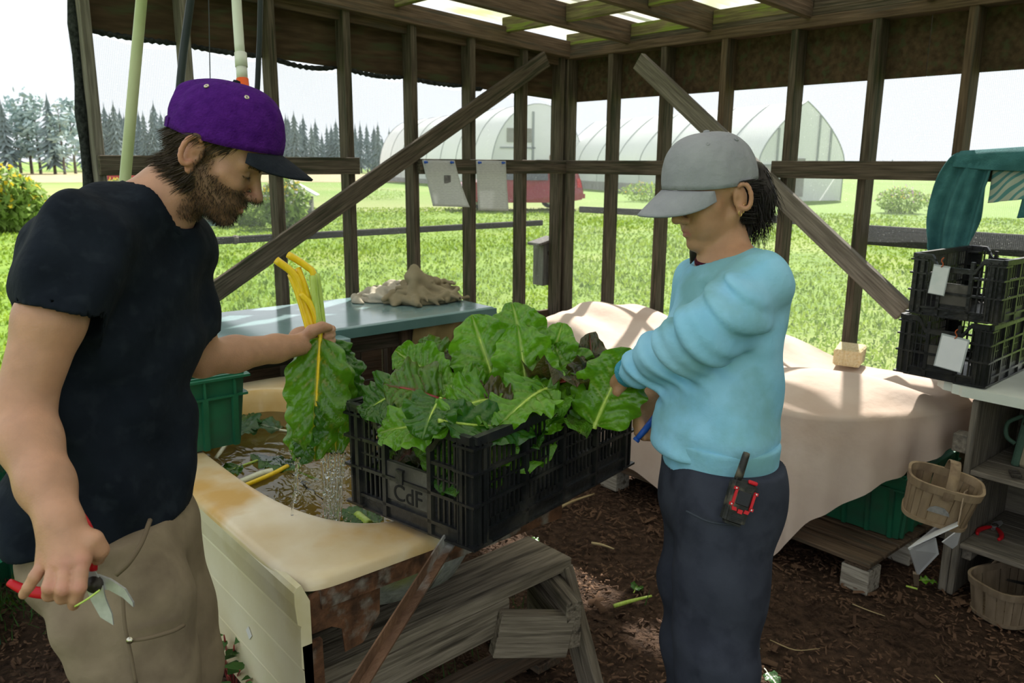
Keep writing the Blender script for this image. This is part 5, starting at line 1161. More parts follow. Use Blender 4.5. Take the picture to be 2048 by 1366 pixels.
    def disp(s, fn): # displace near the surface only
        m = np.abs(s.d) < .05; i, j, k = np.nonzero(m); s.d[i, j, k] += fn(s.ax[0][i], s.ax[1][j], s.ax[2][k]).astype(np.float32)
    def mesh(s, name):
        d = s.d; sg = d < 0; nx, ny, nz = d.shape
        cnt = np.zeros((nx-1, ny-1, nz-1), np.int8)
        for i in (0, 1):
            for j in (0, 1):
                for k in (0, 1): cnt += sg[i:nx-1+i, j:ny-1+j, k:nz-1+k]
        act = (cnt > 0) & (cnt < 8); I, J, K = np.nonzero(act); idx = np.full(act.shape, -1, np.int32); idx[I, J, K] = np.arange(len(I))
        cor = [(i, j, k) for i in (0, 1) for j in (0, 1) for k in (0, 1)]; val = [d[I+i, J+j, K+k] for i, j, k in cor]
        P = np.zeros((len(I), 3)); C_ = np.zeros(len(I))
        for a in range(8):
            for b in range(a+1, 8):
                df = [cor[b][q]-cor[a][q] for q in range(3)]
                if sum(abs(q) for q in df) != 1: continue
                m = (val[a] < 0) != (val[b] < 0); t = np.where(m, val[a]/(val[a]-val[b]+1e-12), 0)
                for q in range(3): P[:, q] += np.where(m, cor[a][q]+df[q]*t, 0)
                C_ += m
        P = P/C_[:, None]; v = s.lo+s.h*(np.stack([I, J, K], -1)+P); Q = []
        for axis in range(3):
            o = [0, 0, 0]; o[axis] = 1
            A = sg[:nx-o[0], :ny-o[1], :nz-o[2]]; B = sg[o[0]:, o[1]:, o[2]:]; m = A != B
            i, j, k = np.nonzero(m); c = [i, j, k]; u, w_ = [(1, 2), (2, 0), (0, 1)][axis]
            ok = (c[u] > 0) & (c[w_] > 0) & (c[u] < [nx, ny, nz][u]-1) & (c[w_] < [nx, ny, nz][w_]-1); c = [q[ok] for q in c]; fl = A[i, j, k][ok]
            def cell(du, dw): q = [x.copy() for x in c]; q[u] -= du; q[w_] -= dw; return idx[q[0], q[1], q[2]]
            q4 = np.stack([cell(1, 1), cell(0, 1), cell(0, 0), cell(1, 0)], -1); q4[~fl] = q4[~fl][:, ::-1]; Q.append(q4[(q4 >= 0).all(1)])
        return fastmesh(name, v, np.concatenate(Q), smooth=True)
def mverts(me):
    v = np.zeros(len(me.vertices)*3, np.float32); me.vertices.foreach_get('co', v); n = np.zeros_like(v); me.vertices.foreach_get('normal', n); return v.reshape(-1, 3), n.reshape(-1, 3)
def fld(pts, pad, h): P = np.array(pts); return Field(P.min(0)-pad, P.max(0)+pad, h)
def strands(name, root, d, ln, wd, m, parent, seed=0, bend=(0, 0, -.4), seg=3):
    """short hair: tapering ribbons"""
    r = np.random.default_rng(seed); n = len(root); d = d/np.linalg.norm(d, axis=1)[:, None]; side = np.cross(d, r.normal(size=(n, 3))); side /= np.linalg.norm(side, axis=1)[:, None]+1e-9
    ln = ln*r.uniform(.6, 1.2, n)[:, None]; P = root.copy(); vs = []; cd = d
    for k in range(seg+1):
        w_ = wd*(1-.8*k/seg); vs += [P-side*w_, P+side*w_]; cd = cd+np.asarray(bend)/seg; cd = cd/np.linalg.norm(cd, axis=1)[:, None]; P = P+cd*ln/seg
    v = np.stack(vs, 1).reshape(-1, 3); b = np.arange(n)[:, None]*(2*(seg+1)); q = np.concatenate([b+np.array([2*k, 2*k+1, 2*k+3, 2*k+2]) for k in range(seg)])
    return tag(obj(name, fastmesh(name, v, q), m, parent), kind='stuff')
mat('skin', (.5, .3, .2), None, .48, 45, attr='Col', sss=.12, bump=.12, bscale=260, spec=.4)
mat('brown_hair', (.030, .020, .013), (.065, .045, .028), .5, 30); mat('black_hair', (.008, .006, .006), (.020, .015, .013), .38, 30)

def head_field(Fd, O, f, s, u, sc=1.0, fem=False):
    """O: midpoint of the ear canals; f forward, s to the person's left, u up (unit vectors)"""
    A = np.array([f, s, u]); Pn = lambda a, b, c: O+sc*(f*a+s*b+u*c)
    E = lambda c, r, k=.015, op='u': Fd.ell(Pn(*c), A, np.array(r)*sc, k, op)
    Cc = lambda a, b, ra, rb=None, k=.012, op='u': Fd.cap(Pn(*a), Pn(*b), ra*sc, None if rb is None else rb*sc, k, op)
    E((.002 if fem else -.008, 0, .052), (.088 if fem else .098, .076, .086), .02); E((.040, 0, .010), (.058, .064, .090), .02)
    E((.040, 0, -.060), (.056, .050, .048), .02); jr = .014 if fem else .018
    for q in (-1, 1):
        Cc((-.002, q*.056, -.040), (.072, q*.016, -.095), jr, jr*.9, .022); Cc((.070, q*.044, -.022), (.050, q*.058, -.012), .020, .016, .02)
        Cc((.088, q*.012, .026), (.076, q*.046, .024), .009 if fem else .011, None, .014)
        E((.100, q*.033, .004), (.016, .018, .014), .010, 'sub'); E((.0765, q*.033, .004), (.0150, .0165, .0140), .004)
        E((.074, q*.026, -.058), (.020, .022, .022), .015)
    if fem:
        for q in (-1, 1): E((.056, q*.040, -.045), (.030, .026, .036), .02)
    E((.080, 0, -.098), (.020, .022, .017), .014); E((.084, 0, -.060), (.018, .026, .022), .014)
    Cc((.090, 0, .020), (.117, 0, -.026), .0085, .0115, .010); E((.119, 0, -.030), (.012, .0125, .011), .006)
    for q in (-1, 1): E((.107, q*.013, -.034), (.012, .0085, .009), .006); E((.110, q*.007, -.043), (.005, .004, .004), .003, 'sub')
    for q in (-1, 1):
        Cc((.103, q*.004, -.0595), (.092, q*.021, -.063), .0058, .003, .004); Cc((.101, 0, -.0700), (.091, q*.019, -.066), .0068, .003, .004)
    Cc((.108, 0, -.0645), (.104, 0, -.0645), .002, None, .002, 'sub')
    for q in (-1, 1): Cc((.106, 0, -.0645), (.094, q*.022, -.0648), .0018, .001, .003, 'sub')
    for q in (-1, 1):     # ears
        eo = np.array([-.012, q*.078, -.002]); ring = []
        for a in np.linspace(-2.3, 2.2, 12): ring.append(eo+np.array([-.014*math.cos(a)*1.0-.004, q*(.012+.006*math.cos(a)), .030*math.sin(a)+.004]))
        E((-.012, q*.076, -.001), (.0185, .008, .031), .006)
        for a, b in zip(ring[:-1], ring[1:]): Cc(tuple(a), tuple(b), .0048, None, .004)
        E((-.006, q*.079, -.033), (.0085, .005, .011), .006); E((-.004, q*.088, -.004), (.007, .008, .011), .004, 'sub'); E((-.008, q*.091, .013), (.008, .007, .009), .004, 'sub')
    return Pn

def to_local(v, O, f, s, u, sc): q = (v-O)/sc; return q@f, q@s, q@u
def sstep(a, b, x): t = np.clip((x-a)/(b-a), 0, 1); return t*t*(3-2*t)

def make_cap(parent, O, f, s, u, a, b, h, mcrown, mbill, munder, bill_len, bill_tilt, eyelet, bill_w=.95, back_hole=.034, strap=True, seams=6, mbutton=None):
    cp = obj('cap', None, None, parent, base(f, s, u, O)); M = base(f, s, u, O); cp.empty_display_size = .05
    nu, nv = 72, 22; v = []
    for i in range(nu):
        th = i/nu*2*math.pi
        for j in range(nv):
            q = j/(nv-1)*math.pi/2*.995; rr = math.cos(q)**.78; zz = math.sin(q)**.92
            c, s_ = math.cos(th), math.sin(th); bulge = 1+.03*math.cos(th)*math.sin(q)
            sm = 1-.010*math.exp(-((((th/(2*math.pi)*seams) % 1)-.5)/.03)**2)*math.cos(q)
            wr_ = 1+.012*math.sin(th*9+q*6)*math.cos(q)*math.sin(q)*2+.008*math.sin(th*17-q*9)*math.cos(q)
            lift = .0
            if back_hole: lift = back_hole*math.exp(-((abs(th-math.pi))/.42)**4)*math.cos(q)**3
            v.append((a*rr*c*sm*wr_*bulge, b*rr*s_*sm*wr_, h*zz*(1+.05*c*math.cos(q))+lift+.004*math.cos(th*2)*math.cos(q)))
    o = obj('crown', mesh('crown', v, grid_faces(nu, nv)+[((nu-1)*nv+j, (nu-1)*nv+j+1, j+1, j) for j in range(nv-1)], True), mcrown, cp, M)
    sd = o.modifiers.new('s', 'SOLIDIFY'); sd.thickness = .0025; sd.offset = 0
    MB().lathe([(0, .006), (.006, .005), (.008, 0)], 14, M @ Matrix.Translation((0, 0, h*1.0))).build('button', mbutton or mbill, cp, True)
    for k in range(seams):
        th = (k)/seams*2*math.pi; q = .92; p = Vector((a*math.cos(q)**.78*math.cos(th), b*math.cos(q)**.78*math.sin(th), h*math.sin(q)**.92)); nn = Vector((p.x/a**2, p.y/b**2, p.z/h**2)).normalized()
        MB().lathe([(.0015, .001), (.003, .0022), (.0048, .001), (.0048, -.001)], 14, M @ Matrix.Translation(p+nn*.001) @ nn.to_track_quat('Z', 'Y').to_matrix().to_4x4()).build('eyelet', eyelet, cp, True)
    # bill: curved visor
    nb, nr = 33, 12; top = []
    for i in range(nb):
        ph = -bill_w+2*bill_w*i/(nb-1); xi, yi = a*math.cos(ph)*.995, b*math.sin(ph)*.995
        for j in range(nr):
            q = j/(nr-1); e = max(0., 1-(ph/bill_w)**2)**.55*bill_len; x = xi+e*q*math.cos(bill_tilt); y = yi*(1+.05*q)
            z = .002-e*q*math.sin(bill_tilt)-.030*(y/b)**2*(.35+.65*q)-.004*q*q
            top.append((x, y, z))
    o = obj('bill', mesh('bill', top, grid_faces(nb, nr), True), mbill, cp, M); sd = o.modifiers.new('s', 'SOLIDIFY'); sd.thickness = .004; sd.offset = 0
    if strap:
        pts = [Vector((a*1.01*math.cos(t), b*1.02*math.sin(t), .010)) for t in np.linspace(math.pi-.55, math.pi+.55, 12)]; mb = MB()
        for p, q in zip(pts[:-1], pts[1:]): mb.bar(p, q+(q-p)*.15, .018, .004)
        mb.build('strap', mcrown, cp, mw=M)
        p = pts[2]; MB().bar(p+Vector((0, 0, 0)), pts[3], .022, .007).build('strap_buckle', mbill, cp, mw=M)
    return cp

for (lb_, c_, a_, b_, h_, sd_, m_, n_, pk_) in HEAPS:
    r_ = random.Random(sd_); c_ = np.array(c_); Fh = Field(c_-np.array([a_, b_, 0])-.06, c_+np.array([a_, b_, h_+.16]), .0055)
    Fh.ell(c_, np.eye(3), (a_*.86, b_*.86, h_*.62), .02)
    for i in range(n_):
        q = math.sqrt(r_.random()); th = r_.uniform(0, 6.283); p = c_+np.array([a_*q*math.cos(th), b_*q*math.sin(th), h_*(1-q**2.2)*r_.uniform(.55, .95)])
        d = th+r_.choice((.2, 1.4, 1.6, .9))+r_.uniform(-.5, .5); L_ = r_.uniform(.04, .10); e = np.array([math.cos(d)*L_, math.sin(d)*L_, r_.uniform(-.02, .012)]); rr = r_.uniform(.010, .022)
        mid = p+np.array([0, 0, rr*.5]); Fh.chain([(p-e, rr*.7), (mid, rr), (p+e*np.array([.8, 1, 1])+np.array([r_.uniform(-.03, .03), r_.uniform(-.02, .02), -.01]), rr*.6)], .012)
    if pk_:
        pp = c_+np.array(pk_); Fh.chain([(c_+np.array([pk_[0]+.05, pk_[1], h_*.6]), .05), (pp-np.array([0, 0, .04]), .045), (pp, .024)], .02); Fh.chain([(c_+np.array([pk_[0]-.04, pk_[1]-.05, h_*.4]), .03), (pp-np.array([.005, .01, .02]), .014)], .012); Fh.chain([(c_+np.array([pk_[0]+.10, pk_[1]-.06, h_*.4]), .03), (pp-np.array([-.015, .01, .03]), .012)], .012)
    Fh.disp(lambda X, Y, Z: .0022*wav(X, Y, Z, 90, sd_)); Fh.plane((0, 0, c_[2]+.002), (0, 0, -1), .003)
    tag(obj('cloth', Fh.mesh('cloth'), m_), lb_, 'cloth')
# ------------------------------------------------------------------ the man
mat('navy_cotton', (.0060, .0090, .0150), (.0095, .0140, .0220), .9, 14, bump=.5, bscale=22, c3=(.013, .018, .026), s3=30)
mat('khaki', (.20, .155, .105), (.26, .205, .14), .9, 16, bump=.4, bscale=26, c3=(.15, .115, .08), s3=7); mat('khaki_seam', (.17, .13, .088), rough=.9)
mat('purple_wool', (.050, .006, .135), (.078, .012, .19), .95, 60, bump=.4, bscale=220); mat('dark_wool', (.012, .015, .022), (.018, .022, .03), .9, 60, bump=.3, bscale=220)
mat('brass', (.55, .52, .42), rough=.3, metal=1); mat('boot', (.05, .035, .022), (.08, .055, .035), .7, 12)
mat('shirt_print', (.30, .12, .09), (.42, .26, .18), .8, 40); mat('tattoo', (.06, .07, .07), rough=.6)
Lm = nrm(rh*.35+fh*.94); Fm = nrm(rh*.94-fh*.35)
hyaw = math.radians(4); hp = math.radians(31); fx = nrm(rh*math.cos(hyaw)+fh*math.sin(hyaw))
mf = fx*math.cos(hp)-zh*math.sin(hp); mu_ = fx*math.sin(hp)+zh*math.cos(hp); msd = np.cross(mu_, mf); MO = W(423, 311, 1.53)
def wp_(L): return [(W(*q[:3]), q[3]) for q in L]
armR = wp_([(165, 485, 1.33, .048), (100, 640, 1.27, .050), (47, 812, 1.25, .0415), (58, 880, 1.225, .0440), (92, 970, 1.185, .0375), (120, 1040, 1.155, .0290)])
armL = wp_([(365, 505, 1.64, .050), (384, 640, 1.68, .045), (402, 716, 1.72, .0400), (470, 708, 1.80, .0395), (552, 697, 1.90, .0315), (603, 689, 1.955, .0265)])
B = fld([p for p, _ in armR+armL]+[MO, W(220, 1060, 1.5), W(40, 1215, 1.12), W(670, 640, 2.0)], .15, .0030)
for a, b, ea, eb in (((220, 1060, 1.5), (215, 900, 1.5), (.14, .095), (.13, .085)), ((215, 900, 1.5), (232, 660, 1.5), (.13, .085), (.15, .095)), ((232, 660, 1.5), (270, 470, 1.51), (.15, .095), (.13, .07))): B.egg(W(*a), W(*b), ea, eb, Lm, .03)
B.chain(wp_([(165, 485, 1.36, .048), (285, 440, 1.50, .055), (365, 505, 1.64, .048)]), .04)
B.chain(wp_([(292, 432, 1.52, .062), (345, 385, 1.53, .056), (385, 345, 1.53, .052)]), .03)
HS = .93; Pm = head_field(B, MO, mf, msd, mu_, HS)
B.chain(armR, .02); B.chain(armL, .02)
# right hand (near): back of the hand to us, fingers round the lower handle
wr_c = W(121, 1046, 1.153)
for (x0, y0, D0), (x1, y1, D1), r in (((104, 1062, 1.15), (89, 1124, 1.137), .0125), ((115, 1060, 1.145), (112, 1128, 1.127), .0135), ((128, 1060, 1.145), (134, 1128, 1.124), .0140), ((142, 1062, 1.15), (164, 1120, 1.130), .0135)):
    B.cap(W(x0, y0, D0), W(x1, y1, D1), r*1.1, r, .016)
B.cap(wr_c, W(125, 1085, 1.15), .026, .024, .02, flat=(-fw, .75))
def finger(pts, k=.0028): B.chain([(p, r*.90) for p, r in wp_(pts)], k)
finger([(89, 1124, 1.137, .0108), (70, 1153, 1.122, .0095), (57, 1174, 1.122, .0085), (47, 1189, 1.128, .0078)])
finger([(111, 1128, 1.127, .0118), (99, 1174, 1.108, .0112), (98, 1190, 1.122, .0102), (103, 1192, 1.148, .0092)])
finger([(133, 1128, 1.124, .0122), (126, 1178, 1.104, .0115), (124, 1195, 1.118, .0105), (129, 1196, 1.148, .0095)])
finger([(164, 1120, 1.130, .0120), (158, 1176, 1.110, .0112), (152, 1198, 1.116, .0100), (147, 1210, 1.128, .0090)])
finger([(148, 1066, 1.152, .0150), (186, 1080, 1.150, .0135), (200, 1100, 1.158, .0115), (196, 1118, 1.170, .0105)], .012)
# left hand: fist round the stems
B.ell(W(622, 684, 1.985), np.array([nrm(W(640, 678, 1.99)-W(603, 689, 1.955)), upv, fw]), (.038, .040, .020), .02)
finger([(606, 678, 1.955, .016), (624, 662, 1.945, .0150), (644, 654, 1.948, .0125), (658, 655, 1.962, .0105)], .012)
for k, y in enumerate((657, 668, 680, 691)):
    finger([(632, y+4, 2.015, .0110), (652, y-3, 2.020, .0110), (664, y+1-k*.3, 2.000, .0102), (661, y+5, 1.978, .0090), (652, y+7, 1.968, .0080)], .0028)
me = B.mesh('person'); v, nn = mverts(me)
x, y, z = to_local(v, MO, mf, msd, mu_, HS)
col = np.tile(np.array([.455, .242, .148]), (len(v), 1)); mott = wav(v[:, 0], v[:, 1], v[:, 2], 90, 3)[:, None]; col *= 1+.06*mott
hd = np.sqrt(x*x+y*y+z*z) < .17
def blend(mask, c, amt=1.0):
    global col; k = np.clip(mask*amt, 0, 1)[:, None]; col = col*(1-k)+np.asarray(c)*k
warm = np.exp(-(((x-.115)/.02)**2+(z+.03)**2/.0006)); blend(warm*hd, (.50, .22, .16), .6)
ear = hd*sstep(.072, .086, np.abs(y))*(np.abs(z) < .05); blend(ear, (.56, .25, .16), .6)
blend(hd*np.exp(-((x-.1)/.012)**2-((z+.0655)/.006)**2)*(np.abs(y) < .022), (.46, .17, .14), .8)
beard = hd*sstep(-.012, -.045, z-.35*(x-.02)*(x < .05))*sstep(-.005, .02, x)*(1-np.exp(-((x-.1)/.016)**2-((z+.066)/.009)**2-(y/.024)**2))*sstep(-.150, -.110, z)
beard = np.maximum(beard, hd*np.exp(-((x-.012)/.016)**2)*sstep(-.05, -.03, z)*sstep(.03, .01, z)*(np.abs(y) > .05))
mous = hd*np.exp(-((z+.050)/.006)**2)*(x > .085)*(np.abs(y) < .03)*(z > -.056); beard = np.maximum(beard, mous)
blend(beard, (.070, .045, .030), .55)
hairm = hd*sstep(.018, -.015, x+.25*(z+.0))*sstep(-.085, -.06, z+.2*x)*(np.abs(y) < .079); hairm *= 1-np.exp(-((x+.004)/.017)**2-(z/.034)**2)*(np.abs(y) > .055)
hairm = np.maximum(hairm, hd*(z > .03)*(x < .045)*(np.abs(y) > .03)); hairm = np.maximum(hairm, hd*(z > .05)*(x < .06))
blend(hairm, (.045, .030, .020), .9)
kn = np.zeros(len(v))
for q in ((89, 1126, 1.13), (111, 1130, 1.12), (133, 1130, 1.115), (164, 1122, 1.12), (99, 1176, 1.10), (126, 1180, 1.098), (158, 1178, 1.10)): kn = np.maximum(kn, np.exp(-np.sum((v-W(*q))**2, 1)/.00016))
blend(kn, (.52, .22, .16), .6)
tt = v-W(352, 690, 1.66); rr2 = np.sum(tt*tt, 1); blend(((rr2 < .030**2) & (rr2 > .022**2) & (tt@upv > -.008)).astype(float), (.08, .09, .085), .85)
lid = hd*np.exp(-((z-.0045+.002)/.0016)**2)*(x > .07)*(np.abs(np.abs(y)-.033) < .016); blend(lid, (.03, .02, .015), .9)
setcol(me, np.clip(col, .005, 1))
man = obj('person', me, 'skin'); tag(man, 'man in purple cap and navy t-shirt washing chard over the tub', 'person')
# hair, beard, brows
r_ = np.random.default_rng(3)
capd = (v-W(450, 284, 1.53))@(fx*math.sin(math.radians(15))+zh*math.cos(math.radians(15)))
sel = np.nonzero((hairm > .5) & (capd < .004))[0]; sel = r_.choice(sel, min(4200, len(sel)))
dn = nn[sel]*.35-mu_*.75-mf*.55+r_.normal(0, .10, (len(sel), 3)); strands('hair', v[sel]+nn[sel]*.0005, dn, .026, .0008, 'brown_hair', man, 1, -mu_*.2)
sel = np.nonzero(beard > .42)[0]; sel = r_.choice(sel, 5200); dn = nn[sel]*.7-mu_*.6+mf*.15+r_.normal(0, .22, (len(sel), 3)); strands('beard', v[sel], dn, .0085, .00042, 'brown_hair', man, 2, -mu_*.3)
brow = hd & (np.abs(z-.027-.004*np.cos((np.abs(y)-.033)*60)) < .0055) & (np.abs(y) > .012) & (np.abs(y) < .052) & (x > .06); sel = np.nonzero(brow)[0]; sel = r_.choice(sel, 500)
dn = nn[sel]*.4+np.sign(y[sel])[:, None]*msd*.9+r_.normal(0, .15, (len(sel), 3)); strands('eyebrows', v[sel], dn, .008, .0005, 'brown_hair', man, 3)
sel = np.nonzero(lid > .6)[0]; sel = r_.choice(sel, 140); strands('eyelashes', v[sel], nn[sel]*.8-mu_*.5, .007, .0004, 'black_hair', man, 4)
hb = MB(); sph = W(349, 244, 1.53); hb.lathe([(.0005, -.02), (.014, -.014), (.019, 0), (.014, .013), (.0005, .019)], 14, base(mf, msd, mu_, sph)); hb.build('hair_tuft', 'brown_hair', man, True)
ca = math.radians(15); cf = fx*math.cos(ca)-zh*math.sin(ca); cu2 = fx*math.sin(ca)+zh*math.cos(ca)
make_cap(man, W(450, 284, 1.53), cf, np.cross(cu2, cf), cu2, .108, .088, .112, 'purple_wool', 'dark_wool', 'dark_wool', .072, .36, 'brass')
# t-shirt
T = fld([W(35, 640, 1.34), W(430, 680, 1.7), W(40, 1070, 1.5), W(370, 1080, 1.5), W(250, 360, 1.5), W(200, 900, 1.3), W(300, 900, 1.72)], .09, .0055)
secs = [((205, 1075, 1.5), (.185, .138)), ((208, 960, 1.5), (.178, .125)), ((215, 840, 1.5), (.172, .108)), ((226, 680, 1.5), (.180, .112)), ((243, 540, 1.5), (.178, .108)), ((272, 465, 1.51), (.135, .075))]
for (a, ea), (b, eb) in zip(secs[:-1], secs[1:]): T.egg(W(*a), W(*b), ea, eb, Lm, .03)
T.chain(wp_([(172, 478, 1.35, .064), (268, 446, 1.49, .062), (362, 495, 1.63, .062)]), .05)
T.chain(wp_([(172, 480, 1.335, .068), (140, 560, 1.305, .072)]), .04); T.cuff(W(140, 560, 1.305), W(113, 650, 1.275), .072, .075, .03)
T.chain(wp_([(362, 500, 1.64, .062), (378, 590, 1.66, .055)]), .035); T.cuff(W(378, 590, 1.66), W(389, 664, 1.685), .055, .050, .03)
def folds(X, Y, Z):
    q = X*rt[0]+Y*rt[1]+Z*rt[2]; w_ = X*upv[0]+Y*upv[1]+Z*upv[2]; e = X*fw[0]+Y*fw[1]+Z*fw[2]
    return .0060*np.sin(q*55+w_*22+2.0*np.sin(w_*9+e*7))+.005*np.sin(q*38-w_*30+e*25+1.5*np.sin(w_*14))+.0022*wav(X, Y, Z, 34, 12)
T.disp(folds)
T.cap(W(119, 632, 1.28), W(96, 720, 1.25), .063, .072, .004, 'sub')
T.plane((0, 0, .945), -zh, .004)
T.chain(wp_([(296, 434, 1.52, .066), (390, 335, 1.53, .085)]), .006, op='sub')
ts = obj('t_shirt', T.mesh('t_shirt'), 'navy_cotton', man)
nk = nrm(W(390, 340, 1.53)-W(300, 432, 1.515)); nc_ = W(311, 421, 1.52); e1 = nrm(np.cross(nk, fw)); e2 = np.cross(nk, e1)
MB().tube([nc_+e1*.072*math.cos(t)+e2*.070*math.sin(t)-nk*.004*math.cos(2*t) for t in np.linspace(0, 2*math.pi, 40)], .0075, 8, False).build('collar', 'navy_cotton', ts, True)
def ringtube(name, c, n, ra, rb, r, m, par, e=None):
    e1_ = nrm(np.cross(n, (.3, .2, .9))) if e is None else nrm(e-n*(np.asarray(e)@n)); e2_ = np.cross(n, e1_); MB().tube([c+e1_*ra*math.cos(t)+e2_*rb*math.sin(t) for t in np.linspace(0, 2*math.pi, 40)], r, 8, False).build(name, m, par, True)
# trousers
nl = [((225, 1110, 1.45), .112), ((258, 1220, 1.43), .108), ((284, 1340, 1.42), .095), ((298, 1440, 1.42), .088)]
fl_ = [((285, 1110, 1.60), .115), ((325, 1220, 1.62), .098), ((352, 1340, 1.62), .085), ((366, 1440, 1.62), .080)]
nlp = [(W(*p), r) for p, r in nl]; flp = [(W(*p), r) for p, r in fl_]
nk_ = np.array([nlp[-1][0][0]-.02, nlp[-1][0][1]-.01, .10]); fk_ = np.array([flp[-1][0][0]-.01, flp[-1][0][1]+.0, .10])
K = fld([W(60, 1040, 1.5), W(440, 1040, 1.6), nk_, fk_, nlp[1][0], flp[1][0], W(120, 1230, 1.36)], .13, .0075)
K.egg(W(222, 1030, 1.5), W(235, 1120, 1.5), (.165, .108), (.172, .115), Lm, .03)
K.chain(nlp+[(nk_, .085)], .03); K.chain(flp+[(fk_, .08)], .03)
K.ell(W(165, 1255, 1.36), np.array([rt, upv, fw]), (.045, .050, .06), .03); K.ell(W(195, 1330, 1.36), np.array([rt, upv, fw]), (.045, .04, .05), .03)
K.disp(lambda X, Y, Z: .005*np.sin((X*rt[0]+Y*rt[1])*30+Z*34+2*np.sin(Z*13))+.004*wav(X, Y, Z, 26, 5)); K.plane(W(208, 1022, 1.5), zh, .004)
tr = obj('trousers', K.mesh('trousers'), 'khaki', man)
MB().tube(spline([W(300, 1040, 1.385), W(283, 1085, 1.335), W(258, 1125, 1.31), W(232, 1150, 1.305)], 6), .0042, 7).build('pocket_seam', 'khaki_seam', tr, True)
MB().tube(spline([W(245, 1180, 1.312), W(250, 1250, 1.308), W(262, 1310, 1.315), W(272, 1366, 1.322)], 6), .0030, 7).build('leg_seam', 'khaki_seam', tr, True)
MB().tube(spline([W(256, 1282, 1.307), W(300, 1275, 1.318), W(345, 1262, 1.345), W(368, 1250, 1.372)], 6), .0035, 7).build('knee_patch_seam', 'khaki_seam', tr, True)
MB().lathe([(0, .003), (.005, .002), (.006, 0)], 12, base(rt, upv, -fw, W(259, 1281, 1.300))).build('rivet', 'brass', tr, True)
for nm_, p in (('boot', nk_), ('boot', fk_)):
    S = fld([p-.2*Fm-zh*.1, p+.28*Fm+zh*.1], .06, .007); S.cap(p-zh*.05, p+zh*.06, .055, .06, .02); S.egg(p-Fm*.03-zh*.065, p+Fm*.17-zh*.07, (.042, .035), (.044, .028), Lm, .02); S.plane(p-zh*.097, -zh, .004); obj(nm_, S.mesh('boot'), 'boot', man)
# shears in the right hand
pv = W(190, 1168, 1.178); ax_ = nrm(rt*math.cos(-.63)+upv*math.sin(-.63)); ay_ = nrm(rt*math.sin(.63)+upv*math.cos(.63))
pruner('worn red-handled pruning shears held open in the man\'s right hand', base(ax_, ay_, np.cross(ax_, ay_), pv), .98, 1.28)
o = MB().tube(spline([W(150, 1213, 1.10), (W(175, 1198, 1.10)), W(200, 1180, 1.105)], 5), .0015, 6).build('stem_scrap', 'stem_green', None, True); tag(o, 'thin plant stem caught between finger and shears', 'plant scrap')
# ------------------------------------------------------------------ the woman
mat('sky_fleece', (.22, .50, .70), (.30, .58, .77), .95, 9, bump=.35, bscale=30, c3=(.19, .40, .46), s3=5); mat('cuff_fleece', (.05, .26, .40), (.075, .32, .46), .95, 30, bump=.4, bscale=120)
mat('slate_cotton', (.030, .034, .050), (.042, .047, .066), .9, 14, bump=.3, bscale=24, c3=(.024, .027, .040), s3=12); mat('slate_seam', (.045, .052, .068), rough=.9)
mat('grey_cotton', (.27, .28, .315), (.32, .33, .365), .9, 18, bump=.3, bscale=60); mat('maroon_cotton', (.06, .008, .02), rough=.9); mat('gold', (.70, .50, .20), rough=.25, metal=1)
Lw = nrm(rh*.37-fh*.93); Fw_ = nrm(-rh*.93-fh*.37)
wy = math.radians(13); wpit = math.radians(12); wx = nrm(-rh*math.cos(wy)-fh*math.sin(wy)); wf = wx*math.cos(wpit)-zh*math.sin(wpit); wu = wx*math.sin(wpit)+zh*math.cos(wpit); wsd = np.cross(wu, wf)
WO = W(1440, 394, 1.76); WS = .91
armN = wp_([(1508, 580, 1.64, .038), (1410, 668, 1.60, .030), (1335, 710, 1.72, .030), (1262, 742, 1.88, .025)])
armF = wp_([(1405, 560, 1.92, .045), (1362, 700, 2.03, .038), (1318, 775, 2.0, .034), (1296, 812, 1.965, .0255)])
Bw = fld([p for p, _ in armN+armF]+[WO, W(1440, 940, 1.76), W(1215, 780, 2.12), W(1285, 880, 1.95)], .14, .0036)
for a, b, ea, eb in (((1440, 940, 1.76), (1440, 800, 1.76), (.13, .09), (.115, .08)), ((1440, 800, 1.76), (1452, 620, 1.76), (.115, .08), (.125, .09)), ((1452, 620, 1.76), (1455, 540, 1.77), (.125, .09), (.10, .06))): Bw.egg(W(*a), W(*b), ea, eb, Lw, .03)
Bw.chain(wp_([(1505, 585, 1.67, .034), (1456, 560, 1.77, .038), (1410, 575, 1.90, .034)]), .04)
Bw.chain(wp_([(1452, 535, 1.775, .052), (1447, 490, 1.775, .046), (1446, 440, 1.775, .046)]), .03)
head_field(Bw, WO, wf, wsd, wu, WS, True)
Bw.chain(armN, .02); Bw.chain(armF, .02)
def fingerw(pts, k=.005): Bw.chain(wp_(pts), k)
# far hand with the knife handle
Bw.cap(W(1296, 812, 1.965), W(1290, 845, 1.95), .024, .024, .015, flat=(fw, .7))
fingerw([(1282, 836, 1.955, .011), (1274, 850, 1.935, .0095), (1276, 866, 1.925, .0088), (1284, 874, 1.92, .008)])
fingerw([(1288, 846, 1.945, .011), (1282, 862, 1.92, .0095), (1290, 874, 1.915, .009), (1298, 876, 1.925, .008)])
fingerw([(1298, 848, 1.945, .011), (1296, 866, 1.92, .0095), (1303, 874, 1.918, .009), (1308, 868, 1.93, .008)])
fingerw([(1306, 846, 1.95, .010), (1308, 862, 1.93, .0088), (1312, 866, 1.935, .008), (1314, 858, 1.945, .0075)])
fingerw([(1288, 820, 1.955, .013), (1278, 838, 1.935, .0115), (1284, 854, 1.92, .010), (1290, 862, 1.915, .009)], .01)
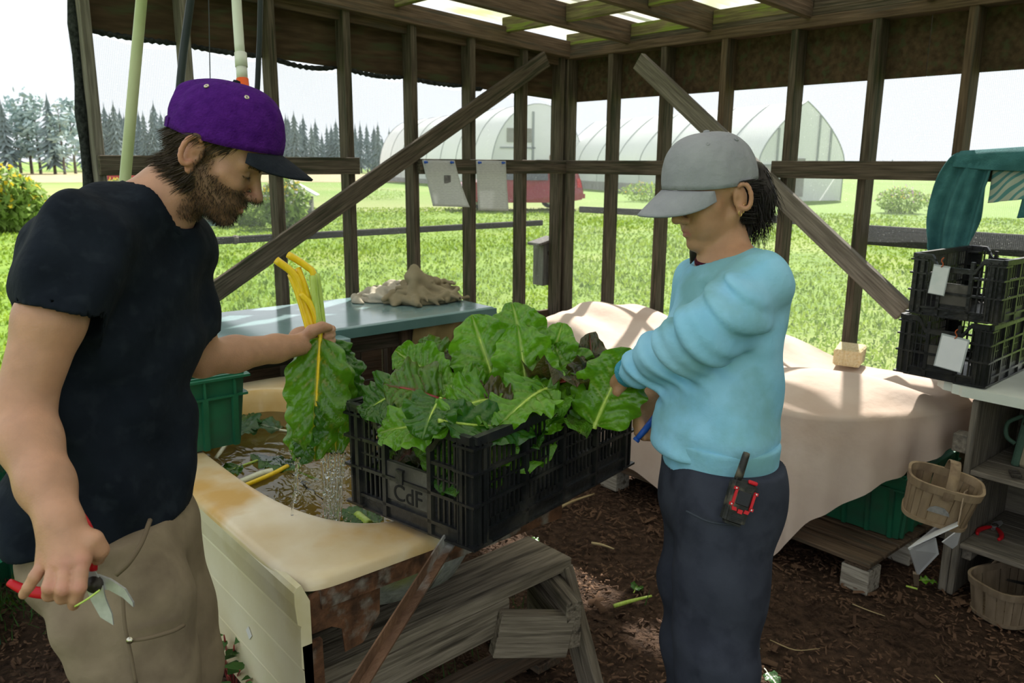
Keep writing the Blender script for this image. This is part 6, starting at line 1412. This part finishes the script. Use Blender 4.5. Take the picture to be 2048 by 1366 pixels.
# near hand reaching among the leaves
Bw.cap(W(1262, 742, 1.88), W(1236, 765, 1.93), .024, .026, .015, flat=(upv, .7))
for k, (x, y) in enumerate(((1222, 758), (1217, 768), (1216, 778), (1220, 788))): fingerw([(1236+k*2, 758+k*6, 1.93, .0105), (x, y, 1.96, .0095), (x-8, y+8, 1.98, .0088), (x-12, y+16, 1.99, .008)])
fingerw([(1248, 768, 1.90, .012), (1236, 784, 1.91, .0105), (1228, 794, 1.93, .009)], .01)
me = Bw.mesh('person'); v, nn = mverts(me); x, y, z = to_local(v, WO, wf, wsd, wu, WS)
col = np.tile(np.array([.42, .225, .128]), (len(v), 1)); col *= 1+.05*wav(v[:, 0], v[:, 1], v[:, 2], 80, 4)[:, None]; hd = np.sqrt(x*x+y*y+z*z) < .17
blend(hd*np.exp(-((x-.1)/.014)**2-((z+.0655)/.0075)**2)*(np.abs(y) < .022), (.44, .15, .14), .85)
blend(hd*np.exp(-((x-.085)/.03)**2-((z+.03)/.025)**2)*(np.abs(y) > .02), (.50, .23, .15), .35); blend(hd*sstep(.072, .086, np.abs(y))*(np.abs(z) < .05), (.52, .25, .16), .4)
hairw = hd*np.maximum((z > .034)*(x < .066), sstep(-.006, -.024, x)*sstep(-.075, -.05, z-.4*x)*(np.abs(y) < .078)); hairw = hairw*(1-np.exp(-((x+.006)/.015)**2-((z+.0)/.033)**2)*(np.abs(y) > .06)); blend(hairw, (.014, .010, .009), .95)
lid = hd*np.exp(-((z-.002)/.0018)**2)*(x > .07)*(np.abs(np.abs(y)-.033) < .016); blend(lid, (.02, .012, .01), .9)
browm = hd*np.exp(-((z-.027)/.0035)**2)*(x > .06)*(np.abs(y) > .012)*(np.abs(y) < .05); blend(browm, (.04, .025, .02), .7)
setcol(me, np.clip(col, .005, 1)); wom = obj('person', me, 'skin'); tag(wom, 'woman in grey cap and light blue sweatshirt sorting chard', 'person')
sel = np.nonzero(hairw > .5)[0]; capd = (v-W(1408, 366, 1.76))@zh; sel = sel[capd[sel] < .006]; sel = r_.choice(sel, min(2600, len(sel)))
strands('hair', v[sel]+nn[sel]*.0008, nn[sel]*.12-wf*.9-wu*.10+r_.normal(0, .05, (len(sel), 3)), .030, .0009, 'black_hair', wom, 5, -wu*.1)
# ponytail: core plus long strands
Pt = fld([W(1488, 330, 1.78), W(1530, 420, 1.8), W(1490, 480, 1.8)], .07, .005)
Pt.chain(wp_([(1484, 342, 1.80, .022), (1504, 352, 1.80, .030), (1513, 390, 1.80, .036), (1507, 430, 1.80, .030), (1496, 462, 1.80, .012)]), .02); Pt.chain(wp_([(1490, 372, 1.78, .030), (1478, 410, 1.77, .026), (1484, 440, 1.78, .016)]), .02)
pm = Pt.mesh('ponytail'); ho = obj('ponytail', pm, 'black_hair', wom); pvv, pn = mverts(pm); sel = r_.choice(np.arange(len(pvv)), 1500)
strands('ponytail_strands', pvv[sel], pn[sel]*.25-zh*.8+rt*r_.normal(.05, .25, (len(sel), 1))+fw*r_.normal(0, .15, (len(sel), 1)), .055, .0009, 'black_hair', ho, 6, -zh*.5-rt*.15, 4)
Pb = fld([W(1398, 490, 1.83), W(1385, 530, 1.83)], .05, .005); Pb.chain(wp_([(1412, 484, 1.83, .020), (1398, 502, 1.83, .019), (1384, 526, 1.83, .006)]), .015); ho2 = obj('hair_lock', Pb.mesh('hair_lock'), 'black_hair', wom)
ca = math.radians(9); wx = nrm(-rh*math.cos(.38)-fh*math.sin(.38)); cf = wx*math.cos(ca)-zh*math.sin(ca); cu2 = wx*math.sin(ca)+zh*math.cos(ca)
make_cap(wom, W(1420, 367, 1.765), cf, np.cross(cu2, cf), cu2, .109, .092, .110, 'grey_cotton', 'grey_cotton', 'grey_cotton', .082, .50, 'grey_cotton', 1.12, .012, strap=False)
for k in range(3): MB().tube([WO+WS*(wf*(-.004-.007*k)+wsd*.083+wu*(-.036+.006*k))+.0065*(np.cos(t)*wf*.5+np.sin(t)*wu) for t in np.linspace(0, 2*math.pi, 14)], .0009, 6, False).build('earring', 'gold', wom, True)
# sweatshirt
S = fld([W(1300, 600, 1.76), W(1570, 600, 1.76), W(1240, 740, 2.08), W(1440, 985, 1.76), W(1440, 470, 1.76), W(1440, 800, 1.56), W(1440, 800, 2.0)], .08, .0055)
secs = [((1434, 925, 1.76), (.142, .116)), ((1430, 860, 1.76), (.140, .121)), ((1438, 770, 1.76), (.134, .116)), ((1450, 650, 1.76), (.142, .112)), ((1457, 585, 1.77), (.136, .090)), ((1460, 562, 1.775), (.09, .050))]
for (a, ea), (b, eb) in zip(secs[:-1], secs[1:]): S.egg(W(*a), W(*b), ea, eb, Lw, .03)
S.chain(wp_([(1512, 566, 1.65, .056), (1459, 556, 1.775, .042), (1408, 572, 1.90, .052)]), .045)
S.chain(wp_([(1510, 568, 1.64, .060), (1465, 622, 1.61, .064), (1418, 662, 1.60, .064), (1372, 693, 1.66, .058), (1325, 714, 1.745, .053), (1290, 728, 1.825, .045)]), .03)
S.cuff(W(1290, 728, 1.825), W(1272, 737, 1.86), .047, .042, .02)
S.chain(wp_([(1408, 560, 1.91, .062), (1366, 690, 2.02, .060)]), .03); S.cuff(W(1366, 690, 2.02), W(1326, 766, 2.005), .060, .046, .03)
AD = nrm(W(1290, 728, 1.825)-W(1510, 568, 1.64))
def wf_(X, Y, Z):
    q = X*rt[0]+Y*rt[1]+Z*rt[2]; w_ = X*upv[0]+Y*upv[1]+Z*upv[2]; e = X*fw[0]+Y*fw[1]+Z*fw[2]; PA = [W(1510, 568, 1.64), W(1418, 662, 1.60), W(1290, 728, 1.825)]; best = None; tt_ = None
    for n_, (a0, a1) in enumerate(zip(PA[:-1], PA[1:])):
        ab = a1-a0; t = np.clip(((X-a0[0])*ab[0]+(Y-a0[1])*ab[1]+(Z-a0[2])*ab[2])/(ab@ab), 0, 1); ox, oy, oz = X-a0[0]-ab[0]*t, Y-a0[1]-ab[1]*t, Z-a0[2]-ab[2]*t; dq = ox*ox+oy*oy+oz*oz; tc = t*.42 if n_ == 0 else .42+t*.58
        if best is None: best, tt_, oz_ = dq, tc, oz
        else: tt_ = np.where(dq < best, tc, tt_); oz_ = np.where(dq < best, oz, oz_); best = np.minimum(best, dq)
    t = tt_; oz = oz_; near = np.exp(-(best/.0085)**2)*sstep(.05, .25, t)*sstep(1.05, .92, t)
    hem = np.exp(-((w_-(W(1440, 905, 1.76)@upv))/.05)**2)
    return .0060*np.sin(q*40+w_*14+2*np.sin(w_*8))*(1-near)+near*(.0085*np.sin((X*AD[0]+Y*AD[1]+Z*AD[2])*88+(q*.6-w_)*20+1.6*np.sin(w_*26+q*9))+.0055*np.sin((X*AD[0]+Y*AD[1]+Z*AD[2])*150-oz*46+2*np.sin(w_*24)))+.005*np.sin(w_*70+q*20+2*np.sin(q*18))*hem+.0025*wav(X, Y, Z, 30, 22)
S.disp(wf_); S.plane((0, 0, .985), -zh, .012); S.chain(wp_([(1452, 540, 1.772, .056), (1425, 460, 1.772, .078)]), .006, op='sub')
sw = obj('sweatshirt', S.mesh('sweatshirt'), 'sky_fleece', wom)
Cf = fld([W(1272, 736, 1.86), W(1250, 748, 1.90)], .08, .004); Cf.cuff(W(1282, 732, 1.84), W(1252, 748, 1.895), .040, .034, .01); obj('cuff', Cf.mesh('cuff'), 'cuff_fleece', sw)
Wb = fld([W(1330, 930, 1.76), W(1550, 960, 1.76)], .17, .006); wc = W(1436, 945, 1.76); Wb.egg(np.array([wc[0], wc[1], .90]), np.array([wc[0], wc[1], 1.03]), (.134, .112), (.140, .118), Lw, .01); Wb.plane((0, 0, .952), -zh, .004); Wb.plane((0, 0, 1.025), zh, .004); obj('waistband', Wb.mesh('waistband'), 'sky_fleece', sw)
nc_ = W(1443, 516, 1.772); nk = nrm(zh*.87-rt*.40-fw*.14); e1 = nrm(np.cross(nk, fw)); e2 = np.cross(nk, e1)
MB().tube([nc_-nk*.004+e1*.066*math.cos(t)+e2*.066*math.sin(t) for t in np.linspace(0, 2*math.pi, 40)], [.0085]*40, 8, False).build('collar', 'sky_fleece', sw, True)
MB().tube([nc_+nk*.010+e1*.053*math.cos(t)+e2*.052*math.sin(t) for t in np.linspace(0, 2*math.pi, 40)], [.006]*40, 8, False).build('undershirt_collar', 'maroon_cotton', wom, True)
MB().tube([nc_+nk*.020-nk*.016*math.cos(t)+e1*.050*math.cos(t)+e2*.050*math.sin(t) for t in np.linspace(0, 2*math.pi, 60)], .0012, 5, False).build('necklace', 'chrome', wom, True)
# trousers
nlp = [(W(1462, 985, 1.70), .112), (W(1440, 1150, 1.70), .100), (W(1432, 1300, 1.70), .088), (W(1430, 1420, 1.71), .083)]; flp = [(W(1420, 985, 1.84), .105), (W(1400, 1150, 1.86), .092), (W(1396, 1300, 1.87), .082), (W(1398, 1420, 1.88), .078)]
nk_ = np.array([nlp[-1][0][0], nlp[-1][0][1], .09]); fk_ = np.array([flp[-1][0][0], flp[-1][0][1], .09])
K = fld([W(1300, 920, 1.76), W(1560, 920, 1.76), nk_, fk_], .14, .0075); K.egg(W(1440, 930, 1.76), W(1440, 1000, 1.76), (.148, .112), (.160, .122), Lw, .03); K.chain(nlp+[(nk_, .078)], .03); K.chain(flp+[(fk_, .075)], .03)
K.disp(lambda X, Y, Z: .004*np.sin((X*rt[0]+Y*rt[1])*26+Z*30+2*np.sin(Z*11))+.0035*wav(X, Y, Z, 24, 9)); K.plane(W(1440, 905, 1.76), zh, .004)
wt = obj('trousers', K.mesh('trousers'), 'slate_cotton', wom)
MB().tube(spline([W(1487, 1000, 1.592), W(1476, 1100, 1.606), W(1462, 1230, 1.615), W(1452, 1366, 1.624)], 6), .0028, 7).build('side_seam', 'slate_seam', wt, True)
MB().tube(spline([W(1372, 1022, 1.60), W(1420, 1044, 1.585), W(1475, 1050, 1.592)], 6), .0022, 7).build('pocket_seam', 'slate_seam', wt, True)
MB().tube(spline([W(1535, 935, 1.66), W(1545, 955, 1.66), W(1540, 962, 1.66)], 4), .004, 6).build('belt_loop', 'slate_seam', wt, True)
for p in (nk_, fk_):
    Sb = fld([p-.2*Fw_-zh*.1, p+.26*Fw_+zh*.1], .06, .007); Sb.cap(p-zh*.05, p+zh*.05, .05, .055, .02); Sb.egg(p-Fw_*.03-zh*.057, p+Fw_*.15-zh*.062, (.038, .032), (.040, .026), Lw, .02); Sb.plane(p-zh*.088, -zh, .004); obj('boot', Sb.mesh('boot'), 'boot', wom)
# knife with blue handle in her far hand
kn_ = thing('harvest_knife', 'blue-handled harvest knife in the woman\'s far hand', 'knife', W(1273, 880, 1.90))
MB().tube([W(1274, 878, 1.905), W(1290, 860, 1.905), W(1314, 828, 1.93)], [.0065, .0080, .0075], 10).build('handle', 'blue_grip', kn_, True)
MB().tube([W(1271, 882, 1.905), W(1275, 877, 1.905)], [.0085, .0085], 10).build('bolster', 'blue_grip', kn_, True)
MB().bar(W(1314, 828, 1.93), W(1345, 790, 1.955), .016, .0015, fw).build('blade', 'blade_steel', kn_)
# walkie-talkie clipped to the hip
mat('radio_black', (.014, .015, .015), (.03, .03, .028), .5, 30, c3=(.13, .115, .085), s3=22, bump=.3, bscale=60); mat('radio_red', (.50, .010, .02), (.55, .02, .03), .4, 20); mat('radio_screen', (.010, .011, .012), rough=.15)
ru = nrm(upv*.93+rt*.32+fw*.05); rn = nrm(-fw*.95+rt*.12+upv*.15); rn = nrm(rn-ru*(rn@ru)); rr_x = np.cross(ru, rn); Mr = base(rr_x, ru, rn, W(1476, 1004, 1.575))
rd = thing('two_way_radio', 'muddy black and red two-way radio clipped to the woman\'s trousers', 'radio', mw=Mr)
bm = bmesh.new(); bmesh.ops.create_cube(bm, size=1); bmesh.ops.scale(bm, vec=(.054, .092, .028), verts=bm.verts)
for q in bm.verts:
    if q.co.y < 0: q.co.x *= .86
bmesh.ops.bevel(bm, geom=bm.edges[:], offset=.007, segments=3, affect='EDGES'); me = bpy.data.meshes.new('case'); bm.to_mesh(me); bm.free(); obj('case', me, 'radio_black', rd, Mr)
MB().lathe([(0, 0), (.0085, 0), (.0078, .02), (.0072, .05), (.0065, .056), (0, .057)], 14, Mr @ Matrix.Translation((-.014, .042, 0)) @ Matrix.Rotation(-math.pi/2, 4, 'X')).build('antenna', 'radio_black', rd, True)
obj('screen', boxmesh('screen', .027, .027, .003, .001), 'radio_screen', rd, Mr @ Matrix.Translation((.003, .010, .0150)))
for sx in (-1, 1):
    MB().box((.003+sx*.019, .010, .0148), (.005, .034, .004)).box((.003+sx*.021, .026, .0148), (.008, .006, .004)).box((.003+sx*.021, -.006, .0148), (.008, .006, .004)).build('side_buttons', 'radio_red', rd, mw=Mr)
    for yy_ in (.026, -.006): MB().lathe([(0, .0010), (.0015, .0008), (.0016, 0)], 8, Mr @ Matrix.Translation((.003+sx*.021, yy_, .0168))).build('button_mark', 'white_paint', rd)
for k in (-1, 0, 1): plate('key', [(.003+k*.012-.0048, -.020+abs(k)*.003, .0145), (.003+k*.012+.0048, -.020+abs(k)*.003, .0145), (.003+k*.014+.0048, -.012+abs(k)*.002, .0145), (.003+k*.014-.0048, -.012+abs(k)*.002, .0145)], .003, (0, 0, 1), 'radio_red', rd, mw=Mr)
obj('top_key', boxmesh('top_key', .020, .008, .010, .003, 2), 'radio_red', rd, Mr @ Matrix.Translation((.014, .045, .006)))
for k in range(5): MB().box((0, -.028-k*.0035, .0142), (.028-k*.002, .0012, .002)).build('speaker_slot', 'radio_screen', rd, mw=Mr)
# ------------------------------------------------------------------ wood chips and scraps on the ground
def chipmat():
    m = mat('wood_chip', (.04, .024, .016), (.15, .088, .055), .9, 3.2, detail=2); return m
chipmat(); mat('straw', (.32, .24, .12), (.45, .36, .20), .8, 5)
nc = 24000; cxs = RNG.uniform(.1, 3.7, nc); cys = RNG.uniform(-.3, 3.8, nc); ln = RNG.uniform(.004, .015, nc)*(1+1.2*(RNG.uniform(0, 1, nc) > .96)); wd = ln*RNG.uniform(.18, .45, nc); tk = RNG.uniform(.001, .004, nc)
an = RNG.uniform(0, 6.283, nc); tl = RNG.normal(0, .35, nc); zz_ = RNG.uniform(.004, .016, nc)+.012*wav(cxs, cys, 0*cxs, 9, 1)
ux_ = np.stack([np.cos(an)*np.cos(tl), np.sin(an)*np.cos(tl), np.sin(tl)], -1); uy_ = np.stack([-np.sin(an), np.cos(an), RNG.normal(0, .4, nc)], -1); uy_ /= np.linalg.norm(uy_, axis=1)[:, None]; uz_ = np.cross(ux_, uy_)
c_ = np.stack([cxs, cys, zz_], -1); vs = []
for a, b, c in ((-1, -1, 0), (1, -.6, 0), (.9, .8, 0), (-.8, 1, 0), (-.9, -.7, 1), (.9, -.5, 1), (.8, .6, 1), (-.7, .8, 1)): vs.append(c_+ux_*(a*ln)[:, None]+uy_*(b*wd)[:, None]+uz_*(c*tk)[:, None])
v = np.stack(vs, 1).reshape(-1, 3); k8 = np.arange(nc)[:, None]*8; fq = np.concatenate([k8+np.array(q) for q in ((4, 5, 6, 7), (0, 1, 5, 4), (1, 2, 6, 5), (2, 3, 7, 6), (3, 0, 4, 7))])
tag(obj('wood_chips', fastmesh('wood_chips', v, fq), 'wood_chip'), 'loose brown wood chips covering the shed ground', 'wood chips', kind='stuff')
rs = random.Random(11)
def scrap(label, pix, r, m, nm='plant_scrap'):
    o = MB().tube(spline([G(x, y, .018+r) for x, y in pix], 4), [r*(.7+.3*math.sin(i/3+1)) for i in range(4*(len(pix)-1)+1)], 7).build(nm, m, None, True); tag(o, label, 'plant scrap')
scrap('long pale dry stalk on the mulch beside the tub stand', [(1100, 1025), (1145, 1003), (1188, 988)], .007, 'straw')
scrap('short pale stalk end lying below the long dry stalk', [(1098, 1038), (1112, 1018)], .007, 'straw')
scrap('yellowish stalk lying on the mulch left of the woman', [(1183, 1086), (1205, 1090), (1228, 1098)], .006, 'straw')
scrap('pale green stalk on the mulch behind the woman\'s leg', [(1228, 1212), (1262, 1202), (1303, 1192)], .008, 'stem_green')
scrap('thin straw lying in front of the pallet', [(1540, 1280), (1590, 1300), (1640, 1297)], .002, 'straw')
scrap('thin straw on the mulch right of the woman', [(1705, 1208), (1740, 1222), (1770, 1232)], .002, 'straw')
scrap('thin straw near the right photo edge', [(1870, 1350), (1900, 1380), (1930, 1395)], .002, 'straw')
scrap('small green leaf stalk by the pallet foot', [(1812, 1172), (1835, 1178)], .004, 'stem_green')
for i, (x, y, k, lb) in enumerate(((1075, 1085, 'd', 'small torn green leaf on the mulch beside the tub stand'), (1510, 1300, 'w', 'pale torn leaf in the sun patch by the woman\'s leg'), (1535, 1345, 'w', 'pale crumpled leaf at the bottom photo edge'), (1840, 1160, 'g', 'tiny green leaf by the cardboard flap'), (1270, 1180, 'd', 'small wilted leaf on the sunlit mulch'))):
    g = G(x, y, .03); put_leaf(Matrix.Translation(V(g)) @ Matrix.Rotation(i*1.3, 4, 'Z') @ Matrix.Rotation(.2, 4, 'Y'), leaf_mesh(.07, .05, 200+i, .6, .4, 1.2, 1, k, .3, 11, 16), k, lb, None, 'leaf_scrap')
# weed growing beside the tub apron
mat('weed_leaf', (.05, .13, .03), (.09, .20, .05), .6, 12, trans=.3)
wc_ = G(470, 1420, .0); wd_ = thing('weed_plant', 'leafy green weed growing beside the tub apron', 'weed', wc_)
tips = [W(448, 1270, 2.0), W(468, 1290, 2.0), W(440, 1320, 1.98), W(480, 1340, 1.96), W(455, 1350, 1.95), W(500, 1360, 1.95), W(445, 1300, 2.0)]
for i, t in enumerate(tips):
    MB().tube(spline([wc_, (wc_+t)/2+np.array([0, 0, .03]), t], 5), [.003]*10+[.0015], 6).build('stalk', 'stem_red', wd_, True)
    for j in range(3):
        a = rs.uniform(0, 6.28); d = nrm(np.array([math.cos(a), math.sin(a), rs.uniform(-.3, .4)])); L_ = rs.uniform(.045, .07); n_ = nrm(zh+.3*np.array([rs.uniform(-1, 1), rs.uniform(-1, 1), 0])); s_ = nrm(np.cross(d, n_)); p0 = t-zh*.03*j
        v = [p0]+[p0+d*L_*q+s_*wq*L_+n_*zq*L_ for q, wq, zq in ((.3, .25, .06), (.6, .26, .05), (1.0, 0, -.08), (.6, -.26, .05), (.3, -.25, .06), (.5, 0, 0))]
        MB().add(v, ((0, 1, 6), (1, 2, 6), (2, 3, 6), (3, 4, 6), (4, 5, 6), (5, 0, 6))).build('leaf', 'weed_leaf', wd_)
# grass tufts by the crates on the left
nb = 1500; gx_ = np.concatenate([RNG.normal(.55, .18, nb//2), RNG.normal(.95, .35, nb//2)]); gy_ = np.concatenate([RNG.normal(3.2, .12, nb//2), RNG.normal(1.95, .25, nb//2)]); hh = RNG.uniform(.03, .10, nb); an = RNG.uniform(0, 6.28, nb)
b0 = np.stack([gx_-.003*np.cos(an), gy_-.003*np.sin(an), 0*gx_], -1); b1 = np.stack([gx_+.003*np.cos(an), gy_+.003*np.sin(an), 0*gx_], -1); tp = np.stack([gx_+RNG.normal(0, .03, nb), gy_+RNG.normal(0, .03, nb), hh], -1)
tag(obj('grass_tufts', fastmesh('grass_tufts', np.stack([b0, b1, tp], 1).reshape(-1, 3), None, np.arange(nb*3).reshape(-1, 3)), 'weed_leaf'), 'sparse grass tufts growing under the tub and by the green stack', 'grass', kind='stuff')
